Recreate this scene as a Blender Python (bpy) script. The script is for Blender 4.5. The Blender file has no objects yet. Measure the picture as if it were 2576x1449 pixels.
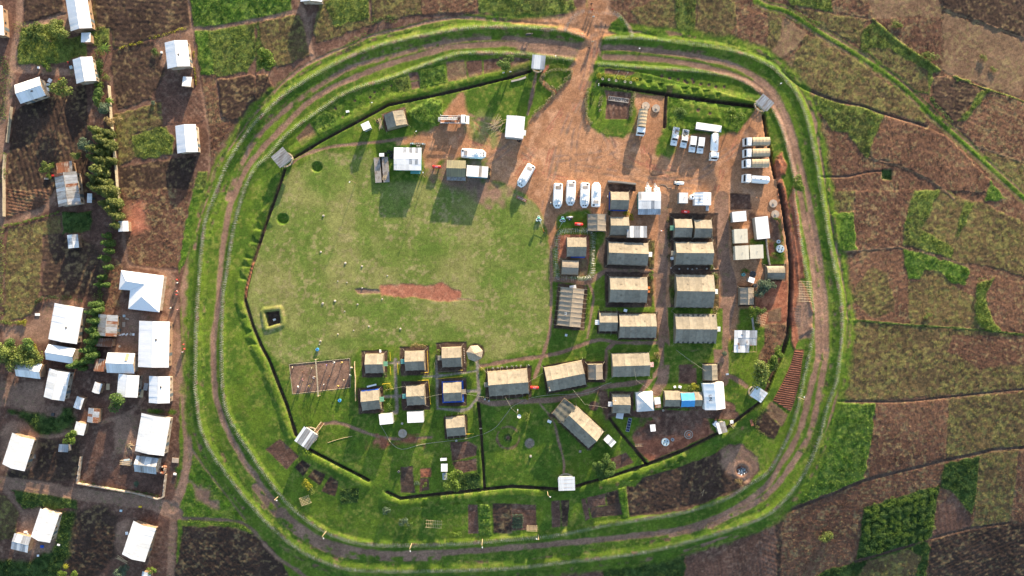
import bpy, math, random
import numpy as np
from mathutils import Vector, Matrix, Euler
random.seed(7)
R = random.Random(11)
C = bpy.context.scene.collection
SC = bpy.context.scene
PI = math.pi
rad = math.radians

# ------------------------------------------------------------------ camera, light, exposure
K = 320.0 / 2576.0          # metres per survey unit on the level yard
H = 213.0                   # flying height
CX, CY = 1288.0, 724.5
cam = bpy.data.cameras.new('camera'); camo = bpy.data.objects.new('camera', cam); C.objects.link(camo)
camo.location = (0, 0, H); camo.rotation_euler = (0, 0, 0)
cam.sensor_width = 36; cam.lens = 36 * H / 320.0; cam.clip_start = 1; cam.clip_end = 5000
SC.camera = camo
SUN_EL, SUN_AZ = rad(11.3), rad(19)
w = bpy.data.worlds.new('World'); SC.world = w; w.use_nodes = True
nt = w.node_tree; nt.nodes.clear()
sky = nt.nodes.new('ShaderNodeTexSky'); sky.sky_type = 'NISHITA'; sky.sun_disc = False
sky.sun_elevation = SUN_EL; sky.sun_rotation = SUN_AZ; sky.altitude = 1500
sky.air_density = 1.0; sky.dust_density = 3.0; sky.ozone_density = .6
bg = nt.nodes.new('ShaderNodeBackground'); bg.inputs[1].default_value = 0.14
wo = nt.nodes.new('ShaderNodeOutputWorld')
nt.links.new(sky.outputs[0], bg.inputs[0]); nt.links.new(bg.outputs[0], wo.inputs[0])
sd = bpy.data.lights.new('sun', 'SUN'); sd.energy = 5.0; sd.angle = rad(0.5); sd.color = (1.0, 0.79, 0.54)
so = bpy.data.objects.new('sun', sd); C.objects.link(so)
sv = Vector((math.sin(SUN_AZ) * math.cos(SUN_EL), math.cos(SUN_AZ) * math.cos(SUN_EL), math.sin(SUN_EL)))
so.rotation_euler = sv.to_track_quat('Z', 'Y').to_euler(); so.location = (60, 200, 60)
SC.view_settings.view_transform = 'Standard'; SC.view_settings.look = 'None'
SC.view_settings.exposure = 1.55; SC.view_settings.gamma = 1.0; SC.view_settings.use_curve_mapping = False

# ------------------------------------------------------------------ terrain base and survey helpers
def base(x, y):
    d = np.maximum(0.0, -np.asarray(y, float) - 15.0); d2 = np.minimum(d, 90.0)  # southward fall is added so the low sun leaves that ground darker
    e = np.maximum(0.0, np.asarray(y, float) - 55.0)
    return -0.0011 * d2 * d2 - 0.198 * (d - d2) + 0.0004 * np.minimum(e, 80) ** 2
def W(fx, fy, h=0.0):
    z = h
    for _ in range(4):
        x = (fx - CX) * K * (H - z) / H; y = (CY - fy) * K * (H - z) / H
        z = float(base(x, y)) + h
    return Vector((x, y, z))
def o3(ox, oy, s, pts): return [(ox + p[0] / s, oy + p[1] / s) for p in pts]
A1 = lambda *p: o3(0, 0, 3, p)
A2 = lambda *p: o3(0, 483, 3, p)
A3 = lambda *p: o3(0, 966, 3, p)
A4 = lambda *p: o3(644, 0, 3, p)
A5 = lambda *p: o3(1288, 0, 3, p)
A6 = lambda *p: o3(1932, 0, 3, p)
A7 = lambda *p: o3(1932, 483, 3, p)
A8 = lambda *p: o3(1932, 966, 3, p)
A9 = lambda *p: o3(1288, 966, 3, p)
A10 = lambda *p: o3(644, 966, 3, p)
B1 = lambda *p: o3(1288, 386.4, 5, p)
B2 = lambda *p: o3(1610, 386.4, 5, p)
B3 = lambda *p: o3(1642.2, 644, 5, p)
B4 = lambda *p: o3(676.2, 837.2, 5, p)
B5 = lambda *p: o3(1062.6, 837.2, 5, p)
B6 = lambda *p: o3(1320.2, 869.4, 5, p)
B7 = lambda *p: o3(1642.2, 869.4, 5, p)
B8 = lambda *p: o3(901.6, 257.6, 5, p)
B9 = lambda *p: o3(1352.4, 644, 6, p)
BF = lambda *p: o3(579.6, 386.4, 3, p)

# ------------------------------------------------------------------ noise
_T = {}
def vn(x, y, s, seed=0):
    if seed not in _T: _T[seed] = np.random.RandomState(seed + 5).rand(256, 256).astype(np.float32)
    t = _T[seed]; u = x / s + 37.3; v = y / s + 81.7
    iu = np.floor(u).astype(np.int64); iv = np.floor(v).astype(np.int64)
    fu = u - iu; fv = v - iv; fu = fu * fu * (3 - 2 * fu); fv = fv * fv * (3 - 2 * fv)
    a = t[iu & 255, iv & 255]; b = t[(iu + 1) & 255, iv & 255]; c = t[iu & 255, (iv + 1) & 255]; d = t[(iu + 1) & 255, (iv + 1) & 255]
    return (a * (1 - fu) + b * fu) * (1 - fv) + (c * (1 - fu) + d * fu) * fv
def fb(x, y, s, seed=0, n=3):
    r = 0; a = 1; tot = 0
    for i in range(n):
        r = r + a * vn(x, y, s / 2 ** i, seed + i * 13); tot += a; a *= 0.55
    return r / tot
def sst(a, b, x):
    t = np.clip((x - a) / (b - a), 0, 1); return t * t * (3 - 2 * t)

# ------------------------------------------------------------------ the ground grid
STEP = 0.3
xs = np.arange(-168, 168.01, STEP); ys = np.arange(-98, 98.01, STEP)
NX, NY = len(xs), len(ys)
GX, GY = [a.ravel() for a in np.meshgrid(xs, ys)]
GZ = base(GX, GY)
GFX = CX + GX / K * H / (H - GZ); GFY = CY - GY / K * H / (H - GZ)
HT = np.zeros_like(GX); COL = np.zeros((len(GX), 3)); CLS = np.zeros(len(GX), np.int32)
ROUGH = np.zeros_like(GX)      # relief amplitude painted per surface
CLASSES = ['grass']; KND = np.zeros(len(GX), np.int32); KNAMES = []
N_mid = fb(GX, GY, 5.0, 1); N_big = fb(GX, GY, 22.0, 2, 4); N_sm = fb(GX, GY, 1.1, 3, 2); N_fine = vn(GX, GY, 0.55, 4)
N_edge = fb(GX, GY, 2.2, 9, 2) - 0.5
def cls(name):
    CLASSES.append(name); return len(CLASSES) - 1
def sub(pts, m):
    p = np.array(pts); x0, y0 = p.min(0) - m; x1, y1 = p.max(0) + m
    return np.nonzero((GFX > x0) & (GFX < x1) & (GFY > y0) & (GFY < y1))[0]
def seg_d(px, py, a, b):
    dx, dy = b[0] - a[0], b[1] - a[1]; L = dx * dx + dy * dy + 1e-9
    t = np.clip(((px - a[0]) * dx + (py - a[1]) * dy) / L, 0, 1)
    return np.hypot(px - a[0] - t * dx, py - a[1] - t * dy)
def line_d(idx, pts):
    px, py = GFX[idx], GFY[idx]; d = np.full(len(idx), 1e9)
    for a, b in zip(pts[:-1], pts[1:]):
        lx = (px > min(a[0], b[0]) - 70) & (px < max(a[0], b[0]) + 70) & (py > min(a[1], b[1]) - 70) & (py < max(a[1], b[1]) + 70)
        q = np.nonzero(lx)[0]
        if len(q): d[q] = np.minimum(d[q], seg_d(px[q], py[q], a, b))
    return d
def poly_sd(idx, pts):
    px, py = GFX[idx], GFY[idx]; ins = np.zeros(len(idx), bool); d = np.full(len(idx), 1e9); n = len(pts)
    for i in range(n):
        a, b = pts[i], pts[(i + 1) % n]
        d = np.minimum(d, seg_d(px, py, a, b))
        if a[1] != b[1]:
            c = ((a[1] > py) != (b[1] > py)) & (px < (b[0] - a[0]) * (py - a[1]) / (b[1] - a[1]) + a[0])
            ins ^= c
    return np.where(ins, -d, d)
def smooth(pts, k=6):
    P = [np.array(p, float) for p in pts]; P = [2 * P[0] - P[1]] + P + [2 * P[-1] - P[-2]]; out = []
    for i in range(1, len(P) - 2):
        for j in range(k):
            t = j / k; a, b, c, d = P[i - 1], P[i], P[i + 1], P[i + 2]
            out.append(tuple(0.5 * (2 * b + (c - a) * t + (2 * a - 5 * b + 4 * c - d) * t * t + (3 * b - a - 3 * c + d) * t ** 3)))
    out.append(tuple(P[-2])); return out
# surfaces: colour a, colour b, colour of sparse clumps, patch scale (m), relief (m), relief scale (m), clump share
S = {
 'grass': ((.105,.165,.017), (.064,.120,.014), (.155,.185,.034), 6, .04, .6, .30),
 'turf': ((.135,.182,.036), (.105,.160,.028), (.165,.190,.050), 8, .02, .6, .30),
 'lush': ((.085,.160,.015), (.054,.112,.013), (.135,.190,.030), 4, .12, .8, .38),
 'pitch': ((.205,.210,.066), (.130,.172,.036), (.250,.225,.095), 10, .02, .6, .30),
 'dirt': ((.400,.208,.112), (.320,.160,.085), (.435,.240,.140), 9, .02, 1.4, .3),
 'road': ((.285,.172,.118), (.220,.132,.092), (.200,.150,.080), 5, .03, .6, .2),
 'cobble':  ((.260,.220,.180), (.200,.165,.130), (.320,.280,.230), 2, .04, .5, .3),
 'red':     ((.300,.110,.062), (.200,.075,.045), (.360,.150,.085), 4, .12, .7, .35),
 'redflat': ((.370,.150,.092), (.320,.125,.078), (.420,.190,.120), 5, .03, .7, .3),
 'soil': ((.142,.076,.054), (.106,.058,.042), (.180,.110,.078), 5, .05, .5, .3),
 'dark': ((.064,.040,.029), (.046,.029,.022), (.165,.115,.060), 8, .17, .55, .26),
 'brown': ((.158,.084,.052), (.120,.063,.041), (.205,.145,.075), 11, .13, .55, .30),
 'tan': ((.185,.115,.070), (.150,.090,.056), (.205,.150,.075), 12, .07, .5, .30),
 'olive': ((.135,.095,.044), (.098,.070,.036), (.170,.150,.052), 10, .17, .6, .38),
 'green': ((.115,.150,.030), (.090,.100,.030), (.155,.190,.042), 7, .17, .65, .42),
 'bright': ((.088,.160,.022), (.060,.118,.018), (.140,.205,.038), 5, .18, .6, .42),
 'darkgrn': ((.042,.075,.018), (.030,.055,.014), (.070,.110,.028), 4, .25, .8, .4),
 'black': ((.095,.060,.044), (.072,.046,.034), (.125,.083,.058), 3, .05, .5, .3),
 'concrete':((.300,.270,.240), (.260,.235,.210), (.330,.300,.265), 2, .01, .5, .2),
}
def surf_col(idx, kind):
    a, b, c, ps, ra, rs, sh = S[kind]
    x, y = GX[idx], GY[idx]
    m = sst(.35, .65, fb(x, y, ps, hash(kind) % 7 + 20))[:, None]
    col = np.array(a) * (1 - m) + np.array(b) * m
    k = sst(1 - sh - .12, 1 - sh + .12, fb(x, y, rs * 1.6, 41, 2) * .75 + N_mid[idx] * .4)[:, None]
    col = col * (1 - k) + np.array(c) * k
    return col, ra * (vn(x, y, rs, 43) * .7 + vn(x, y, rs * 2.1, 44) * .5 - .3)
def hash(s): return sum(ord(ch) * (i + 3) for i, ch in enumerate(s))
def lay(idx, m, kind, name=None, dz=0.0, relief=1.0):
    """blend a surface in where mask m says so; the relief rises out of the same mask"""
    q = m > .004; idx = idx[q]; m = m[q]
    if not len(idx): return
    col, r = surf_col(idx, kind)
    COL[idx] = COL[idx] * (1 - m[:, None]) + col * m[:, None]
    ROUGH[idx] = ROUGH[idx] * (1 - m) + r * relief * m
    HT[idx] += dz * m
    if kind not in KNAMES: KNAMES.append(kind)
    KND[idx[m > .5]] = KNAMES.index(kind) + 1
    if name: CLS[idx[m > .5]] = cls(name)
def area(pts, kind, name=None, dz=0.0, soft=1.6, wob=5.0, relief=1.0, rows=None):
    idx = sub(pts, 8); d = poly_sd(idx, pts) + N_edge[idx] * wob
    m = 1 - sst(-soft, soft, d)
    lay(idx, m, kind, name, dz, relief)
    if rows:
        ang, sp, amp = rows; u = GX[idx] * math.cos(ang) + GY[idx] * math.sin(ang)
        f = np.sin(2 * PI * u / sp + N_mid[idx] * 2.0)
        HT[idx] += m * amp * f
        COL[idx] *= (1 + m * .12 * f)[:, None] if False else 1.0
def track(pts, wd, kind, name=None, dz=0.0, soft=2.0, wob=5.0, relief=1.0, sm=True, fade=None):
    p = smooth(pts) if sm else pts
    idx = sub(p, wd + 8); d = line_d(idx, p) + N_edge[idx] * wob
    m = 1 - sst(wd / 2 - soft, wd / 2 + soft, d)
    if fade: m = m * sst(fade - .12, fade + .12, fb(GX[idx], GY[idx], 2.5, 77, 3) * 1.0)
    lay(idx, m, kind, name, dz, relief)
def bank(pts, wd, h, kind=None, sm=True, name=None):
    p = smooth(pts) if sm else pts
    idx = sub(p, wd * 2); d = line_d(idx, p)
    m = 1 - sst(0, wd, d)
    HT[idx] += h * m
    if kind: lay(idx, (1 - sst(wd * .7, wd, d + N_edge[idx] * 6)), kind, name)
def offs(pts, off, c=(1300, 720)):
    out = []
    for i, p in enumerate(pts):
        a = pts[max(0, i - 1)]; b = pts[min(len(pts) - 1, i + 1)]
        n = np.array([-(b[1] - a[1]), b[0] - a[0]], float); n /= (np.linalg.norm(n) + 1e-9)
        if np.dot(n, np.array(p) - np.array(c)) < 0: n = -n
        out.append((p[0] + n[0] * off, p[1] + n[1] * off))
    return out

# base coat: rough pasture and stubble around the base
col0, r0 = surf_col(np.arange(len(GX)), 'grass'); COL[:] = col0; ROUGH[:] = r0
# ------------------------------------------------------------------ perimeter lines (survey units)
OUT = [(1470,95),(1421,80),(1355,75),(1288,71),(1177,73),(1077,90),(1011,103),(931,125),(877,147),(831,170),(777,200),(727,233),(687,267),(644,310),(600,370),(567,430),(547,483),(537,493),(524,540),(513,600),(503,716),(497,816),(494,966),(497,999),(507,1073),(533,1133),(567,1183),(617,1249),(644,1279),(677,1316),(744,1373),(804,1406),(877,1428),(977,1434),(1111,1433),(1288,1426),(1405,1413),(1555,1396),(1655,1379),(1755,1353),(1855,1323),(1932,1290),(1982,1243),(2025,1179),(2059,1099),(2075,1033),(2092,983),(2102,950),(2114,850),(2114,766),(2099,683),(2082,600),(2069,516),(2055,433),(2039,350),(2022,283),(1999,233),(1962,190),(1932,165),(1855,133),(1755,115),(1655,103),(1588,98),(1521,100)]
OUT.pop(17)
INN_A = [(1443,153),(1371,144),(1288,137),(1161,137),(1077,163),(977,200),(877,233),(794,287),(727,337),(677,393),(646,422),(620,470),(600,536),(586,600),(578,653),(568,716),(563,750),(560,883),(562,966),(563,983),(573,1033),(600,1089),(633,1139),(654,1173),(704,1239),(751,1289),(821,1336),(894,1361),(977,1369),(1144,1366),(1288,1354),(1405,1343),(1521,1319),(1621,1303),(1721,1286),(1821,1253),(1888,1213),(1932,1183),(1965,1126),(1992,1066),(2009,999),(2019,950),(2035,883),(2042,825)]
INN_B = [(2042,783),(2032,716),(2019,650),(2005,566),(1995,483),(1999,466),(1982,383),(1962,316),(1942,275)]
INN_C = [(1912,232),(1855,200),(1755,182),(1621,173),(1501,163)]
TR1 = [(740,396),(811,353),(897,307),(977,263),(1077,243),(1177,220),(1288,193),(1334,178)]
TR2 = [(716,427),(690,503),(663,580),(636,663),(620,726),(616,756),(636,820),(656,869),(676,905),(696,957),(720,1017),(744,1095)]
TR3 = [(775,1130),(844,1166),(927,1208)]
TR4 = [(974,1238),(1007,1254),(1144,1239),(1288,1224),(1401,1231),(1448,1224),(1555,1193),(1628,1169),(1721,1133),(1821,1083),(1911,1013)]
TR5 = [(1929,984),(1942,949),(1972,881),(1982,846),(1987,784),(1990,684),(1988,644),(1976,556),(1964,482),(1960,466)]
TR6 = [(1950,446),(1940,396),(1928,333),(1921,290)]
TR7 = [(1901,267),(1788,253),(1688,238),(1588,223),(1515,212)]
TR8 = [(1203,1016),(1211,1097),(1219,1228)]
TR9 = [(1534,1053),(1560,1088),(1596,1129),(1628,1169)]
TR10 = [(1676,240),(1673,280),(1671,320)]

# ------------------------------------------------------------------ land outside the perimeter
def F_(pts, kind, dz=None, rows=None, name='crop_field', soft=2.2, wob=11):
    if rows is None and kind in ('brown', 'dark', 'soil'): rows = (R.choice([.2, 1.2, 1.5, 2.0, 2.6, .7]), R.uniform(.95, 1.5), .018)
    area(pts, kind, name, R.uniform(.02, .16) if dz is None else dz, soft=soft, wob=wob, rows=rows)
BIG = [(-80,-60),(2660,-60),(2660,1520),(-80,1520)]
# north and east farmland
area([(1500,-60),(2660,-60),(2660,1520),(1700,1520),(1300,1470),(1320,1420),(1930,1295),(2125,760),(2050,300),(1960,180),(1590,95),(1520,60)], 'brown', 'farmland', .02)
F_(A5((900,80),(1100,-20),(1350,-20),(1390,100),(1370,220),(1290,310),(1040,250),(960,170)), 'olive')
F_(A5((1230,-20),(1395,-20),(1395,90),(1380,210),(1300,300),(1240,200)), 'green')
F_(A5((1395,-20),(1650,-20),(1690,30),(1700,240),(1620,360),(1320,310),(1390,210)), 'olive')
F_(A5((1690,30),(1932,130),(1932,450),(1700,370),(1620,350),(1690,180)), 'brown')
F_(A6((-5,60),(110,130),(90,320),(0,420)), 'olive')
F_(A6((110,130),(300,240),(210,370),(100,450),(0,430),(90,300)), 'tan')
F_(A6((290,260),(400,310),(700,480),(900,620),(1100,760),(1190,860),(1185,930),(880,850),(520,740),(280,650),(170,540),(200,420)), 'olive')
F_(A6((300,690),(520,780),(700,805),(875,870),(760,1130),(750,1290),(430,1325),(370,1100),(340,880)), 'brown')
F_(A6((350,720),(520,780),(700,805),(875,870),(800,1050),(770,1110),(760,1210),(700,1150),(600,1000),(480,980),(390,860)), 'green')
F_(A6((885,870),(1190,965),(1340,1030),(1500,1180),(1670,1360),(1640,1449),(1360,1449),(1180,1340),(1000,1250),(770,1190),(775,1120)), 'brown', .25)
F_(A6((770,1205),(1000,1270),(1180,1355),(1360,1460),(1340,1520),(440,1500),(430,1345),(760,1300)), 'brown', .04)
F_(A6((790,170),(1000,340),(1290,530),(1250,560),(1220,720),(1100,680),(900,520),(700,370),(690,260)), 'green', .1)
F_(A6((900,360),(1200,540),(1210,700),(1100,670),(900,510),(740,370)), 'olive', .02)
F_(A6((170,45),(480,105),(770,150),(720,180),(690,260),(690,360),(580,280),(400,200),(300,110)), 'olive')
F_(A6((130,-30),(470,-30),(488,92),(400,80),(180,35)), 'green')
F_(A6((473,-30),(745,-30),(780,140),(492,95)), 'brown')
F_(A6((750,-30),(1290,-30),(1305,70),(1310,130),(1100,130),(800,145)), 'tan')
F_(A6((800,150),(1305,140),(1310,520),(1280,520),(1000,310),(860,190)), 'brown')
F_(A6((1295,-30),(2010,-30),(2010,300),(1920,285),(1700,205),(1500,132),(1315,72)), 'dark', .3)
F_(A6((1318,90),(1500,150),(1700,222),(1930,300),(1930,740),(1750,690),(1410,575),(1318,520)), 'tan', .1)
F_(A6((1255,570),(1410,600),(1620,660),(1940,780),(1940,1220),(1570,1100),(1400,930),(1230,745)), 'brown')
F_(A6((1255,570),(1410,600),(1620,660),(1440,900),(1400,930),(1230,745)), 'dark')
F_(A6((1600,672),(1665,690),(1580,800),(1490,915),(1425,910),(1520,810)), 'green', .1)
F_(A6((1410,575),(1550,620),(1420,620)), 'lush', .3)
F_(A6((1590,1120),(1940,1235),(1940,1500),(1760,1330)), 'olive')
F_(A6((1680,1370),(1800,1500),(1640,1520),(1650,1430)), 'bright', .15)
F_(A7((1500,60),(1620,80),(1940,235),(1940,650),(1700,560),(1460,540),(1250,460),(1015,405),(1020,250),(1080,0),(1350,-20)), 'olive')
F_(A7((1100,-10),(1290,-10),(1230,130),(1160,280),(1290,360),(1400,420),(1380,500),(1200,440),(1020,395),(1030,230)), 'green', .05)
F_(A7((1480,75),(1560,80),(1500,220),(1440,340),(1410,330),(1450,200)), 'green', .02)
F_(A7((470,172),(560,152),(635,155),(650,300),(668,448),(530,445),(500,300)), 'bright', .35)
F_(A7((445,-10),(660,-10),(640,150),(560,148),(470,165)), 'olive')
F_(A7((660,-10),(1085,-10),(1015,250),(1005,418),(870,425),(680,445),(650,160)), 'brown')
F_(A7((530,462),(860,430),(1015,428),(1058,990),(590,958),(560,700)), 'brown', .02)
F_(A7((600,800),(780,560),(900,600),(960,900),(800,950)), 'olive', .0)
F_(A7((1022,425),(1150,450),(1300,505),(1510,570),(1510,640),(1480,700),(1380,690),(1300,600),(1170,590),(1150,665),(1050,665)), 'bright', .1)
F_(A7((1052,668),(1150,665),(1180,595),(1300,605),(1380,692),(1560,800),(1590,1030),(1320,1020),(1065,998)), 'olive', .02)
F_(A7((1575,690),(1710,640),(1640,780),(1665,870),(1700,980),(1760,1060),(1590,1035),(1560,850)), 'green', .2)
F_(A7((1715,640),(1940,690),(1940,1070),(1710,985),(1660,870),(1640,780)), 'brown')
F_(A7((590,972),(1070,1005),(1600,1045),(1940,1080),(1940,1480),(1350,1535),(810,1570),(540,1570),(570,1250)), 'olive', .06)
F_(A7((1400,1080),(1940,1090),(1940,1300),(1600,1330),(1350,1200)), 'brown', .0)
F_(A8((530,142),(808,145),(790,350),(725,712),(440,830),(150,935),(300,740),(430,420)), 'bright', .2)
F_(A8((818,148),(1355,110),(1332,548),(1060,640),(742,712)), 'brown')
F_(A8((1365,105),(1940,55),(1940,470),(1600,515),(1345,555)), 'olive')
F_(A8((720,745),(1060,665),(1310,605),(1300,745),(1100,790),(730,920),(690,1180),(655,1330),(300,1400),(90,1440),(125,985),(480,850)), 'brown', .03)
F_(A8((725,935),(1000,840),(1285,765),(1270,900),(1238,1150),(1100,1210),(665,1330),(700,1100)), 'darkgrn', .05)
F_(A8((1325,600),(1592,540),(1580,800),(1540,1000),(1400,820),(1305,770)), 'darkgrn', .1)
F_(A8((1395,830),(1528,1005),(1528,1080),(1240,1160),(1275,920)), 'soil')
F_(A8((1602,530),(1895,490),(1860,800),(1822,1040),(1540,1085)), 'olive')
F_(A8((1900,500),(2000,480),(2000,1050),(1830,1040)), 'brown')
F_(A8((1235,1175),(1540,1095),(1830,1055),(2000,1060),(2000,1480),(1200,1480)), 'dark')
F_(A8((300,1480),(440,1400),(660,1345),(1100,1215),(1215,1180),(1195,1480)), 'darkgrn', .1)
F_(A8((760,1330),(1060,1240),(1150,1300),(1100,1480),(640,1480)), 'olive', .1)
F_(A8((-60,1030),(115,985),(85,1480),(-60,1480)), 'dark')
F_(A9((1310,1275),(1640,1180),(1932,1060),(1990,1060),(1990,1480),(1300,1480)), 'soil', .1)
F_(A9((690,1372),(1310,1280),(1300,1480),(690,1480)), 'darkgrn', .02)
F_(A9((200,1425),(680,1380),(680,1480),(200,1480)), 'soil')
# terrace lips and plot edges
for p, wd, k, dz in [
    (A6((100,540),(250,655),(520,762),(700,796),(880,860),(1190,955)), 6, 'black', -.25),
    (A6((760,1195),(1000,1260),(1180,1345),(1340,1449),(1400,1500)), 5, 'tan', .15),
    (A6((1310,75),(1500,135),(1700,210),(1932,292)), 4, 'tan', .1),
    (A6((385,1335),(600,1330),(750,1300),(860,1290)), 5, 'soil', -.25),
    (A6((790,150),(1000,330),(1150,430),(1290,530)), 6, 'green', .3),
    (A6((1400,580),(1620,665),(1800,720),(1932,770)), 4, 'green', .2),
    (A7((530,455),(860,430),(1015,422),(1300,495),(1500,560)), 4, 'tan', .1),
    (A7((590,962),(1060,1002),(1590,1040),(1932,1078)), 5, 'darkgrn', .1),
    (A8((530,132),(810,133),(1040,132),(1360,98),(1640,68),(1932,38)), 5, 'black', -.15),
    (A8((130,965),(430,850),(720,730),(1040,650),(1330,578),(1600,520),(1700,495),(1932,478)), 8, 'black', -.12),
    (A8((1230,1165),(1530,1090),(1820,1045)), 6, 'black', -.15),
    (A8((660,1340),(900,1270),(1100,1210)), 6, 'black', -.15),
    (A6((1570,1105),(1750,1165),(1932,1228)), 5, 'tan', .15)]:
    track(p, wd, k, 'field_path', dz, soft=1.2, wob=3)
# diagonal farm road with grassy verges
DG = A6((-80,10),(0,50),(150,90),(400,250),(700,430),(1000,640),(1250,880),(1500,1100),(1750,1330),(1960,1520))
track(DG, 26, 'grass', 'farm_road', .05)
track(offs(DG, 8, (1500, 900)), 6, 'tan', 'wheel_rut', -.05, soft=2.5, fade=.3)
track(offs(DG, -9, (1500, 900)), 6, 'tan', 'wheel_rut', -.05, soft=2.5, fade=.3)
track(DG, 7, 'lush', None, .08, soft=2)
area(o3(1932, 0, 3, [(860,1275),(935,1285),(930,1355),(862,1350)]), 'darkgrn', 'dug_pit', -.7, soft=2.5, wob=4)
# north-west farmland
area([(-80,-60),(1480,-60),(1470,40),(1288,48),(1011,68),(927,88),(760,168),(640,290),(560,400),(525,480),(505,560),(470,660),(455,720),(450,1240),(440,1520),(-80,1520)], 'soil', 'village_ground', .0, relief=.6)
F_(A1((1425,-30),(1940,-30),(1940,140),(1500,212),(1460,200)), 'bright')
F_(A4((-5,-30),(275,-30),(255,90),(0,135)), 'bright')
F_(A1((1470,235),(1932,172),(1932,430),(1860,545),(1620,582),(1515,560)), 'green')
F_(A1((1470,235),(1560,232),(1610,500),(1620,582),(1515,560)), 'bright', .05)
F_(A4((0,165),(30,160),(50,320),(150,500),(80,520),(0,545)), 'green')
F_(A4((20,170),(240,125),(330,118),(430,410),(160,510),(40,330)), 'olive')
F_(A4((480,20),(860,-20),(860,190),(450,330),(430,200)), 'olive')
F_(A4((500,0),(860,-20),(860,140),(600,200)), 'green', .02)
F_(A4((865,-30),(1242,-30),(1250,108),(980,140),(880,190)), 'olive')
F_(A4((1248,-30),(1660,-30),(1668,98),(1255,108)), 'brown')
F_(A4((1670,-30),(2100,-30),(2400,0),(2420,90),(2000,140),(1680,90)), 'green', .0)
F_(A4((0,560),(90,560),(130,655),(60,740),(-10,790)), 'dark', .3)
F_(A1((1640,600),(1700,590),(1932,565),(1932,795),(1780,905),(1672,890)), 'dark', .3)
F_(A1((1510,575),(1630,565),(1650,760),(1670,900),(1770,910),(1640,1160),(1590,1200),(1560,900)), 'brown', .02)
F_(A1((180,-30),(480,-30),(500,90),(180,180)), 'dark')
F_(A1((700,-30),(1425,-30),(1440,205),(1150,285),(860,370),(830,210),(700,215)), 'olive')
F_(A1((720,-30),(1425,-30),(1440,205),(1150,285),(870,360),(830,210),(740,200)), 'dark', .02)
F_(A1((845,385),(1150,300),(1245,420),(1240,560),(1150,700),(1150,745),(885,830),(840,500)), 'dark')
F_(A1((870,865),(1215,765),(1235,940),(1010,1020),(1020,1190),(900,1250)), 'olive')
F_(A1((1000,1020),(1260,945),(1310,1050),(1300,1160),(1100,1200),(1010,1180)), 'green', .1)
F_(A1((1222,765),(1400,700),(1530,690),(1550,905),(1460,935),(1242,942)), 'soil', .1)
F_(A1((900,1265),(1290,1200),(1480,1180),(1470,1300),(1445,1500),(900,1500)), 'dark')
F_(A1((1490,1290),(1570,1290),(1560,1500),(1450,1500)), 'green')
F_(A1((670,240),(830,210),(830,340),(700,360)), 'green')
F_(A1((110,830),(320,740),(640,640),(670,900),(680,1500),(50,1500),(70,1100)), 'dark', .05, rows=(rad(15), 1.5, .07))
F_(A1((160,200),(480,170),(500,300),(640,250),(660,420),(430,480),(140,490),(120,350)), 'green', .1)
F_(A2((50,-20),(380,-20),(350,95),(60,190)), 'brown', .05, rows=(rad(80), 1.0, .08))
F_(A2((60,275),(460,185),(470,310),(330,330),(300,800),(240,930),(30,980)), 'olive', .1)
F_(A2((330,330),(470,310),(700,390),(770,450),(790,560),(760,790),(430,790),(310,800)), 'dark', .05, soft=5, wob=20)
F_(A2((480,160),(690,150),(690,300),(470,320)), 'darkgrn', .3)
F_(A2((925,-20),(1445,-20),(1400,300),(1340,580),(1050,560),(960,530),(935,330)), 'brown', .05)
area(A2((960,100),(1100,80),(1120,260),(980,300)), 'redflat', None, 0, soft=14, wob=30)
F_(A2((820,480),(930,560),(900,900),(780,860),(800,640)), 'brown', .05)
F_(A2((1450,-20),(1560,-20),(1500,200),(1440,420),(1350,620),(1345,560)), 'lush', .02)
F_(A3((1380,1075),(1800,1080),(2000,1180),(2100,1300),(2200,1480),(1320,1480)), 'dark', .0)
F_(A3((650,300),(900,290),(860,700),(620,740)), 'soil', .05)
F_(A3((860,270),(980,215),(1050,230),(1040,530),(870,520)), 'road', .05, soft=6)
F_(A3((80,790),(330,800),(580,870),(580,950),(170,940)), 'darkgrn', .15, wob=14)
F_(A3((-60,820),(60,860),(140,960),(120,1150),(-60,1200)), 'olive', .05)
F_(A3((560,960),(760,900),(900,1000),(870,1300),(700,1480),(500,1480)), 'dark', .02, soft=8)
F_(A3((440,960),(570,960),(520,1300),(420,1480),(-60,1480),(-60,1330),(240,1330),(400,1200)), 'darkgrn', .02, soft=8)
F_(A3((70,200),(560,180),(560,330),(300,400),(180,260)), 'darkgrn', .02, soft=8, wob=20)
F_(A3((300,400),(600,420),(620,700),(400,740),(30,720),(60,660),(260,600)), 'dark', .02, soft=8)
for p in [A3((1060,185),(1320,205),(1310,225),(1060,210)), A3((1330,640),(1450,560),(1560,560),(1700,760),(1880,1000),(1900,1120),(1700,1040),(1380,1010),(1350,860)), A3((1440,480),(1460,20),(1490,20),(1500,330),(1640,700),(1600,760))]:
    area(p, 'lush', 'rough_grass', .05, soft=6, wob=14)
area(A3((1440,740),(1560,800),(1640,880),(1640,950),(1560,930)), 'road', None, 0, soft=10, wob=40)
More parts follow.
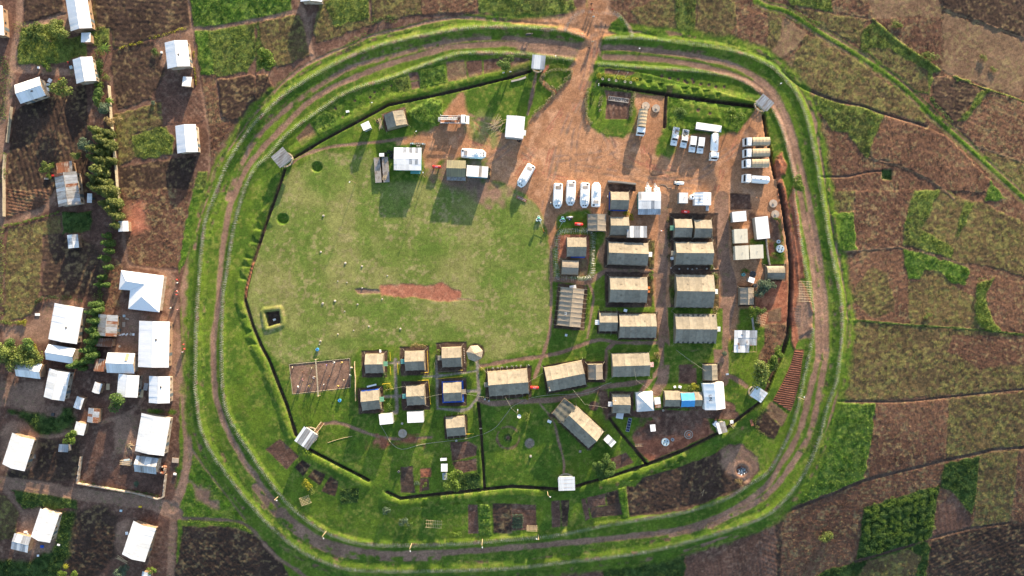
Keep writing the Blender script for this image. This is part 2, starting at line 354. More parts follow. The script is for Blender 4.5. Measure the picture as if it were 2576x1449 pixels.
# village lanes
for p, wd in [(A3((-60,735),(0,745),(200,765),(500,815),(800,860),(1100,890),(1300,930)), 30), (A3((900,870),(1150,900),(1330,980)), 34), (A3((1310,930),(1305,1100),(1280,1480)), 17),
              (A3((1310,940),(1380,760),(1420,520),(1400,200),(1390,-20)), 22), (A2((1400,1500),(1410,1200),(1400,900),(1400,700),(1440,520),(1490,330),(1530,150),(1565,0)), 20),
              (A2((1350,1500),(1330,1100),(1300,900),(1290,650)), 24), (A1((160,-30),(140,180),(90,500),(70,700),(20,950),(-10,1200)), 18), (A1((180,190),(350,160),(500,90)), 12),
              (A1((120,520),(350,530),(560,550)), 20), (A2((20,250),(150,200),(330,130),(430,0)), 14), (A2((-10,0),(10,220)), 14),
              (A1((1420,-30),(1450,210),(1500,560),(1540,760),(1580,1050),(1580,1300)), 5), (A1((1450,215),(1640,210),(1932,150)), 8), (A4((-20,160),(240,100),(330,85)), 8),
              (A4((300,-30),(360,100),(400,280),(430,440)), 14), (A2((930,310),(950,450),(1000,550),(1320,600)), 8), (A3((750,290),(900,250),(1020,190),(1080,110)), 9), (A3((240,380),(400,400),(560,350)), 7),
              (A3((30,790),(120,900),(170,980)), 10), (A3((1370,1015),(1560,1020),(1800,1040),(1932,1120)), 8), (A10((0,1130),(150,1300),(330,1420),(420,1500)), 8), (A3((1450,500),(1600,700),(1850,1020)), 5)]:
    track(p, wd, 'road', 'village_lane', -.05, soft=3)
for p in [A2((380,820),(430,800),(620,830),(600,950),(330,1150),(250,1130),(30,1120),(20,1020),(230,980)), A2((880,900),(1300,930),(1320,1450),(880,1450),(870,1200)), A2((950,560),(1300,590),(1350,900),(1250,920),(1200,600)), A3((-40,0),(330,-20),(340,150),(480,160),(430,260),(80,170),(-40,170)), A3((80,280),(200,290),(290,400),(280,600),(240,650),(20,640),(0,380)), A3((170,960),(330,930),(450,980),(430,1200),(380,1260),(230,1300),(90,1250),(150,1100)), A3((880,1050),(980,1030),(960,1200),(930,1300),(860,1230)), A1((470,60),(560,60),(560,250),(480,240)), A1((1170,300),(1450,210),(1470,560),(1340,560),(1230,500))]:
    area(p, 'road', 'village_yard', .0, soft=6, wob=14)
area(A3((10,0),(90,0),(60,160),(0,150)), 'road', None, 0, soft=8)
# outer footpath
track([(1400,65),(1288,55),(1144,45),(1011,73),(927,93),(894,110),(827,137),(761,170),(694,227),(644,285),(583,367),(540,430),(527,483),(500,566),(490,626)], 7, 'road', 'footpath', -.06)
track([(1500,70),(1590,80),(1700,105),(1850,128),(1932,150),(1999,213),(2032,266),(2049,300),(2059,367),(2072,433),(2075,483),(2092,566),(2109,650),(2125,750),(2129,816),(2115,916),(2102,999),(2082,1066),(2049,1149),(2015,1213),(1965,1276),(1900,1312),(1800,1360),(1721,1386),(1621,1409),(1521,1419),(1300,1438)], 8, 'road', 'footpath', -.06)

# ------------------------------------------------------------------ perimeter corridor
track(OUT + [OUT[0]] if False else OUT, 46, 'grass', 'perimeter_verge', 0, soft=6, sm=True)
ring = [(a + b) / 2 for a, b in []]
MID1 = [(1471,115),(1288,105),(1144,108),(977,152),(844,195),(711,300),(644,372),(602,460),(580,516),(560,600),(548,700),(535,850),(538,950),(552,1030),(585,1100),(644,1199),(744,1316),(811,1362),(877,1382),(977,1395),(1144,1390),(1288,1378),(1455,1363),(1588,1349),(1688,1336),(1788,1309),(1871,1266),(1932,1226),(1990,1160),(2035,1070),(2055,966),(2069,816),(2060,700),(2035,516),(2009,433),(1999,383),(1982,317),(1959,263),(1939,227),(1855,180),(1755,152),(1621,133),(1521,128)]
track(offs(OUT, 16), 36, 'grass', 'perimeter_verge', 0, soft=7, wob=16)
track(MID1, 62, 'grass', 'perimeter_verge', 0, soft=5)
track([(1400,65),(1288,55),(1144,45),(1011,73),(927,93),(894,110),(827,137),(761,170),(694,227),(644,285),(583,367),(540,430),(527,483),(500,566),(490,626)], 7, 'road', 'footpath', -.06)
track([(1500,70),(1590,80),(1700,105),(1850,128),(1932,150),(1999,213),(2032,266),(2049,300),(2059,367),(2072,433),(2075,483),(2092,566),(2109,650),(2125,750),(2129,816),(2115,916),(2102,999),(2082,1066),(2049,1149),(2015,1213),(1965,1276),(1900,1312),(1800,1360),(1721,1386)], 8, 'road', 'footpath', -.06)
for off in (0,):
    bank(OUT, 18, .60, 'grass', name='earth_bank')
    for p in (INN_A, INN_B, INN_C): bank(p, 12, .38, 'grass', name='earth_bank')
for ln in (OUT, INN_A, INN_B, INN_C, offs(OUT, 22), offs(OUT, -16)):
    track(ln, 9, 'lush', None, .04, soft=3, wob=10, fade=.46)
    track(ln, 6, 'tan', None, -.03, soft=3, wob=12, fade=.64)
RUTS = [
 ([(1471,118),(1288,97),(1144,103),(977,143),(877,173),(777,233),(711,283),(644,350),(600,430),(573,500)], 12, .38),
 ([(1471,120),(1400,115),(1288,110),(1144,117),(1077,133),(977,162),(911,187),(844,217),(777,257),(711,320),(644,393),(610,443),(593,483),(580,516),(563,600),(553,700),(547,783),(537,850),(538,950),(540,966),(543,999),(560,1053),(580,1099),(617,1166),(644,1199)], 14, .15),
 ([(644,1199),(661,1226),(694,1266),(744,1316),(811,1359),(877,1379),(977,1393),(1144,1389),(1288,1378),(1455,1363),(1588,1349),(1688,1336),(1788,1309),(1871,1266),(1932,1219),(1965,1166),(1999,1113),(2022,1049),(2042,966),(2059,900)], 14, .15),
 ([(644,1225),(694,1290),(760,1345),(850,1388),(977,1402),(1100,1400)], 20, .42),
 ([(1688,1345),(1788,1320),(1871,1280),(1932,1243),(1975,1193),(2012,1139),(2042,1076),(2062,983),(2080,880)], 14, .3),
 ([(2078,900),(2078,816),(2072,740),(2062,650),(2045,560),(2030,480),(2010,400),(1992,330),(1965,265),(1930,215),(1855,168),(1788,150),(1688,133),(1588,122),(1521,120)], 14, .12),
 ([(2059,900),(2058,816),(2052,740),(2042,650),(2025,560),(2012,480),(1992,400),(1975,330),(1950,275),(1905,222),(1855,193),(1788,173),(1721,158),(1621,147),(1521,143)], 14, .12),
 ([(2068,900),(2067,816),(2062,740),(2050,650),(2030,540)], 18, .36)]
for p, wd, fd in RUTS: track(p, wd, 'road', 'perimeter_track', -.07, soft=3, fade=fd)
track([(2068,860),(2067,800),(2062,740)], 34, 'road', None, 0, soft=6, fade=.3)
track([(1905,212),(1939,240),(1965,290),(1985,340),(2000,400)], 26, 'road', None, 0, soft=4, fade=.3)
area([(1300,92),(1471,108),(1500,125),(1500,150),(1443,146),(1371,138),(1300,125)], 'road', 'perimeter_track', -.04, soft=6)

# ------------------------------------------------------------------ inside the wire
INS = INN_A + INN_B + INN_C
area(offs(INN_A, -6) + offs(INN_B, -6) + offs(INN_C, -6), 'grass', 'grass', 0, soft=4)
inner = [(760,400),(1288,205),(1340,190),(1440,160),(1500,165),(1520,215),(1900,275),(1925,300),(1945,420),(1985,640),(1985,790),(1972,880),(1930,980),(1820,1080),(1630,1165),(1450,1225),(1010,1250),(850,1160),(745,1095),(640,820),(620,750),(720,430)]
area(inner, 'grass', 'camp_grass', 0, soft=6)
PITCH = [(725,440),(800,385),(930,380),(960,460),(1240,455),(1290,470),(1322,488),(1350,512),(1368,545),(1383,622),(1384,800),(1372,870),(1205,912),(1160,860),(900,870),(880,900),(727,912),(690,900),(640,820),(622,752),(640,660),(690,500)]
area(PITCH, 'pitch', 'playing_field', 0, soft=10, wob=14)
for cx_, cy_, rx, ry in [(1000,640,60,25),(920,540,20,60),(960,780,80,30),(1100,620,70,22),(820,450,60,50),(1250,700,60,30),(900,860,70,20),(760,620,20,70),(1010,550,8,60),(915,560,9,50),(1120,840,50,20),(1280,560,40,60),(1330,620,40,60)]:
    area([(cx_ + rx * math.cos(t * PI / 5), cy_ + ry * math.sin(t * PI / 5)) for t in range(10)], 'turf', None, 0, soft=18, wob=40)
# dirt yard and gate road
YARD = [(1482,-60),(1535,-60),(1532,20),(1540,60),(1512,112),(1496,157),(1475,227),(1474,283),(1488,320),(1521,343),(1565,347),(1592,330),(1600,290),(1598,240),(1668,245),(1669,322),(1665,390),(1685,400),(1700,385),(1700,345),(1760,335),(1812,345),(1840,330),(1880,300),(1905,270),(1925,290),(1932,360),(1945,420),(1958,470),(1978,560),(1988,650),(1990,760),(1985,850),(1960,830),(1912,822),(1900,780),(1862,775),(1850,850),(1800,870),(1720,880),(1660,900),(1640,700),(1650,690),(1520,690),(1500,640),(1525,590),(1480,530),(1428,534),(1405,548),(1394,620),(1384,640),(1376,586),(1366,545),(1348,512),(1322,490),(1270,462),(1228,455),(1225,400),(1130,395),(1066,430),(1060,365),(1000,362),(1000,352),(1080,330),(1095,312),(1150,240),(1165,235),(1180,300),(1262,330),(1320,345),(1335,297),(1388,233),(1443,155),(1473,97),(1478,40)]
area(YARD, 'dirt', 'dirt_yard', -.03, soft=5, wob=12)
area([(1473,97),(1400,75),(1425,60),(1445,32),(1478,20),(1530,20),(1550,35),(1575,60),(1590,75),(1512,95)], 'dirt', 'gate_road', -.05, soft=5, wob=8)
area(A5((0,155),(400,120),(560,30),(560,100),(420,200),(0,175)), 'dirt', 'gate_road', -.03, soft=7)
area(A5((750,170),(820,120),(870,190),(890,260),(800,265),(725,230)), 'lush', 'grass_patch', .1, soft=3)
area([(1060,440),(1120,395),(1225,400),(1228,455),(1290,470),(1240,520),(1160,470)], 'road', None, 0, soft=22, wob=60)
area([(1165,300),(1235,280),(1260,330),(1240,370),(1180,340)], 'pitch', None, 0, soft=14, wob=40)
# ruts in the yard
for p in [((1500,120),(1470,220),(1400,340),(1370,440)), ((1488,120),(1440,240),(1340,380),(1300,440)), ((1500,300),(1560,380),(1640,420),(1760,420)), ((1616,345),(1620,390),(1650,430),(1700,460)), ((1640,345),(1632,400),(1634,440),(1650,460)),
          ((1870,330),(1830,400),(1800,480)), ((1180,300),(1230,350),(1270,430)), ((1100,330),(1160,350),(1260,380),(1330,400)), ((1560,400),(1480,440),(1420,450),(1330,430))]:
    for o_ in (-4, 4): track([(a, b) for a, b in offs(list(p), o_, (0, 0))], 3, 'redflat', None, -.04, soft=2, wob=4, fade=.5)
for p in [((1505,60),(1495,200),(1450,330),(1440,450)), ((1495,90),(1470,210),(1420,330),(1380,470),(1370,530)), ((1520,330),(1560,400),(1640,440),(1740,430),(1830,380)), ((1440,420),(1540,435),(1640,455),(1760,470)), ((1400,400),(1500,390),(1590,360),(1615,345)), ((1870,365),(1820,400),(1760,440),(1700,455)), ((1290,360),(1240,400),(1190,420)), ((1180,295),(1240,310),(1300,360),(1340,400))]:
    for o_ in (-7, 7): track([(a, b) for a, b in offs(list(p), o_, (0, 0))], 5, 'road', None, -.02, soft=3, wob=5, fade=.42)
track(B1((1715,0),(1750,70),(1725,200),(1760,270),(1900,260)), 3, 'soil', None, -.12, soft=1, wob=2)
area([(1404,592),(1484,592),(1484,640),(1478,694),(1412,698),(1404,650)], 'red', 'tent_yard', 0, soft=2, wob=4, relief=.3)
area([(1455,640),(1480,640),(1478,694),(1455,694)], 'tan', None, 0, soft=2, wob=4, relief=.3)
# gate gardens
area(A5((640,510),(900,530),(930,540),(1840,770),(1830,800),(1200,715),(680,610),(610,600)), 'lush', 'garden_terrace', .25, soft=2, wob=4)
area(A5((700,520),(930,545),(920,560),(860,575),(700,560)), 'soil', 'vegetable_bed', .0, soft=3)
area(A5((570,670),(680,640),(920,690),(905,890),(840,1030),(720,1025),(600,960),(560,850)), 'grass', 'gate_lawn', .05, soft=2)
area(A5((700,680),(905,700),(880,900),(700,900),(715,780)), 'soil', 'flower_bed', -.1, soft=1.5, wob=3, rows=(rad(5), 1.6, .04))
area(A5((1195,740),(1540,790),(1560,810),(1830,815),(1820,850),(1700,1010),(1590,960),(1400,925),(1380,990),(1190,960),(1180,860)), 'lush', 'grass_patch', .2, soft=3)
area(A5((1110,1050),(1160,980),(1190,1050),(1170,1170),(1090,1160)), 'grass', None, .0, soft=6, wob=20)
area(A5((1290,780),(1540,800),(1570,900),(1400,910),(1250,880)), 'grass', 'raised_mound', .35, soft=5)
area(A5((940,700),(1150,730),(1140,850),(960,780)), 'dirt', 'dirt_yard', .0, soft=4)
area(A5((250,570),(320,530),(440,530),(445,590),(345,680),(270,640)), 'grass', 'gate_lawn', .1, soft=2)
area(A5((205,610),(310,700),(250,790),(140,880),(160,770)), 'grass', 'gate_lawn', .05, soft=2)
track(A5((270,500),(220,580),(250,640),(330,700)), 8, 'redflat', 'footpath', 0, soft=2)
track(A5((190,530),(170,620),(150,720),(120,860)), 7, 'road', 'footpath', 0, soft=2)
area(A5((-100,430),(130,440),(130,520),(60,560),(-30,580)), 'soil', 'vegetable_bed', .0, soft=2)
# vegetable gardens along the north-west trench
for p, k in [(A4((1435,470),(1570,450),(1600,600),(1450,620)), 'tan'), (A4((1582,462),(1705,452),(1708,570),(1607,592)), 'soil'), (A4((1718,450),(1840,440),(1860,540),(1718,562)), 'soil'),
             (A4((1235,530),(1420,490),(1440,620),(1245,662)), 'bright'), (A4((1030,605),(1150,572),(1168,680),(1078,700)), 'green'), (A4((1155,555),(1220,542),(1238,600),(1165,612)), 'soil'), (A4((1168,620),(1236,606),(1238,665),(1175,680)), 'soil'),
             (A4((305,1040),(405,925),(465,1022),(350,1102)), 'tan'), (A4((420,920),(520,840),(600,870),(625,950),(475,1022)), 'bright'), (A4((560,800),(900,640),(1020,620),(1060,700),(800,860),(640,900)), 'lush'),
             (B8((610,130),(700,60),(900,-60),(1060,-20),(1060,200),(1000,300),(800,290),(680,220)), 'bright')]:
    area(p, k, 'vegetable_bed', .12 if k in ('bright', 'green') else -.05, soft=1.3, wob=3)
area(B8((600,130),(700,70),(900,-30),(1045,20),(1040,200),(960,290),(780,270),(680,210)), 'bright', None, .45, soft=3, wob=8)
# south gardens
for p, k in [(A10((72,492),(180,415),(325,545),(230,645)), 'soil'), (A10((290,630),(350,572),(412,612),(355,700)), 'dark'), (A10((390,700),(440,645),(530,680),(482,770)), 'dark'), (A10((490,810),(560,690),(625,735),(600,850)), 'dark'),
             (A10((630,800),(780,782),(770,890),(642,908)), 'darkgrn'), (A10((1090,625),(1182,620),(1200,820),(1092,820)), 'black'), (A10((1238,640),(1322,630),(1322,702),(1240,708)), 'red'), (A10((1235,712),(1300,710),(1310,800),(1235,810)), 'soil'),
             (A10((1465,440),(1600,430),(1670,470),(1660,540),(1480,582)), 'soil'), (A10((1480,592),(1662,562),(1668,650),(1520,682)), 'soil'), (A10((1515,690),(1690,660),(1700,790),(1530,800)), 'darkgrn'),
             (A10((1600,910),(1672,910),(1680,1128),(1602,1128)), 'soil'), (A10((1680,905),(1765,905),(1766,955),(1682,957)), 'bright'), (A10((1680,966),(1770,964),(1770,1010),(1682,1012)), 'bright'),
             (A10((1681,1020),(1775,1018),(1775,1066),(1683,1068)), 'bright'), (A10((1684,1080),(1780,1076),(1782,1138),(1686,1142)), 'bright'), (A10((1785,900),(1932,900),(1932,1125),(1790,1125)), 'dark'),
             (A9((-5,902),(180,912),(190,1098),(-5,1108)), 'soil'), (A9((295,882),(362,878),(368,1080),(300,1082)), 'soil'), (A9((368,876),(435,872),(420,1078),(374,1080)), 'dark'),
             (A9((560,855),(702,825),(710,915),(572,935)), 'soil'), (A9((708,822),(800,800),(815,905),(716,912)), 'dark'), (A9((585,935),(820,900),(835,985),(600,1012)), 'black'), (A9((522,868),(556,860),(590,1015),(555,1030)), 'soil'),
             (A9((742,560),(860,516),(920,592),(782,650)), 'soil')]:
    area(p, k, 'vegetable_bed', .15 if k in ('bright',) else -.04, soft=1.3, wob=3, rows=((rad(90), .7, .03) if k in ('soil', 'black') else None))
area(A9((850,775),(930,770),(990,700),(1200,650),(1550,520),(1640,450),(1750,460),(1850,550),(1870,650),(1780,760),(1500,880),(1300,955),(890,1003)), 'dark', 'tilled_plot', -.05, soft=2, wob=6)
area(A9((1640,455),(1750,462),(1850,552),(1868,650),(1780,740),(1650,700),(1580,600),(1590,490)), 'road', 'bare_ground', .02, soft=6, wob=14)
area(A9((800,790),(860,770),(880,1000),(840,1005)), 'lush', 'grass_strip', .3, soft=2)
area(A9((900,400),(960,330),(1080,250),(1130,215),(1440,195),(1480,250),(1500,330),(1530,370),(1200,520),(1040,590),(950,500)), 'red', 'bare_ground', -.03, soft=3, wob=10, relief=.7)
area(A9((960,320),(1080,240),(1440,195),(1480,300),(1300,380),(1000,400),(900,400)), 'soil', None, 0, soft=12, wob=40, relief=.6)
area(B7((1785,50),(1900,50),(1880,180),(1845,450),(1780,700),(1730,830),(1510,690),(1640,450),(1740,220)), 'red', 'ridged_plot', -.05, soft=1.3, wob=2, relief=.3)
area(B7((1250,980),(1390,800),(1480,880),(1600,1010),(1530,1180),(1440,1150),(1330,1080)), 'dark', 'vegetable_bed', .05, soft=2)
area(B7((1400,790),(1500,700),(1700,870),(1620,1010),(1480,900)), 'tan', 'vegetable_bed', .0, soft=2)
# red soil along the east trench
area([(1962,440),(1975,470),(1990,560),(2005,640),(2010,700),(2030,730),(2045,780),(2040,830),(2010,850),(2000,880),(1990,860),(1985,780),(1988,700),(1984,640),(1972,560),(1955,470),(1945,420),(1950,395),(1965,415)], 'red', 'spoil_bank', .25, soft=2, wob=6)
area([(1996,470),(2008,560),(2016,640),(2024,700),(2006,705),(1996,600),(1984,500)], 'red', 'spoil_bank', .3, soft=3, wob=8)
area([(2010,705),(2034,760),(2046,800),(2036,850),(2006,855),(1998,790)], 'road', 'spoil_bank', .0, soft=4, wob=8)
area(A6((60,1180),(100,1150),(140,1240),(130,1320),(80,1330)), 'red', 'spoil_heap', .6, soft=4)
area(B3((1290,480),(1400,470),(1500,400),(1560,300),(1700,310),(1700,830),(1640,850),(1400,850),(1290,720)), 'red', 'bare_ground', .0, soft=2, relief=.5)
area(B3((1450,700),(1620,640),(1620,820),(1450,820)), 'tan', 'vegetable_bed', .05, soft=3)
area(B3((1400,850),(1700,850),(1690,1000),(1560,1200),(1420,1450),(1310,1450),(1330,1250),(1400,1100)), 'brown', 'tilled_plot', .0, soft=3)
area(B2((1400,1080),(1560,1080),(1760,1100),(1830,1250),(1830,1420),(1580,1420)), 'grass', 'grass_patch', 0, soft=4, wob=20)
area(B2((1600,1100),(1700,1100),(1700,1300),(1600,1250)), 'red', None, 0, soft=6, wob=20)
area(B2((1360,730),(1640,800),(1740,850),(1750,1150),(1650,1080),(1450,1100),(1380,900)), 'soil', 'bare_ground', .0, soft=4)
area(B2((1140,500),(1390,510),(1400,700),(1140,710)), 'soil', 'sunken_plot', -.35, soft=1.3, wob=2)
# camp roads and paths
for p, wd, k in [([(1668,500),(1668,640),(1662,760),(1670,860),(1672,900),(1668,950),(1652,985)], 26, 'road'), ([(1815,500),(1818,640),(1836,720),(1824,800),(1812,870),(1815,900),(1815,955)], 36, 'road'), ([(1815,945),(1845,950),(1878,972)], 12, 'road'),
                 ([(1660,862),(1560,862),(1500,856),(1420,884),(1360,897),(1288,907),(1205,922)], 9, 'road'), ([(1386,622),(1387,700),(1386,770),(1383,830),(1370,880),(1345,950)], 8, 'road'),
                 ([(1388,702),(1430,706),(1478,710),(1520,684),(1560,679),(1650,692)], 13, 'road'), ([(1480,712),(1493,745),(1487,790),(1478,850)], 7, 'road'), ([(1203,1003),(1240,1015),(1300,1011),(1400,1005),(1470,988),(1530,972),(1600,962),(1650,942),(1680,906),(1760,884),(1812,858)], 13, 'road'),
                 ([(1640,950),(1610,1000),(1655,1060)], 12, 'road'), ([(1545,862),(1527,885),(1523,950)], 10, 'road'), ([(1355,1012),(1391,1059),(1405,1109),(1418,1159),(1418,1190)], 5, 'road'),
                 ([(813,1066),(850,1064),(900,1080),(950,1098),(1010,1105),(1085,1100)], 8, 'road'), ([(735,410),(770,388),(830,370),(900,362),(960,356),(1020,348)], 7, 'road'),
                 ([(1099,893),(1099,946),(1101,1028)], 7, 'cobble'), ([(1063,948),(1099,946),(1150,940),(1200,933)], 5, 'cobble'), ([(1101,1028),(1170,1031),(1192,1012),(1204,995),(1202,950),(1200,908)], 7, 'cobble'), ([(994,905),(996,977),(998,1033),(988,1037)], 7, 'cobble'),
                 ([(976,914),(1010,912)], 6, 'cobble'), ([(963,998),(1012,996)], 6, 'cobble'), ([(1170,984),(1200,984)], 6, 'cobble'), ([(1700,1000),(1830,1030)], 40, 'soil'), ([(1600,1040),(1850,1045)], 20, 'soil')]:
    track(p, wd, k, 'footpath' if wd < 20 else 'camp_road', -.05, soft=2, wob=4)
area(B3((150,1080),(250,1160),(500,1200),(700,1150),(770,1100),(700,1240),(500,1310),(250,1370),(140,1370)), 'grass', 'grass_patch', .05, soft=2)
area([(1500,980),(1530,975),(1560,1050),(1520,1060)], 'soil', None, 0, soft=5, wob=20)
area([(1740,925),(1752,925),(1752,965),(1706,965),(1708,918),(1750,916)], 'soil', 'vegetable_bed', .05, soft=2, wob=3)
area(B4((1250,1370),(1350,1300),(1560,1380),(1700,1300),(1850,1300),(1932,1400),(1700,1400),(1540,1430),(1250,1440)), 'red', None, 0, soft=9, wob=40, relief=.3)
# volleyball court, red patch, garden rings
area(B4((255,398),(1020,322),(1028,690),(300,772)), 'soil', 'volleyball_court', -.1, soft=1.2, wob=1.5, relief=.25)
area(B4((275,420),(1010,345),(1015,680),(310,755)), 'road', None, 0, soft=8, wob=14, relief=.2)
area([(957,715),(1000,714),(1050,716),(1095,717),(1113,711),(1122,718),(1140,725),(1158,732),(1160,742),(1153,756),(1130,760),(1100,758),(1050,749),(990,746),(960,745),(953,733)], 'redflat', 'bare_red_patch', -.08, soft=3, wob=9, relief=.6)
track([(1150,752),(1180,754),(1215,758)], 4, 'road', 'bare_red_patch', -.03, soft=2, wob=4)
area(BF((930,1020),(985,1015),(1125,1030),(1130,1055),(960,1058)), 'road', 'bare_red_patch', -.15, soft=1, wob=3)
def disc(cx, cy, r, n=16): return [(cx + r * math.cos(2 * PI * t / n), cy + r * math.sin(2 * PI * t / n)) for t in range(n)]
track(disc(1278, 1101, 28) + [(1306, 1101)], 5, 'tan', None, -.05, sm=False, fade=.3)
area(disc(1278, 1101, 11), 'darkgrn', 'flower_bed', .15, wob=2); area(disc(1278, 1101, 5), 'soil', None, 0, wob=2)
area(disc(1332, 1115, 12), 'cobble', 'flower_bed', .05, wob=2)
area(disc(1494, 1021, 12), 'soil', 'flower_bed', .05, wob=3)
# bowls and pits
def bowl(cx, cy, r, dep, kind=None, flat=.35, name='hollow'):
    idx = sub([(cx - r, cy - r), (cx + r, cy + r)], 6); d = np.hypot(GFX[idx] - cx, GFY[idx] - cy) / r
    HT[idx] -= dep * (1 - sst(flat, 1.0, d))
    if kind: lay(idx, 1 - sst(.9, 1.05, d + N_edge[idx] * .2), kind, name)
bowl(797, 420, 15, .8, 'lush', .7); bowl(711, 551, 16, .7, 'lush', .7)
def pit(pts, dep, kind='black', rim=.0, name='pit', soft=1.3):
    if rim:
        idx = sub(pts, 22); d = poly_sd(idx, pts); HT[idx] += rim * (sst(0, 4, d) * (1 - sst(9, 15, d)))
    area(pts, kind, name, -dep, soft=soft, wob=1.5)
pit([(668,786),(701,782),(705,812),(674,822)], 1.6, rim=.35)
pit(disc(1866, 1184, 12), .7, 'red', rim=.12, name='rubbish_pit', soft=4)
pit([(1530,462),(1598,462),(1598,482),(1534,482)], .5, 'soil', name='sunken_bay')
for p in [BF((210,520),(240,575),(175,573)), BF((170,620),(210,675),(145,672)), BF((120,760),(160,790),(100,790)), BF((100,800),(150,858),(75,858)), BF((70,880),(120,952),(60,950)), BF((60,1190),(120,1235),(90,1262)), BF((100,1310),(165,1340),(120,1375)), BF((150,1400),(200,1440),(130,1449)), BF((240,330),(300,350),(240,430))]:
    area(p, 'lush', None, -.4, soft=3, wob=5)
for x_, y_, r_ in [(950,618,26),(1030,632,26),(1118,650,24),(1300,680,28),(1378,695,30),(1465,705,32),(1550,722,22)]:
    (fx_, fy_), = A5((x_, y_)); area([(fx_ - r_ / 3, fy_ - r_ / 4), (fx_ + r_ / 3, fy_ - r_ / 4), (fx_ + r_ / 6, fy_ + r_ / 3), (fx_ - r_ / 6, fy_ + r_ / 3)], 'lush', 'firing_niche', -.5, soft=2, wob=3)
area(A5((1165,655),(1210,652),(1208,702),(1168,700)), 'dirt', 'steps', -.4, soft=1.2, wob=1)
for x_, y_ in [(1130,575),(1190,590),(1255,600),(1305,612),(1370,620),(1425,635),(1485,640),(1540,655),(1600,655),(1400,835),(1490,860),(1320,625),(1360,600)]:
    (fx_, fy_), = A5((x_, y_)); area(disc(fx_, fy_, 4), 'soil', 'planting_hole', -.15, soft=1.2, wob=3)
for x_, y_ in [(895,697),(960,672),(1020,648),(600,820),(655,885),(745,760),(860,735)]:
    (fx_, fy_), = A4((x_, y_)); area(disc(fx_, fy_, 3.2), 'soil', 'planting_hole', -.15, soft=1.2, wob=2)
for x_, y_ in [(1270,900),(1380,885),(1510,880),(1685,870)]:
    (fx_, fy_), = A10((x_, y_)); area([(fx_ - 10, fy_ + 8), (fx_ + 10, fy_ + 8), (fx_, fy_ - 8)], 'grass', None, -.6, soft=2)
for x_, y_ in [(1270,570),(1175,615),(1050,660),(920,700)]:
    (fx_, fy_), = A9((x_, y_)); area([(fx_ - 13, fy_ + 8), (fx_ + 13, fy_ + 4), (fx_, fy_ - 8)], 'grass', None, -.6, soft=2)
for x_, y_ in [(670,780),(795,752),(1055,658),(1735+0,330)]:
    (fx_, fy_), = A9((x_, y_)); area(disc(fx_, fy_, 5), 'redflat', None, .05, soft=2, wob=4)
# the long trench with its grassed parapet
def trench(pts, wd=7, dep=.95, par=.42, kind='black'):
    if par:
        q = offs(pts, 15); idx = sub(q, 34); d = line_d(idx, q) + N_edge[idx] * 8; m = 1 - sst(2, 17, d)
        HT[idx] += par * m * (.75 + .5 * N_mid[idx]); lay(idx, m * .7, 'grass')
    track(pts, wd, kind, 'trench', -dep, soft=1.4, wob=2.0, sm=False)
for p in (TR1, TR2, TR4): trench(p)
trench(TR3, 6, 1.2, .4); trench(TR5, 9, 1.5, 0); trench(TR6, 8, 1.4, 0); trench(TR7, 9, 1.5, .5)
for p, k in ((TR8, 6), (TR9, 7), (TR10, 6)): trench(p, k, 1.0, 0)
track([(636,663),(620,726),(618,750)], 5, 'red', None, .6, soft=1.5, wob=2, sm=False)
track(offs(TR8, 8, (1500,1100)), 6, 'grass', None, .2); 
track(TR10, 8, 'soil', None, .2, soft=1.5)
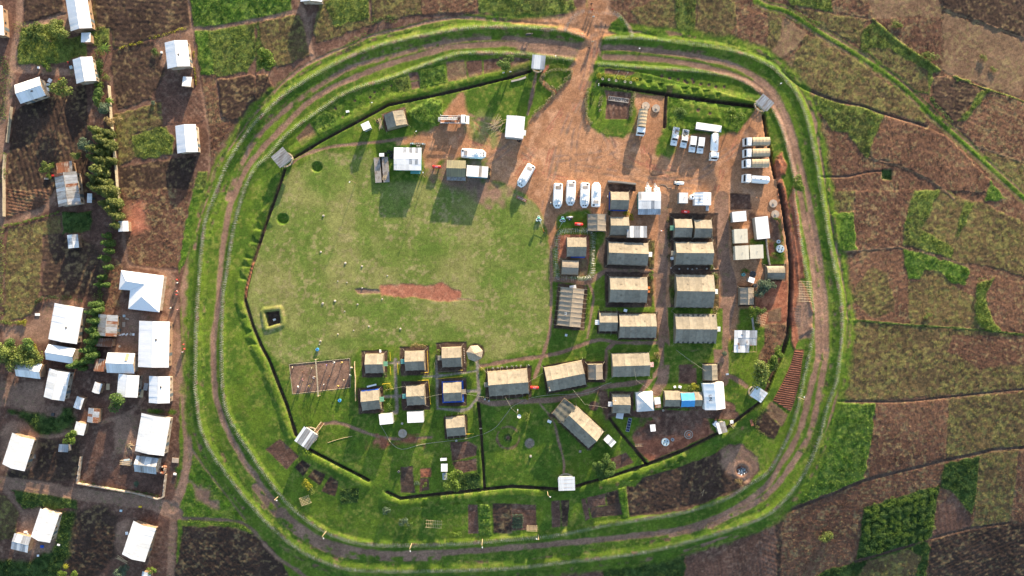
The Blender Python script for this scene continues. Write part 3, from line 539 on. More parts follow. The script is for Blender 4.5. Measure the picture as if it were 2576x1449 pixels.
# ------------------------------------------------------------------ tents: outline at the eaves, ridge direction, pad
# (corners TL,TR,BR,BL, axis, eave, ridge, bays, options, label)
TENTS = [
 (B1((1242,478),(1455,480),(1478,705),(1238,700)), 'h', 1.7, 3.1, 3, dict(tarp='blue', pad=0), 'tent with blue tarpaulin skirt right of the row of armoured vehicles'),
 (B1((955,757),(1185,765),(1185,975),(952,970)), 'v', 1.7, 2.8, 3, dict(pad=0, dull=1), 'faded tent with its ridge running up the picture below the armoured vehicles'),
 (B1((1234,792),(1478,795),(1458,1024),(1240,1022)), 'h', 1.7, 3.0, 3, dict(pad=0), 'square tent joined to a metal roofed lean-to beside a small bush'),
 (B1((695,1055),(935,1052),(930,1298),(690,1295)), 'h', 1.7, 3.0, 3, dict(tarp='bluelow', pad=4, padk='redflat'), 'tent with a blue hem inside the coil of razor wire'),
 (B9((372,58),(612,72),(615,285),(362,276)), 'h', 1.4, 2.5, 2, dict(pad=3, padk='tan', round=1, dull=1), 'small rounded tent in the wired enclosure near the grass field'),
 (B1((1225,1105),(1705,1122),(1712,1410),(1198,1390)), 'h', 1.8, 3.6, 5, dict(pad=7, porch='E', win=1, notch=1, pc='white'), 'long tent with white porch, topmost of the four long tents in the middle column'),
 (B9((358,458),(706,510),(655,1080),(290,1040)), 'v', 1.8, 3.4, 8, dict(pad=6, guys=1, text='77', dull=1), 'long ribbed tent marked 77 standing beside the playing field'),
 (B9((1086,305),(1640,325),(1660,702),(1092,704)), 'h', 1.8, 3.6, 5, dict(pad=9, win=1, notch=1, barrels=1), 'long tent with two orange porch covers on its right end'),
 (B9((940,862),(1205,860),(1205,1140),(925,1138)), 'h', 1.6, 2.8, 3, dict(pad=3, guys=1, porch='W', pc='white'), 'small tent with white awning at left, butted against a long tent'),
 (B9((1230,880),(1780,878),(1792,1238),(1235,1240)), 'h', 1.8, 3.4, 7, dict(pad=2, win=1), 'long patched tent butted against a small tent at the road'),
 (B2((432,820),(648,820),(655,1054),(434,1050)), 'h', 1.7, 3.0, 3, dict(pad=11, porch='W', pc='green'), 'left one of the twin tents sharing a dark dug pad'),
 (B2((680,832),(905,828),(892,1060),(686,1055)), 'h', 1.7, 3.0, 3, dict(pad=11), 'right one of the twin tents sharing a dark dug pad'),
 (B2((440,1108),(912,1110),(918,1400),(452,1395)), 'h', 1.8, 3.6, 5, dict(pad=8, porch='W', win=1, notch=1, pc='tan'), 'long tent below the twin tents with a tan porch at left'),
 (B3((290,228),(770,240),(760,652),(290,650)), 'h', 1.8, 3.8, 6, dict(pad=10, porch='E', win=1, notch=1, pc='white'), 'deep long tent with white porch and a shaded upper slope'),
 (B3((262,722),(800,742),(792,1095),(300,1108)), 'h', 1.8, 3.4, 6, dict(pad=12, padk='grass', porch='E', pc='white', tyres=1), 'weathered long tent weighed down with tyres along its edges'),
 (B3((1100,397),(1276,400),(1276,613),(1098,610)), 'v', 1.8, 2.8, 3, dict(pad=2, dull=1), 'small grey tent beside the orange flower bed and teal bush'),
 (B3((1430,127),(1650,125),(1655,293),(1434,292)), 'h', 1.5, 2.6, 3, dict(pad=2, round=1), 'rounded small tent backing onto the red trench'),
 (B5((235,192),(488,178),(490,430),(258,436)), 'h', 1.7, 3.0, 3, dict(pad=10, porch='W', pc='tan', stones=1), 'tent on a dug pad left of the thatched hut'),
 (B5((830,495),(1325,458),(1330,765),(832,806)), 'h', 1.8, 3.6, 6, dict(pad=5, porch='W', win=1, pc='tan', guys=1), 'long tent behind the row of white buckets'),
 (B6((250,285),(735,190),(755,495),(298,586)), 'h', 1.8, 3.6, 7, dict(pad=3, win=1), 'long tent set askew beside a red fire tank'),
 (B5((262,635),(490,622),(494,860),(268,866)), 'h', 1.7, 3.1, 3, dict(tarp='bluefull', pad=9, porch='E', pc='tan'), 'tent wrapped round with bright blue tarpaulin on a yellow edged plot'),
 (B5((290,1075),(535,1055),(532,1290),(315,1308)), 'h', 1.7, 3.0, 3, dict(pad=3, guys=1, porch=None), 'lone tent at the head of the long inner trench'),
 (B4((1208,272),(1444,270),(1435,508),(1220,513)), 'h', 1.7, 3.0, 3, dict(pad=7, porch='E', pc='green'), 'upper left tent of the six small tents by the playing field'),
 (B4((1705,238),(1955,226),(1958,472),(1722,480)), 'h', 1.7, 3.0, 3, dict(pad=9, porch='W', pc='teal'), 'tent with dry yellow bushes behind it and a teal door mat'),
 (B4((1150,742),(1390,712),(1398,962),(1180,980)), 'h', 1.7, 3.0, 3, dict(pad=6, porch='E', pc='green', tarp='blueback'), 'tilted tent with a strip of blue tarp along its back edge'),
 (B4((1730,672),(1955,660),(1965,908),(1738,918)), 'h', 1.7, 3.0, 3, dict(pad=9, porch='W', pc='teal'), 'lower middle tent of the six with a pale gable flap'),
 (B6((795,240),(982,235),(982,425),(800,425)), 'v', 1.7, 2.8, 2, dict(pad=5, dull=1), 'small two tone tent between two long tents'),
 (B6((1088,103),(1562,96),(1570,382),(1110,402)), 'h', 1.8, 3.5, 6, dict(pad=6, padk='grass', porch='E', notch=1, pc='red'), 'long tent with red checked cloth at its right end'),
 (B6((1102,618),(1328,620),(1322,855),(1104,852)), 'h', 1.7, 3.0, 3, dict(pad=6, porch='W', pc='white'), 'tent between the great camouflaged tent and the white square tent'),
 (B7((148,580),(338,578),(345,770),(150,768)), 'h', 1.6, 2.8, 3, dict(pad=2), 'tan and blue grey tent left of the bright blue roof'),
 (B7((352,600),(520,590),(525,772),(355,772)), 'h', 1.8, 2.9, 2, dict(pad=0, cover='sky'), 'tent covered by a bright sky blue plastic sheet'),
 (B7((520,586),(612,590),(615,762),(525,766)), 'h', 1.6, 2.7, 2, dict(pad=0), 'narrow brown tent showing beside the sky blue plastic sheet'),
 (B7((648,245),(812,243),(822,432),(645,435)), 'v', 1.7, 2.9, 3, dict(pad=2), 'small tent directly above the large white tent'),
 (B8((318,170),(560,80),(606,265),(368,345)), 'v', 1.8, 3.2, 3, dict(pad=3, padk='soil'), 'khaki work tent by the north trench with a log pile'),
]
for q, ax, ev, rg, nb, op, lb in TENTS:
    if op.get('pad'):
        cx = sum(p[0] for p in q) / 4; cy = sum(p[1] for p in q) / 4; e = op['pad'] * 1.15 + 2
        ring_ = []
        for p in q:
            d = np.array([p[0] - cx, p[1] - cy]); ring_.append((p[0] + np.sign(d[0]) * e, p[1] + np.sign(d[1]) * e))
        k = op.get('padk', 'black')
        area(ring_, k, 'tent_pad', -.13 if k == 'black' else 0, soft=1.2, wob=3, relief=.5)
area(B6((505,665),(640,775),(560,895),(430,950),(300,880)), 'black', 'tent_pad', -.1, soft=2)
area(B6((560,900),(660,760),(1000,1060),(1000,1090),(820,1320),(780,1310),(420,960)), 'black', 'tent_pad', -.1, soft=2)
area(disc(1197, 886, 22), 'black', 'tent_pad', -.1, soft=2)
# flower strips hugging the big tents
for p in [B3((205,240),(290,230),(290,640),(210,590)), B3((745,230),(820,235),(825,640),(750,650)), B9((1660,300),(1740,310),(1750,560),(1700,600)), B1((1715,1080),(1800,1090),(1790,1440),(1720,1440))]:
    area(p, 'olive', 'flower_bed', .1, soft=2, wob=5)

# ------------------------------------------------------------------ ground mesh, split by surface
crop = np.isin(KND, [KNAMES.index(k) + 1 for k in ('brown', 'olive', 'dark', 'green', 'bright', 'darkgrn', 'lush', 'soil', 'tan')])
COL *= np.where(crop, 0.74 + 0.62 * N_fine * (.5 + .8 * N_sm), 0.80 + 0.40 * N_fine * (.6 + .8 * N_sm))[:, None] * (0.90 + 0.20 * N_big)[:, None]
Z = GZ + HT + ROUGH * 1.0 + (N_fine - .5) * .03
ZG = Z.reshape(NY, NX)
def gz(x, y):
    u = min(max((x - xs[0]) / STEP, 0), NX - 1.001); v = min(max((y - ys[0]) / STEP, 0), NY - 1.001)
    i, j = int(u), int(v); fu, fv = u - i, v - j
    return float((ZG[j, i] * (1 - fu) + ZG[j, i + 1] * fu) * (1 - fv) + (ZG[j + 1, i] * (1 - fu) + ZG[j + 1, i + 1] * fu) * fv)
def G(fx, fy, dz=0.0):
    p = W(fx, fy); z = p.z
    for _ in range(3):
        z = gz(p.x, p.y); p.x = (fx - CX) * K * (H - z) / H; p.y = (CY - fy) * K * (H - z) / H
    p.z = gz(p.x, p.y) + dz; return p

def nodes(name):
    m = bpy.data.materials.new(name); m.use_nodes = True; t = m.node_tree; t.nodes.clear()
    o = t.nodes.new('ShaderNodeOutputMaterial'); b = t.nodes.new('ShaderNodeBsdfPrincipled')
    t.links.new(b.outputs[0], o.inputs[0]); return m, t, b
def mix(t, a, b, f, mode='MIX'):
    n = t.nodes.new('ShaderNodeMix'); n.data_type = 'RGBA'; n.blend_type = mode
    for i, v in ((0, f), (6, a), (7, b)):
        if hasattr(v, 'links'): t.links.new(v, n.inputs[i])
        else: n.inputs[i].default_value = v if i == 0 else (tuple(v) + (1,))[:4]
    return n.outputs[2]
def noise(t, scale, detail=3, vec=None, rough=.55):
    n = t.nodes.new('ShaderNodeTexNoise'); n.inputs['Scale'].default_value = scale; n.inputs['Detail'].default_value = detail; n.inputs['Roughness'].default_value = rough
    if vec is not None: t.links.new(vec, n.inputs['Vector'])
    return n.outputs['Fac']
def ramp(t, x, a, b, va=0., vb=1.):
    n = t.nodes.new('ShaderNodeMapRange'); n.inputs[1].default_value = a; n.inputs[2].default_value = b; n.inputs[3].default_value = va; n.inputs[4].default_value = vb
    t.links.new(x, n.inputs[0]); return n.outputs[0]
MG, t, b = nodes('ground_surface')
at = t.nodes.new('ShaderNodeAttribute'); at.attribute_name = 'Col'
geo = t.nodes.new('ShaderNodeNewGeometry')
f1 = ramp(t, noise(t, 2.6, 4, geo.outputs['Position'], .65), .3, .7, .62, 1.38)
f2 = ramp(t, noise(t, .22, 4, geo.outputs['Position']), .3, .7, .86, 1.14)
mu = t.nodes.new('ShaderNodeMath'); mu.operation = 'MULTIPLY'; t.links.new(f1, mu.inputs[0]); t.links.new(f2, mu.inputs[1])
vm = t.nodes.new('ShaderNodeVectorMath'); vm.operation = 'SCALE'; t.links.new(at.outputs['Color'], vm.inputs[0]); t.links.new(mu.outputs[0], vm.inputs['Scale'])
t.links.new(vm.outputs[0], b.inputs['Base Color']); b.inputs['Roughness'].default_value = .95; b.inputs['Specular IOR Level'].default_value = .15
bp = t.nodes.new('ShaderNodeBump'); bp.inputs['Strength'].default_value = .5; bp.inputs['Distance'].default_value = .06
t.links.new(noise(t, 3.5, 4, geo.outputs['Position'], .7), bp.inputs['Height']); t.links.new(bp.outputs[0], b.inputs['Normal'])

def mesh_np(name, V, Fq, mat=None, smooth_=True, col=None):
    me = bpy.data.meshes.new(name); n = len(Fq); k = Fq.shape[1]
    me.vertices.add(len(V)); me.vertices.foreach_set('co', np.ascontiguousarray(V, np.float32).ravel())
    me.loops.add(n * k); me.loops.foreach_set('vertex_index', np.ascontiguousarray(Fq, np.int32).ravel())
    me.polygons.add(n); me.polygons.foreach_set('loop_start', np.arange(0, n * k, k, dtype=np.int32)); me.polygons.foreach_set('loop_total', np.full(n, k, np.int32))
    me.polygons.foreach_set('use_smooth', np.full(n, smooth_))
    if mat: me.materials.append(mat)
    me.update(calc_edges=True)
    if col is not None:
        a = me.color_attributes.new('Col', 'FLOAT_COLOR', 'POINT'); cc = np.ones((len(V), 4), np.float32); cc[:, :3] = col; a.data.foreach_set('color', cc.ravel())
    return me
V = np.column_stack([GX, GY, Z]).astype(np.float32)
ii = (np.arange(NY - 1)[:, None] * NX + np.arange(NX - 1)[None, :]).ravel()
Q = np.column_stack([ii, ii + 1, ii + NX + 1, ii + NX])
qc = CLS[ii]
# merge tiny leftovers of a surface into the grass, and join classes that repeat a name when they are small
cnt = np.bincount(qc, minlength=len(CLASSES))
first = {}
remap = np.arange(len(CLASSES))
for i, nme in enumerate(CLASSES):
    if cnt[i] == 0: continue
    if nme in ('perimeter_verge', 'perimeter_track', 'village_lane', 'village_yard', 'wheel_rut', 'camp_road', 'dirt_yard', 'gate_road', 'trench', 'earth_bank', 'footpath', 'field_path', 'rough_grass', 'grass_patch', 'planting_hole', 'firing_niche', 'farm_road', 'gate_lawn', 'tent_pad', 'bare_ground'):
        if nme in first: remap[i] = first[nme]
        else: first[nme] = i
qc = remap[qc]
order = np.argsort(qc, kind='stable'); qs = qc[order]; cuts = np.flatnonzero(np.diff(qs)) + 1
for blk in np.split(order, cuts):
    nm = CLASSES[qc[blk[0]]]
    if nm == 'grass' : nm = 'ground'
    q = Q[blk]; u, inv = np.unique(q, return_inverse=True)
    me = mesh_np(nm, V[u], inv.reshape(q.shape), MG, True, COL[u])
    o = bpy.data.objects.new(nm, me); C.objects.link(o); o['kind'] = 'structure'
# earth ridges of the furrowed plot, as laid by hoe
rp = [W(*p) for p in B7((1785,55),(1898,55),(1876,180),(1840,450),(1776,700),(1728,825),(1515,690),(1645,450),(1742,220))]
ang = rad(-9); ca, sa = math.cos(ang), math.sin(ang); uv = [(p.x * ca + p.y * sa, -p.x * sa + p.y * ca) for p in rp]; rv, rf = [], []
v_ = min(q[1] for q in uv) + .4
while v_ < max(q[1] for q in uv) - .3:
    xsx = sorted(q[0] + (v_ - q[1]) / (r_[1] - q[1]) * (r_[0] - q[0]) for q, r_ in zip(uv, uv[1:] + uv[:1]) if (q[1] > v_) != (r_[1] > v_))
    if len(xsx) >= 2:
        n = max(2, int((xsx[1] - xsx[0]) / .5)); o_ = len(rv)
        for k in range(n + 1):
            u_ = xsx[0] + (xsx[1] - xsx[0]) * k / n; w_ = .05 * math.sin(u_ * 1.3 + v_)
            for dv, dz in ((-.27, -.05), (-.05, .20 + R.uniform(-.03, .03)), (.08, .19), (.27, -.05)):
                vv = v_ + dv + w_; x_, y_ = u_ * ca - vv * sa, u_ * sa + vv * ca; rv.append((x_, y_, gz(x_, y_) + dz))
        rf += [(o_ + k * 4 + j, o_ + k * 4 + 4 + j, o_ + k * 4 + 5 + j, o_ + k * 4 + 1 + j) for k in range(n) for j in range(3)]
    v_ += .68
rv = np.array(rv); o = bpy.data.objects.new('earth_ridges', mesh_np('earth_ridges', rv, np.array(rf), MG, True, np.tile(np.array([[.21, .088, .054]]), (len(rv), 1)) * np.random.RandomState(2).uniform(.8, 1.2, (len(rv), 1)))); C.objects.link(o); o['kind'] = 'structure'
# leafy growth standing on the plots
def scatter(name, kinds, n, size, z0, seed, lift=.5):
    rs = np.random.RandomState(seed); ids = np.nonzero(np.isin(KND, [KNAMES.index(k) + 1 for k in kinds]))[0]
    wt = N_sm[ids] ** 2 * (.3 + N_mid[ids]); q = rs.choice(ids, n, p=wt / wt.sum())
    x = GX[q] + rs.uniform(-.15, .15, n); y = GY[q] + rs.uniform(-.15, .15, n); z = Z[q] + rs.uniform(z0 * .3, z0, n)
    c_ = np.column_stack([x, y, z]); nr = rs.normal(size=(n, 3)) * .7 + np.array([0, 0, lift]); nr /= np.linalg.norm(nr, axis=1)[:, None]
    a_ = np.cross(nr, rs.normal(size=(n, 3))); a_ /= np.linalg.norm(a_, axis=1)[:, None]; b_ = np.cross(nr, a_); s_ = size * rs.uniform(.6, 1.4, n)[:, None]
    P_ = np.stack([c_ - a_ * s_, c_ - b_ * s_ * .5, c_ + a_ * s_, c_ + b_ * s_ * .5], 1).reshape(-1, 3)
    cc = np.repeat(np.clip(COL[q] * rs.uniform(.7, 1.5, n)[:, None] * np.array([1.0, 1.02, .97]), 0, .5), 4, axis=0)
    o = bpy.data.objects.new(name, mesh_np(name, P_, np.arange(4 * n).reshape(n, 4), MG, False, cc)); C.objects.link(o); o['kind'] = 'stuff'
scatter('crop_leaves', ('brown', 'olive'), 90000, .13, .14, 3)
scatter('green_crop_leaves', ('green', 'bright', 'darkgrn'), 80000, .15, .22, 4)
scatter('tall_grass', ('lush',), 30000, .11, .10, 5, 1.2)
# land beyond the picture, coarse, to the horizon
MF, t, b = nodes('far_land')
geo = t.nodes.new('ShaderNodeNewGeometry')
c = mix(t, (.14, .09, .055), (.085, .11, .03), ramp(t, noise(t, .02, 4, geo.outputs['Position']), .4, .6))
t.links.new(c, b.inputs['Base Color']); b.inputs['Roughness'].default_value = .95
rx = np.concatenate([np.linspace(-2000, -170, 12), np.linspace(-166.5, 166.5, 40), np.linspace(170, 2000, 12)])
ry = np.concatenate([np.linspace(-2000, -100, 12), np.linspace(-97, 97, 30), np.linspace(100, 2000, 12)])
LX, LY = [a.ravel() for a in np.meshgrid(rx, ry)]
LZ = base(LX, LY); LZ = np.maximum(LZ, -40.0); LZ = np.where((abs(LX) < 167) & (abs(LY) < 97.5), LZ - 4.0, LZ - .1)
n1 = len(rx); i2 = (np.arange(len(ry) - 1)[:, None] * n1 + np.arange(n1 - 1)[None, :]).ravel()
o = bpy.data.objects.new('terrain', mesh_np('terrain', np.column_stack([LX, LY, LZ]), np.column_stack([i2, i2 + 1, i2 + n1 + 1, i2 + n1]), MF)); C.objects.link(o); o['kind'] = 'structure'
# ------------------------------------------------------------------ object materials
def M(name, c, rough=.7, var=.12, sc=2.0, metal=0., spec=.3, c2=None, k=(.45, .6), bump=0, streak=None, objv=.08, bs=8.):
    m, t, b = nodes(name)
    tc = t.nodes.new('ShaderNodeTexCoord'); v = tc.outputs['Object']
    if streak:
        mp = t.nodes.new('ShaderNodeMapping'); mp.inputs['Scale'].default_value = streak; t.links.new(v, mp.inputs[0]); v = mp.outputs[0]
    oi = t.nodes.new('ShaderNodeObjectInfo')
    ad = t.nodes.new('ShaderNodeVectorMath'); ad.operation = 'ADD'; t.links.new(v, ad.inputs[0])
    sx = t.nodes.new('ShaderNodeVectorMath'); sx.operation = 'SCALE'; t.links.new(oi.outputs['Location'], sx.inputs[0]); sx.inputs['Scale'].default_value = .37
    t.links.new(sx.outputs[0], ad.inputs[1]); v = ad.outputs[0]
    n1 = noise(t, sc, 4, v, .6)
    lo = tuple(x * (1 - var) for x in c); hi = tuple(min(1, x * (1 + var)) for x in c)
    col = mix(t, lo, hi, ramp(t, n1, .3, .7))
    if c2: col = mix(t, col, c2, ramp(t, noise(t, sc * .55, 5, v, .65), k[0], k[1]))
    rr = ramp(t, oi.outputs['Random'], 0, 1, 1 - objv, 1 + objv)
    vm = t.nodes.new('ShaderNodeVectorMath'); vm.operation = 'SCALE'; t.links.new(col, vm.inputs[0]); t.links.new(rr, vm.inputs['Scale'])
    t.links.new(vm.outputs[0], b.inputs['Base Color'])
    b.inputs['Roughness'].default_value = rough; b.inputs['Metallic'].default_value = metal; b.inputs['Specular IOR Level'].default_value = spec
    if bump:
        bp = t.nodes.new('ShaderNodeBump'); bp.inputs['Strength'].default_value = bump; bp.inputs['Distance'].default_value = .05
        t.links.new(noise(t, bs, 3, v), bp.inputs['Height']); t.links.new(bp.outputs[0], b.inputs['Normal'])
    return m
m_new = M('new_roof_sheet', (.84,.84,.84), .38, .04, 3, 0, .5, objv=.03)
m_white = M('white_roof_sheet', (.76,.76,.74), .45, .08, 3, 0, .4, c2=(.55,.55,.54), k=(.55,.75), objv=.1)
m_zinc = M('zinc_sheet', (.46,.48,.50), .45, .12, 2.5, .25, .5, c2=(.34,.34,.34), objv=.2)
m_grey = M('weathered_zinc_sheet', (.34,.34,.33), .6, .15, 2.5, .1, .4, c2=(.22,.19,.17), objv=.25)
m_rust = M('rusty_sheet', (.21,.085,.045), .8, .25, 2.5, 0, .2, c2=(.36,.30,.25), k=(.5,.62), objv=.2)
m_olive = M('mossy_sheet', (.26,.24,.14), .7, .18, 1.6, 0, .3, c2=(.17,.15,.10), streak=(1, .2, 1), objv=.06)
m_blue = M('blue_sheet', (.09,.33,.50), .5, .12, 3)
m_trim = M('ridge_cap', (.72,.72,.72), .4, .05, 3, 0, .5)
m_mud = M('mud_wall', (.30,.20,.13), .9, .18, 1.5, c2=(.22,.14,.09), bump=.4)
m_plaster = M('plaster_wall', (.45,.38,.30), .9, .1, 1.5, c2=(.30,.22,.16), bump=.2)
m_tin = M('tin_wall', (.33,.35,.35), .6, .15, 3, .1, .4, streak=(4, 4, .5))
m_teal = M('teal_painted_tin', (.10,.30,.28), .6, .12, 3)
m_wood = M('timber', (.36,.25,.14), .8, .2, 4)
m_palew = M('pale_timber', (.56,.44,.27), .8, .15, 4)
m_oldw = M('old_boards', (.27,.24,.21), .85, .2, 4)
m_door = M('door_paint', (.10,.13,.15), .6, .1, 3)
m_glass = M('window_glass', (.02,.024,.03), .35, .05, 1, 0, .25)
m_can = M('canvas_tan', (.285,.252,.195), .92, .14, 1.2, 0, .1, c2=(.20,.178,.142), k=(.48,.72), bump=.3, bs=5, objv=.13)
m_cand = M('canvas_faded', (.29,.245,.19), .92, .12, 1.6, 0, .1, c2=(.25,.23,.20), k=(.5,.72), bump=.3, bs=5, objv=.05)
m_wall = M('canvas_wall', (.24,.205,.15), .95, .12, 2, 0, .1)
m_patch = M('canvas_patch', (.24,.205,.155), .95, .1, 3, 0, .1)
m_seam = M('canvas_seam', (.29,.25,.19), .9, .08, 3, 0, .1)
m_rope = M('rope', (.45,.42,.32), .9, .1, 5)
m_bluet = M('blue_tarpaulin', (.018,.10,.50), .55, .12, 3, 0, .3, bump=.5)
m_sky = M('sky_blue_sheeting', (.06,.34,.70), .5, .1, 2, 0, .3, bump=.5)
m_whitet = M('white_tarpaulin', (.72,.71,.69), .6, .06, 2, 0, .3, bump=.6, bs=4)
m_pvc = M('white_pvc_roof', (.90,.90,.89), .4, .03, 2, 0, .4)
m_beige = M('beige_panel_roof', (.62,.58,.46), .7, .06, 1.5, c2=(.50,.45,.34), k=(.6,.8))
m_paint = M('white_vehicle_paint', (.88,.88,.86), .35, .03, 3, 0, .5, c2=(.60,.52,.44), k=(.66,.85), objv=.03)
m_black = M('black_rubber', (.025,.025,.025), .85, .2, 4)
m_dkm = M('dark_metal', (.06,.06,.06), .6, .2, 4)
m_ink = M('black_lettering', (.03,.03,.035), .8, .05, 3)
m_inkw = M('white_lettering', (.75,.75,.72), .8, .05, 3)
m_inkg = M('grey_lettering', (.09,.10,.11), .8, .05, 3)
m_steel = M('galvanised_steel', (.45,.46,.47), .4, .1, 4, .6, .5)
m_red = M('red_paint', (.55,.035,.03), .45, .08, 4)
m_orange = M('orange_paint', (.65,.20,.05), .5, .1, 4)
m_yellow = M('yellow_paint', (.65,.45,.03), .6, .1, 4)
m_tealp = M('turquoise_paint', (.12,.42,.36), .5, .08, 4)
m_ltblue = M('pale_blue_paint', (.50,.62,.66), .6, .08, 4)
m_conc = M('concrete', (.44,.37,.30), .9, .12, 2, c2=(.36,.29,.23), bump=.2)
m_greyc = M('grey_concrete', (.30,.28,.26), .9, .15, 1.5, c2=(.20,.17,.14), bump=.2)
m_bag = M('sandbag_cloth', (.42,.36,.27), .95, .15, 6)
m_brick = M('fired_brick', (.36,.14,.08), .9, .2, 6)
m_stone = M('pale_stone', (.42,.38,.33), .9, .2, 5)
m_thatch = M('thatch', (.42,.36,.27), .95, .2, 6, c2=(.30,.24,.17), bump=.8, bs=14)
m_reed = M('reed_fence', (.42,.36,.26), .95, .2, 6, bump=.6)
m_rig = M('rig_orange_metal', (.42,.20,.11), .7, .2, 4, c2=(.28,.20,.16))
m_cv = M('cargo_canvas', (.48,.38,.25), .92, .1, 2, 0, .1, c2=(.38,.33,.26), k=(.5,.7), bump=.4)
m_solar = M('solar_cell', (.012,.02,.06), .15, .1, 6, 0, .6)
m_net = M('camouflage_netting', (.17,.16,.135), .95, .35, 9, 0, .1, c2=(.11,.12,.09), bump=1.0, bs=12)
m_green = M('green_canopy', (.14,.34,.22), .7, .1, 3)
m_checks = M('red_checked_cloth', (.62,.50,.46), .9, .1, 6, c2=(.55,.10,.08), k=(.5,.56))
m_skin = M('skin', (.12,.065,.04), .6, .08, 6)
m_hair = M('black_hair', (.012,.010,.009), .8, .1, 9)
m_bark = M('bark', (.14,.10,.07), .9, .2, 5)
m_wire = M('razor_wire', (.48,.49,.46), .5, .4, 1.5, .2, .5, c2=(.16,.14,.10), k=(.45,.6))
m_trash = M('mixed_rubbish', (.40,.38,.38), .8, .5, 5, c2=(.15,.16,.14), k=(.45,.5))
m_compost = M('dark_soil_heap', (.06,.04,.03), .95, .2, 3)
def leafm(name, c, c2):
    m, t, b = nodes(name)
    geo = t.nodes.new('ShaderNodeNewGeometry'); oi = t.nodes.new('ShaderNodeObjectInfo')
    col = mix(t, c, c2, ramp(t, noise(t, 1.8, 3, geo.outputs['Position'], .6), .35, .65))
    rr = ramp(t, geo.outputs['Random Per Island'], 0, 1, .65, 1.35)
    vm = t.nodes.new('ShaderNodeVectorMath'); vm.operation = 'SCALE'; t.links.new(col, vm.inputs[0]); t.links.new(rr, vm.inputs['Scale'])
    t.links.new(vm.outputs[0], b.inputs['Base Color']); b.inputs['Roughness'].default_value = .6; b.inputs['Specular IOR Level'].default_value = .25
    tr = t.nodes.new('ShaderNodeBsdfTranslucent'); t.links.new(vm.outputs[0], tr.inputs[0])
    ms = t.nodes.new('ShaderNodeMixShader'); ms.inputs[0].default_value = .25; t.links.new(b.outputs[0], ms.inputs[1]); t.links.new(tr.outputs[0], ms.inputs[2])
    for l in list(t.links):
        if l.to_node.type == 'OUTPUT_MATERIAL': t.links.remove(l)
    t.links.new(ms.outputs[0], [n for n in t.nodes if n.type == 'OUTPUT_MATERIAL'][0].inputs[0]); return m
l_yel = leafm('leaves_yellow_green', (0.195,0.240,0.053), (0.105,0.150,0.038))
l_mid = leafm('leaves_mid_green', (0.119,0.196,0.042), (0.063,0.119,0.028))
l_brt = leafm('leaves_bright_green', (.15,.22,.03), (.08,.15,.025))
l_dark = leafm('leaves_dark_green', (0.054,0.096,0.030), (0.034,0.066,0.022))
l_gum = leafm('leaves_grey_green', (0.119,0.168,0.112), (0.070,0.119,0.070))
l_pine = leafm('leaves_conifer', (0.192,0.208,0.056), (0.080,0.120,0.032))
l_dry = leafm('leaves_dry_straw', (.34,.26,.12), (.20,.15,.07))
l_gold = leafm('leaves_golden', (.36,.34,.03), (.20,.22,.02))
l_flow = leafm('leaves_orange_flowers', (.45,.16,.03), (.10,.12,.03))
l_pink = leafm('leaves_with_pale_flowers', (.40,.33,.22), (.15,.18,.05))

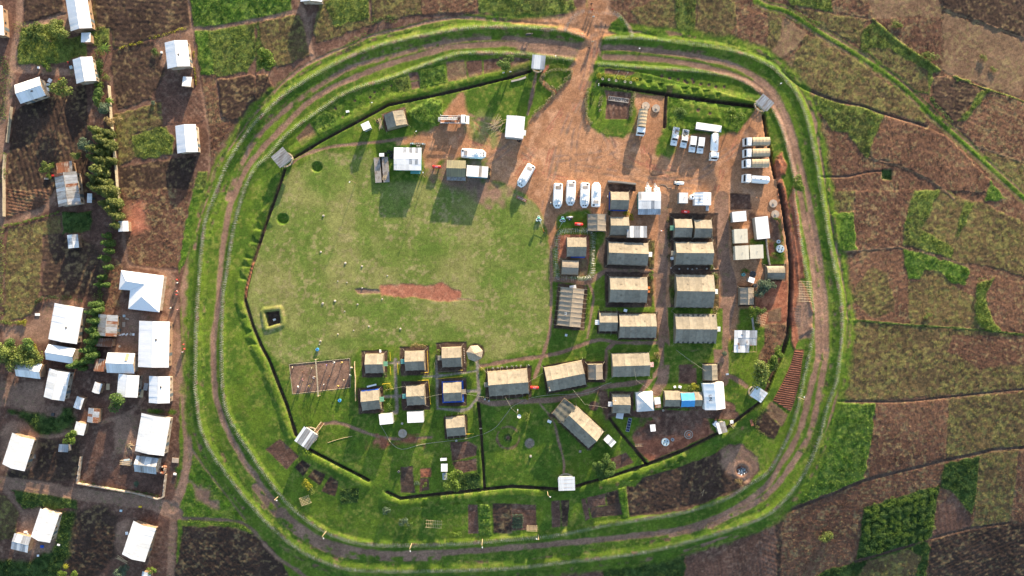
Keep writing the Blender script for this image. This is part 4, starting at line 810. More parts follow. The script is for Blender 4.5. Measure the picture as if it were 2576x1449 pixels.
# ------------------------------------------------------------------ mesh helpers
class MB:
    def __init__(s): s.v = []; s.f = []; s.m = []; s.mats = []
    def _mi(s, mat):
        if mat is None: return 0
        if mat not in s.mats: s.mats.append(mat)
        return s.mats.index(mat)
    def add(s, vs, fs, mat=None):
        o = len(s.v); s.v += [tuple(p) for p in vs]; mi = s._mi(mat)
        for f in fs: s.f.append(tuple(o + i for i in f)); s.m.append(mi)
    def box(s, x0, x1, y0, y1, z0, z1, mat=None, rot=None, at=None):
        vs = [Vector(p) for p in ((x0,y0,z0),(x1,y0,z0),(x1,y1,z0),(x0,y1,z0),(x0,y0,z1),(x1,y0,z1),(x1,y1,z1),(x0,y1,z1))]
        if rot: mm = Euler(rot).to_matrix(); vs = [mm @ p for p in vs]
        if at: vs = [p + Vector(at) for p in vs]
        s.add(vs, [(0,3,2,1),(4,5,6,7),(0,1,5,4),(1,2,6,5),(2,3,7,6),(3,0,4,7)], mat); return s
    def prism(s, prof, y0, y1, mat=None, y0t=None, y1t=None):      # profile in x,z extruded across y
        n = len(prof); vs = [(p[0], y0, p[1]) for p in prof] + [(p[0], y1, p[1]) for p in prof]
        s.add(vs, [tuple(range(n))[::-1], tuple(range(n, 2 * n))] + [(i, (i + 1) % n, n + (i + 1) % n, n + i) for i in range(n)], mat); return s
    def prismx(s, prof, x0, x1, mat=None):                          # profile in y,z extruded along x
        n = len(prof); vs = [(x0, p[0], p[1]) for p in prof] + [(x1, p[0], p[1]) for p in prof]
        s.add(vs, [tuple(range(n)), tuple(range(n, 2 * n))[::-1]] + [(i, n + i, n + (i + 1) % n, (i + 1) % n) for i in range(n)], mat); return s
    def prismz(s, prof, z0, z1, mat=None, sc=1.0, off=(0, 0)):      # plan x,y extruded up, top scaled
        n = len(prof); vs = [(p[0], p[1], z0) for p in prof] + [(p[0] * sc + off[0], p[1] * sc + off[1], z1) for p in prof]
        s.add(vs, [tuple(range(n))[::-1], tuple(range(n, 2 * n))] + [(i, (i + 1) % n, n + (i + 1) % n, n + i) for i in range(n)], mat); return s
    def tube(s, a, b, r, n=6, mat=None, r2=None):
        a = Vector(a); b = Vector(b); d = (b - a); q = d.to_track_quat('Z', 'Y'); r2 = r if r2 is None else r2
        ra = [a + q @ Vector((r * math.cos(2 * PI * i / n), r * math.sin(2 * PI * i / n), 0)) for i in range(n)]
        rb = [b + q @ Vector((r2 * math.cos(2 * PI * i / n), r2 * math.sin(2 * PI * i / n), 0)) for i in range(n)]
        s.add(ra + rb, [(i, (i + 1) % n, n + (i + 1) % n, n + i) for i in range(n)] + [tuple(range(n))[::-1], tuple(range(n, 2 * n))], mat); return s
    def path(s, pts, r, n=4, mat=None):
        for a, b in zip(pts[:-1], pts[1:]): s.tube(a, b, r, n, mat)
        return s
    def ring(s, c, R_, r, n=14, k=6, mat=None, tilt=None):
        vs = []; mm = Euler(tilt).to_matrix() if tilt else None
        for i in range(n):
            a = 2 * PI * i / n
            for j in range(k):
                b = 2 * PI * j / k; p = Vector(((R_ + r * math.cos(b)) * math.cos(a), (R_ + r * math.cos(b)) * math.sin(a), r * math.sin(b)))
                if mm: p = mm @ p
                vs.append(p + Vector(c))
        s.add(vs, [(i * k + j, ((i + 1) % n) * k + j, ((i + 1) % n) * k + (j + 1) % k, i * k + (j + 1) % k) for i in range(n) for j in range(k)], mat); return s
    def quad(s, *p, mat=None): s.add(p, [tuple(range(len(p)))], mat); return s
    def grid(s, P, nu, nv, mat=None):                                # P(u,v)->point
        vs = [P(i / nu, j / nv) for i in range(nu + 1) for j in range(nv + 1)]
        s.add(vs, [(i * (nv + 1) + j, (i + 1) * (nv + 1) + j, (i + 1) * (nv + 1) + j + 1, i * (nv + 1) + j + 1) for i in range(nu) for j in range(nv)], mat); return s
    def mesh(s, name, mat=None, smooth_=False):
        me = bpy.data.meshes.new(name); me.from_pydata(s.v, [], s.f)
        for mm in (s.mats or [mat]): me.materials.append(mm)
        if len(s.mats) > 1: me.polygons.foreach_set('material_index', s.m)
        if smooth_: me.polygons.foreach_set('use_smooth', [True] * len(s.f))
        me.update(); return me
    def build(s, name, mat=None, parent=None, smooth_=False):
        o = bpy.data.objects.new(name, s.mesh(name, mat, smooth_)); C.objects.link(o); o.parent = parent; return o
def inst(name, me, parent, loc=(0,0,0), rot=(0,0,0), sc=(1,1,1)):
    o = bpy.data.objects.new(name, me); C.objects.link(o); o.parent = parent; o.location = loc; o.rotation_euler = rot; o.scale = sc; return o
def thing(name, label, cat, loc, rz=0, group=None):
    o = bpy.data.objects.new(name, None); C.objects.link(o); o.empty_display_size = .2
    o.location = loc; o.rotation_euler = (0, 0, rz); o['label'] = label; o['category'] = cat
    if group: o['group'] = group
    return o
def tag(o, label, cat, group=None):
    o['label'] = label; o['category'] = cat
    if group: o['group'] = group
    return o
def copy_tree(o, parent=None):
    c = o.copy(); C.objects.link(c); c.parent = parent
    for ch in list(o.children): copy_tree(ch, c)
    return c
_fonts = {}
def lettering(txt, size, mat, parent, loc, rot=(0,0,0), depth=.01, name='lettering', xs_=1.0, bold=.0):
    cu = bpy.data.curves.new('lettering', 'FONT'); cu.body = txt; cu.size = size; cu.align_x = 'CENTER'; cu.align_y = 'CENTER'; cu.extrude = depth; cu.offset = bold; cu.resolution_u = 2
    tmp = bpy.data.objects.new('tmp_text', cu); C.objects.link(tmp)
    dg = bpy.context.evaluated_depsgraph_get(); me = bpy.data.meshes.new_from_object(tmp.evaluated_get(dg)); bpy.data.objects.remove(tmp); bpy.data.curves.remove(cu)
    me.materials.clear(); me.materials.append(mat); me.name = name
    return inst(name, me, parent, loc, rot, (xs_, 1, 1))

# fit a rectangle to four surveyed corners seen at height h
def fit(q, h, ax):
    P = [W(p[0], p[1], h) for p in q]
    c = sum(P, Vector((0,0,0))) / 4
    if ax == 'h': u = ((P[1] - P[0]) + (P[2] - P[3])) / 2; v = ((P[3] - P[0]) + (P[2] - P[1])) / 2
    else: u = ((P[3] - P[0]) + (P[2] - P[1])) / 2; v = ((P[1] - P[0]) + (P[2] - P[3])) / 2
    u.z = v.z = 0
    g = gz(c.x, c.y)
    return Vector((c.x, c.y, g)), u.length, v.length, math.atan2(u.y, u.x)
# corrugated sheet, unit size, ridge to eave along -y
_sheets = {}
def sheet_mesh(mat, w=.95):
    if mat.name in _sheets: return _sheets[mat.name]
    b = MB(); n = 12
    pr = [(i / n, .014 if i % 2 else 0) for i in range(n + 1)]
    vs = [(x, 0, z) for x, z in pr] + [(x, 1, z) for x, z in pr] + [(x, 0, z - .02) for x, z in pr] + [(x, 1, z - .02) for x, z in pr]
    k = n + 1
    fs = [(i, i + 1, k + i + 1, k + i) for i in range(n)] + [(k + i, k + i + 1, 3 * k + i + 1, 3 * k + i) for i in range(n)]
    b.add(vs, fs); me = b.mesh('roof_sheet', mat); _sheets[mat.name] = me; return me
def slope_sheets(parent, L, x0, zr, ze, y0, y1, mats, n=None, rows=1, rr=R, gap=.02, nm='roof_sheet'):
    """lay sheets from the ridge line y0,zr down to the eave y1,ze"""
    n = n or max(2, round(L / .95)); w_ = L / n; dy = y1 - y0; run = math.hypot(dy, zr - ze); sl = math.atan2(ze - zr, abs(dy))
    for j in range(rows):
        for i in range(n):
            mt = rr.choices([m for m, _ in mats], [p for _, p in mats])[0]
            t0 = j / rows; seg = run / rows + .08
            loc = (x0 + i * w_ - .01, y0 + dy * t0, zr + (ze - zr) * t0 + .012 * (rows - j) + rr.uniform(0, .025))
            sgn = 1 if dy > 0 else -1
            o = inst(nm, sheet_mesh(mt), parent, loc, (sgn * (sl + rr.uniform(-.006, .006)), 0, rr.uniform(-.004, .004)), (w_ + .03, sgn * seg, 1))

def gable_house(q, ax, label, mats, eave=2.7, rise=.9, wall=None, over=.35, cat='house', name='house', rows=1, porch=False, holes=0, cap=True, door=True, group=None):
    zt = eave
    loc, L, Wd, ang = fit(q, zt, ax)
    t = thing(name, label, cat, loc, ang, group)
    wall = wall or m_mud; l2, w2 = L / 2 - over, Wd / 2 - over
    zr = eave + rise
    b = MB(); zl = eave + rise * over / (Wd / 2) - .04
    b.prismx([(-w2, -.6), (w2, -.6), (w2, zl), (0, zr - .06), (-w2, zl)], -l2, l2); b.build('wall', wall, t)
    slope_sheets(t, L, -L / 2, zr, eave, 0, Wd / 2, mats, rows=rows); slope_sheets(t, L, -L / 2, zr, eave, 0, -Wd / 2, mats, rows=rows)
    if cap:
        b = MB(); b.prismx([(-.22, zr - .04), (0, zr + .06), (.22, zr - .04), (0, zr + .03)], -L / 2 - .02, L / 2 + .02); b.build('ridge_cap', m_trim if mats[0][0] in (m_new, m_white) else mats[0][0], t)
    if door:
        for s_, px in ((-1, -.18), (1, .22)):
            d = MB().box(px * L - .45, px * L + .45, s_ * (w2 + .0), s_ * (w2 + .05), 0, 1.95).build('door', m_door, t)
            MB().tube((px * L + .3, s_ * (w2 + .07), 1), (px * L + .3, s_ * (w2 + .12), 1), .03, 5).build('handle', m_steel, d)
            for wx in (-.38, .02, .38):
                if abs(wx - px) < .12: continue
                f = MB().box(wx * L - .4, wx * L + .4, s_ * w2, s_ * (w2 + .04), 1.0, 1.85).build('window', m_wood, t)
                MB().box(wx * L - .34, wx * L + .34, s_ * (w2 + .04), s_ * (w2 + .055), 1.06, 1.79).build('pane', m_glass, f)
    return t, L, Wd, zr
def flat_house(q, ax, label, mats, eave=2.3, drop=.35, wall=None, over=.2, cat='shed', name='shed', rows=1, door=True, group=None, n=None):
    loc, L, Wd, ang = fit(q, eave, ax); t = thing(name, label, cat, loc, ang, group); wall = wall or m_mud
    l2, w2 = L / 2 - over, Wd / 2 - over
    MB().prismx([(-w2, -.6), (w2, -.6), (w2, eave - drop / 2 - .05), (-w2, eave + drop / 2 - .05)], -l2, l2).build('wall', wall, t)
    slope_sheets(t, L, -L / 2, eave + drop / 2, eave - drop / 2, -Wd / 2, Wd / 2, mats, rows=rows, n=n)
    if door and L > 1.2: MB().box(-.35, .35, w2, w2 + .05, 0, min(1.8, eave - .5)).build('door', m_door, t)
    return t

# ------------------------------------------------------------------ tents
def tent(q, ax, ev, rg, nb, op, label):
    loc, L, Wd, ang = fit(q, ev, ax)
    cov = op.get('cover')
    t = thing('canvas_tent', label, 'tent', loc, ang)
    rr = random.Random(int(loc.x * 31 + loc.y * 17)); hw = Wd / 2
    can = m_cand if op.get('dull') else m_can
    if cov == 'sky': can = m_sky
    sag = .10 if nb > 3 else .06; rnd = op.get('round', 0)
    x0 = -L / 2
    def prof(u, s, ph):           # u 0 at ridge 1 at eave
        y = s * hw * u
        z = rg + (ev - rg) * (u if not rnd else 1 - math.sqrt(max(0, 1 - u ** 1.7)) * .98)
        return y, z
    for s in (1, -1):
        for i in range(nb):
            a, b_ = x0 + L * i / nb, x0 + L * (i + 1) / nb
            ph = rr.uniform(0, 6)
            def P(u, v, s=s, a=a, b_=b_, ph=ph):
                x = a + (b_ - a) * v; y, z = prof(u, s, ph)
                edge = math.sin(PI * v)
                z -= sag * edge * math.sin(PI * min(1, u * 1.02)) + .05 * edge * (u > .95) 
                z += .025 * math.sin(9 * u + ph + 5 * v) * edge + .02 * math.sin(23 * v + ph * 2 + 4 * u) * (1 - u * .4)
                y *= 1 - .035 * edge * (u > .9)
                if i == 0 and v == 0 or i == nb - 1 and v == 1: x += (.0 if u > .05 else 0)
                z -= .0
                return (x, y, z)
            MB().grid(P, 6, 6).build('roof_panel', can, t, True)
        if nb > 1 and not cov:
            for i in range(1, nb):
                a = x0 + L * i / nb; pts = [(a,) + prof(k / 4, s, 0) for k in range(5)]
                MB().path([(p[0], p[1], p[2] + .015) for p in pts], .016, 4).build('seam', m_seam, t)
    # walls flare a little to the ground, gables closed
    fl = .12; sk = ev - .04
    wm = {'blue': m_bluet, 'bluefull': m_bluet}.get(op.get('tarp'), m_wall)
    b = MB()
    lo = [(-L/2 - fl, -hw - fl), (L/2 + fl, -hw - fl), (L/2 + fl, hw + fl), (-L/2 - fl, hw + fl)]
    hi = [(-L/2 + .06, -hw + .06), (L/2 - .06, -hw + .06), (L/2 - .06, hw - .06), (-L/2 + .06, hw - .06)]
    b.add([(p[0], p[1], -.5) for p in lo] + [(p[0], p[1], sk) for p in hi], [(0,1,5,4),(1,2,6,5),(2,3,7,6),(3,0,4,7)]); b.build('side_wall', m_wall, t)
    for s in (-1, 1):
        x = s * (L / 2 - .05); b = MB(); b.add([(x, -hw + .05, sk), (x, hw - .05, sk), (x, 0, rg - .03)], [(0, 1, 2)]); b.build('gable', m_wall, t)
        MB().box(s * (L/2 + .02), s * (L/2 + .10), -.5, .5, -.1, 1.6).build('door_flap', m_patch, t)
    MB().tube((-L/2 - .05, 0, rg + .01), (L/2 + .05, 0, rg + .01), .04, 5).build('ridge_pole', m_seam, t)
    if op.get('tarp') in ('blue', 'bluefull'):
        e = .55 if op['tarp'] == 'bluefull' else .35
        for (xa, xb, ya, yb) in ((-L/2 - e, L/2 + e*(op['tarp']=='bluefull'), -hw - e, -hw - .05), (-L/2 - e, -L/2 - .02, -hw - .05, hw + .05)) + (((L/2 + .02, L/2 + e, -hw - .05, hw + .05), (-L/2 - e, L/2 + e, hw + .05, hw + e * .6)) if op['tarp'] == 'bluefull' else ()):
            MB().grid(lambda u, v, xa=xa, xb=xb, ya=ya, yb=yb: (xa + (xb - xa) * u, ya + (yb - ya) * v, .55 + .06 * math.sin(7 * u * 3 + v * 4)), 10, 2).build('tarpaulin', m_bluet, t, True)
    if op.get('tarp') == 'bluelow': MB().grid(lambda u, v: (-L * .3 + L * .75 * u, -hw - .02 - .3 * v, ev - .25 - .9 * v + .04 * math.sin(20 * u)), 10, 3).build('tarpaulin', m_bluet, t, True)
    if op.get('tarp') == 'blueback': MB().grid(lambda u, v: (-L * .45 + L * .93 * u, hw + .3 * v - .05, ev - .02 - .5 * v + .04 * math.sin(20 * u)), 10, 3).build('tarpaulin', m_bluet, t, True)
    if op.get('win'):
        for s in (1, -1):
            for xx in (-.2, .2):
                y, z = prof(.45, s, 0); sl = math.atan2(rg - ev, hw)
                MB().box(-.3, .3, -.28, .28, 0, .05, None, (-s * sl, 0, 0), (xx * L, y, z - .03)).build('vent_flap', m_patch, t)
    po = op.get('porch'); pm = {'white': m_white, 'tan': m_can, 'green': m_green, 'teal': m_teal, 'red': m_checks}.get(op.get('pc'), m_white)
    if po:
        s = {'E': 1, 'W': -1}[po]; s = s if math.cos(ang) > 0 else -s
        a, b_ = s * (L / 2 + .02), s * (L / 2 + 1.35)
        pr = MB().grid(lambda u, v: (a + (b_ - a) * u, -.75 + 1.5 * v + .0, 2.0 - .15 * u + .04 * math.sin(6 * v * PI)), 3, 8).build('porch_roof', pm, t, True)
        for yy in (-.7, .7): MB().tube((b_ - s * .05, yy, -.1), (b_ - s * .05, yy, 1.85), .04, 5).build('post', m_wood, pr)
    if op.get('guys'):
        n = nb + 1
        for s in (1, -1):
            for i in range(n):
                xx = x0 + L * i / (n - 1); MB().tube((xx, s * hw, ev), (xx + rr.uniform(-.1, .1), s * (hw + 1.5), 0.02), .018, 4).build('guy_rope', m_rope, t)
    else:
        for sx in (-1, 1):
            for s in (1, -1): MB().tube((sx * L / 2, s * hw, ev), (sx * (L / 2 + .8), s * (hw + .9), 0.02), .018, 4).build('guy_rope', m_rope, t)
    if op.get('tyres'):
        k = 0
        for s in (1, -1):
            for i in range(8):
                y, z = prof(.93, s, 0); MB().ring((x0 + L * (i + .6) / 8.2, y, z + .02), .24, .08, 10, 5, tilt=(-s * .5, 0, 0)).build('ballast_tyre', m_black, t)
        for (pa, pb) in (((-.25 * L, -.25), (-.32 * L, -1.6)), ((-.1 * L, .2), (.0, -1.2))):
            MB().tube((pa[0], pa[1], rg - .1), (pb[0], pb[1], rg - abs(pb[1]) * .45 + .1), .03, 4).build('loose_rope', m_rope, t)
    if op.get('text'):
        sl = math.atan2(rg - ev, hw)
        e = 1 if math.sin(ang) < 0 else -1
        s_ = -1 if e > 0 else 1
        y, z = prof(.42, s_, 0)
        lettering(op['text'], .95, m_inkw, t, (e * L * .18, y, z + .1), (-s_ * sl if True else 0, 0, 0), .01, bold=.02)
    return t, L, Wd
tents = [tent(*x) for x in TENTS]
# orange covers on the long tent
t_, L_, W_ = tents[7]
for y in (.15, 1.35): MB().box(L_/2 + .03, L_/2 + 1.1, -y - .35 + .9, -y + .35 + .9, .9, 1.25).build('porch_cover', m_orange, t_)
# white pyramid tent
loc, L, Wd, ang = fit(B6((1392,595),(1615,590),(1622,812),(1425,838)), 1.9, 'h')
t = thing('marquee_tent', 'white hipped plastic tent glowing in the sun', 'tent', loc, ang)
for k in range(4):
    a0 = PI / 4 + k * PI / 2; c0 = (math.copysign(L/2, math.cos(a0)), math.copysign(Wd/2, math.sin(a0))); a1 = a0 + PI / 2; c1 = (math.copysign(L/2, math.cos(a1)), math.copysign(Wd/2, math.sin(a1)))
    MB().grid(lambda u, v: ((c0[0] * (1 - v) + c1[0] * v) * u, (c0[1] * (1 - v) + c1[1] * v) * u, 3.0 - 1.1 * u - .12 * math.sin(PI * u) + .05 * math.sin(v * 11 + k) * u), 6, 8).build('roof_panel', m_whitet, t, True)
    MB().quad((c0[0], c0[1], 1.88), (c1[0], c1[1], 1.88), (c1[0] * 1.04, c1[1] * 1.04, -.3), (c0[0] * 1.04, c0[1] * 1.04, -.3)).build('side_wall', m_whitet, t)
MB().tube((0, 0, 2.9), (0, 0, 3.35), .05, 5).build('finial', m_steel, t)
# great camouflaged tent
P = [W(*p, 2.0) for p in B6((650,770),(985,1065),(805,1305),(432,955))]
TENT_D = tent([(p[0], p[1]) for p in B6((650,770),(985,1065),(805,1305),(450,960))], 'h', 1.9, 3.8, 8, dict(win=1, guys=0), 'great slanting tent half covered by camouflage netting')
loc, L, Wd, ang = fit(B6((505,668),(660,790),(470,965),(330,850)), 2.6, 'h')
t = thing('camouflage_shelter', 'grey camouflage net on poles at the end of the slanting tent', 'shelter', loc, ang)
MB().grid(lambda u, v: ((u - .5) * L * 1.02, (v - .5) * Wd * (1 - .06 * math.sin(u * 7)), 2.6 + .12 * math.sin(u * 5 + v * 4) + .05 * math.sin(u * 17 + v * 3) + .05 * math.sin(v * 21)), 24, 20).build('net', m_net, t)
for sx in (-1, 0, 1):
    for sy in (-1, 1): MB().tube((sx * L * .48, sy * Wd * .48, -.2), (sx * L * .48, sy * Wd * .48, 2.75), .05, 6).build('pole', m_wood, t)
MB().tube((-L*.5, -Wd*.5, 2.7), (-L*.5, Wd*.5, 2.7), .05, 5).build('rail', m_wood, t); MB().tube((-L*.5, Wd*.5, 2.7), (L*.5, Wd*.5, 2.7), .05, 5).build('rail', m_wood, t)

# ------------------------------------------------------------------ village houses
NEW = [(m_new, 1)]; WH = [(m_white, 3), (m_new, 1)]; ZN = [(m_zinc, 3), (m_grey, 1), (m_white, 1)]; RU = [(m_rust, 3), (m_grey, 1)]; RZ = [(m_grey, 3), (m_zinc, 3), (m_rust, 1)]
HS = [
 (A1((493,-30),(650,-35),(695,210),(537,238)), 'v', NEW, 'longest white roofed house at the top left of the village', 1),
 (A1((-60,40),(14,48),(34,265),(-45,275)), 'v', WH, 'white roofed house cut by the left edge at the top', 1),
 (A1((550,455),(692,422),(725,608),(580,632)), 'v', NEW, 'square pale blue white roofed house beside the climbing shrubs', 1),
 (A1((110,645),(292,580),(352,718),(155,780)), 'h', WH, 'white house turned askew next to a round yellow green shrub', 1),
 (A1((1242,322),(1413,302),(1432,500),(1270,518)), 'v', NEW, 'bright white roofed house under the golden flower hedge', 1),
 (A1((1325,948),(1475,940),(1493,1145),(1340,1158)), 'v', NEW, 'bright white roofed house alone between two ploughed plots', 1),
 (A2((412,843),(630,870),(578,1145),(368,1112)), 'v', NEW, 'large white roofed house with a tan side wall west of the hedge', 1),
 (A2((365,1150),(572,1185),(550,1295),(345,1262)), 'h', NEW, 'white roofed house lying crosswise below the largest western roof', 1),
 (A2((135,1280),(322,1300),(302,1410),(120,1385)), 'h', WH, 'low white house south of the yellow green trees at left', 1),
 (A2((370,1335),(530,1360),(485,1572),(335,1550)), 'v', WH, 'white house with fine roof ribs on the big brown yard', 1),
 (A2((745,922),(890,930),(877,1092),(735,1080)), 'v', RZ, 'grey and rust striped roof just east of the hedge', 1),
 (A2((815,1212),(1022,1220),(1012,1368),(805,1362)), 'h', WH, 'white roof with a wooden board lying on it', 1),
 (A2((1055,972),(1278,978),(1275,1325),(1043,1318)), 'v', NEW, 'tall narrow white roof, the longest by the village road', 1),
 (A2((895,1375),(1050,1382),(1037,1548),(885,1540)), 'v', NEW, 'white house between the boarded roof and a small green tree', 1),
 (A2((1125,1392),(1282,1388),(1280,1591),(1128,1591)), 'v', NEW, 'white house at the roadside with a small dark roof vent', 1),
 (A3((80,382),(262,410),(190,648),(28,608)), 'v', WH, 'cream white ribbed roof leaning left in the lower west yard', 1),
 (A3((1062,228),(1285,252),(1240,532),(1028,510)), 'v', WH, 'large cream roof inside the walled compound', 1),
 (A3((1028,545),(1195,562),(1182,680),(1017,655)), 'h', ZN, 'bluish white small house at the ruined corner of the walled compound', 1),
 (A3((293,952),(443,980),(388,1185),(243,1155)), 'v', WH, 'cream ribbed roof on the bare yard at the lower left', 1),
 (A3((103,1130),(240,1162),(205,1265),(87,1240)), 'h', ZN, 'small grey white outhouse nearest the lower left corner', 0),
 (A3((995,1050),(1172,1085),(1105,1328),(930,1285)), 'v', WH, 'white ribbed roof beside the road at the bottom of the village', 1),
 (A4((335,-120),(498,-125),(495,5),(340,22)), 'v', NEW, 'white roof just entering the picture at the top edge', 1),
 (A2((412,-131),(578,-158),(610,88),(448,114)), 'v', RZ, 'patched blue grey roof below the small rusty shed', 1),
 (A2((512,325),(585,320),(598,415),(518,430)), 'v', ZN, 'tiny white roof with one rusty sheet alone in a dark garden', 0),
 (A3((580,95),(637,105),(607,190),(557,178)), 'v', WH, 'smallest white privy roof beside a white house', 0),
 (A3((670,182),(750,187),(742,293),(660,287)), 'v', [(m_zinc,2),(m_rust,2)], 'small roof banded in rust and white beside the red earth', 0),
 (A3((572,285),(655,300),(628,385),(560,372)), 'v', WH, 'small white hut south of the rust banded roof', 0),
 (A2((722,1440),(768,1440),(755,1520),(690,1512)), 'v', [(m_white,2),(m_rust,1)], 'narrow white and rust roof beside boards lying on earth', 0),
 (A2((893,222),(968,218),(970,296),(898,300)), 'v', WH, 'bright white privy at the top of the footpath by the hedge', 0),
 (A3((1073,1425),(1135,1418),(1130,1500),(1068,1500)), 'v', WH, 'white hut cut by the bottom edge beside the road', 0),
]
houses = []
for q, ax, mats, lb, big in HS:
    houses.append(gable_house(q, ax, lb, mats, eave=2.8 if big else 2.0, rise=.95 if big else .35, wall=R.choice([m_mud, m_plaster]) if big else m_mud, over=.35 if big else .15, name='house' if big else 'outhouse', cat='house' if big else 'outhouse', door=bool(big)))
def vent(h, x, y): 
    t, L, Wd, zr = h; MB().box(x * L - .3, x * L + .3, y - .2, y + .2, zr - .75, zr - .05).build('roof_vent', m_dkm, t)
for k, x, y in ((4, .05, .6), (6, .1, .8), (12, -.1, 1.0), (14, -.1, .8), (3, .1, -.8)): vent(houses[k], x, y)
t, L, Wd, zr = houses[11]; o = MB().box(-.45, .45, -1.1, 1.1, 0, .06); bo = o.build('wooden_board', m_palew, None); p = houses[11][0].location; bo.location = (p.x + 2.2, p.y + 1.9, p.z + zr - .25); bo.rotation_euler = (-.2, 0, -.2); tag(bo, 'wooden board lying on a white village roof', 'board')
for q, ax, mats, lb, ev in [
 (A1((613,250),(682,245),(688,320),(617,322)), 'h', WH, 'flat white shed roof under the longest house at top left', 2.1),
 (A1((1380,578),(1447,582),(1440,655),(1375,650)), 'h', ZN, 'little zinc privy south of the bright white house', 2.1),
 (A1((425,1235),(530,1215),(562,1295),(432,1312)), 'h', RU, 'rusty iron shed roof above the patched blue grey house', 2.2),
 (A2((722,1102),(852,1110),(845,1168),(720,1165)), 'h', RU, 'dark rust shed below the striped grey roof', 2.0),
 (A2((715,1258),(800,1265),(795,1355),(710,1352)), 'h', RU, 'dark rust shed left of the boarded white roof', 2.0),
 (A2((663,10),(690,12),(690,82),(658,80)), 'v', WH, 'slim white lean-to among the dark hedge trees', 2.0)]:
    flat_house(q, ax, lb, mats, eave=ev)
# L shaped hipped house
Zc = 2.9; pts = [W(*p, Zc) for p in A2((915,590),(1238,632),(1203,908),(968,882),(983,742),(898,735))]
rd = [W(*p, Zc + 1.1) for p in A2((952,672),(1092,695),(1070,790))]
c0 = sum(pts, Vector()) / 6; g0 = gz(c0.x, c0.y); t = thing('house', 'L shaped house with a hipped brilliant white roof', 'house', (c0.x, c0.y, g0))
E_ = [Vector((p.x - c0.x, p.y - c0.y, Zc)) for p in pts]; Rg = [Vector((p.x - c0.x, p.y - c0.y, Zc + 1.1)) for p in rd]
for f in ((E_[0], E_[5], Rg[0]), (E_[0], Rg[0], Rg[1], E_[1]), (E_[5], E_[4], Rg[1], Rg[0]), (E_[1], Rg[1], Rg[2], E_[2]), (E_[4], E_[3], Rg[2], Rg[1]), (E_[3], E_[2], Rg[2])):
    n_ = (f[1] - f[0]).cross(f[2] - f[0]).normalized(); n_ = n_ if n_.z > 0 else -n_
    k = len(f); b = MB(); b.add([p + n_ * .03 for p in f] + [p - n_ * .03 for p in f], [tuple(range(k)), tuple(range(k, 2 * k))[::-1]] + [(i, k + i, k + (i + 1) % k, (i + 1) % k) for i in range(k)]); b.build('roof_panel', m_new, t)
for a, b_ in ((E_[0], Rg[0]), (Rg[0], Rg[1]), (Rg[1], Rg[2]), (Rg[1], E_[1]), (Rg[2], E_[2]), (Rg[1], E_[4]), (Rg[0], E_[5]), (Rg[2], E_[3])): MB().tube(a + Vector((0,0,.03)), b_ + Vector((0,0,.03)), .06, 5).build('ridge_cap', m_trim, t)
b = MB(); cc = sum(E_, Vector()) / 6
wl = [Vector((p.x * .93, p.y * .93, 0)) for p in E_]
for i in range(6): 
    a, d = wl[i], wl[(i + 1) % 6]; b.quad((a.x, a.y, -.6), (d.x, d.y, -.6), (d.x, d.y, Zc), (a.x, a.y, Zc))
b.build('wall', m_plaster, t)

# ------------------------------------------------------------------ camp buildings
gb = gable_house
WP = [(m_new, 3), (m_white, 3), (m_zinc, 2)]
t, L, Wd, zr = gb(B8((452,566),(790,575),(790,850),(443,850)), 'h', 'large workshop with a patchwork of white and grey roof sheets', WP, 3.0, .22, m_teal, .25, 'workshop', 'workshop', rows=2)
for x, y, a in ((-.15, -1.2, .3), (.3, -.9, -.7), (.35, 1.4, .2)): MB().box(-.6, .6, -.06, .06, 0, .08, None, (0, 0, a), (x * L, y, zr - .1 - abs(y) * .12)).build('loose_strip', m_grey, t)
MB().box(L*.1, L/2-.3, -Wd/2-1.0, -Wd/2, 2.1, 2.2).build('awning', m_teal, t)
t, L, Wd, zr = gb(B8((1115,728),(1352,735),(1346,935),(1108,930)), 'h', 'shed with a mossy brown ribbed roof', [(m_olive, 1)], 2.8, .6, m_oldw, .15, 'shed', 'shed')
MB().box(-L/2, L/2, -Wd/2 - 1.1, -Wd/2 + .1, 1.9, 2.0).build('awning', m_grey, t)
for k in range(3): MB().tube((-L/2 + .2 + k * (L - .4) / 2, -Wd/2 - 1, 0), (-L/2 + .2 + k * (L - .4) / 2, -Wd/2 - 1, 1.9), .05, 5).build('post', m_wood, t)
flat_house(B8((1365,790),(1632,812),(1624,945),(1357,930)), 'h', 'whitewashed plank roofed store with a blue front beside the mossy shed', [(m_white, 2), (m_new, 1), (m_grey, .5)], 2.9, .3, m_blue, name='store', cat='store')
t, L, Wd, zr = gb(A5((-35,872),(95,880),(85,1045),(-54,1035)), 'v', 'white ribbed office beside the entrance road', NEW, 2.8, .4, m_tin, .1, 'office', 'office')
MB().box(.6, 2.2, Wd/2, Wd/2 + .75, 1.6, 2.3).build('annex', m_white, t)
t, L, Wd, zr = gb(B1((1590,482),(1872,486),(1870,690),(1588,695)), 'h', 'stained white workshop roof with red rust marks above the camp', [(m_white, 4), (m_zinc, 1), (m_rust, .2)], 2.9, .22, m_teal, .15, 'workshop', 'workshop')
slope_sheets(t, L, -L/2, 2.75, 2.35, -Wd/2 + .1, -Wd/2 - 1.7, [(m_zinc, 1)], nm='porch_sheet')
flat_house(B1((1455,912),(1697,915),(1697,1057),(1437,1055)), 'h', 'grey white ribbed lean-to joined to a square tent', [(m_zinc, 2), (m_white, 1)], 2.4, .2, m_tin, name='kitchen_shed', cat='shed')
flat_house(A5((1393,923),(1582,950),(1578,1000),(1387,972)), 'h', 'long low white roofed shelter on the grass above the parked cars', [(m_new, 2), (m_white, 1)], 2.2, .2, m_tin, name='shelter', cat='shelter')
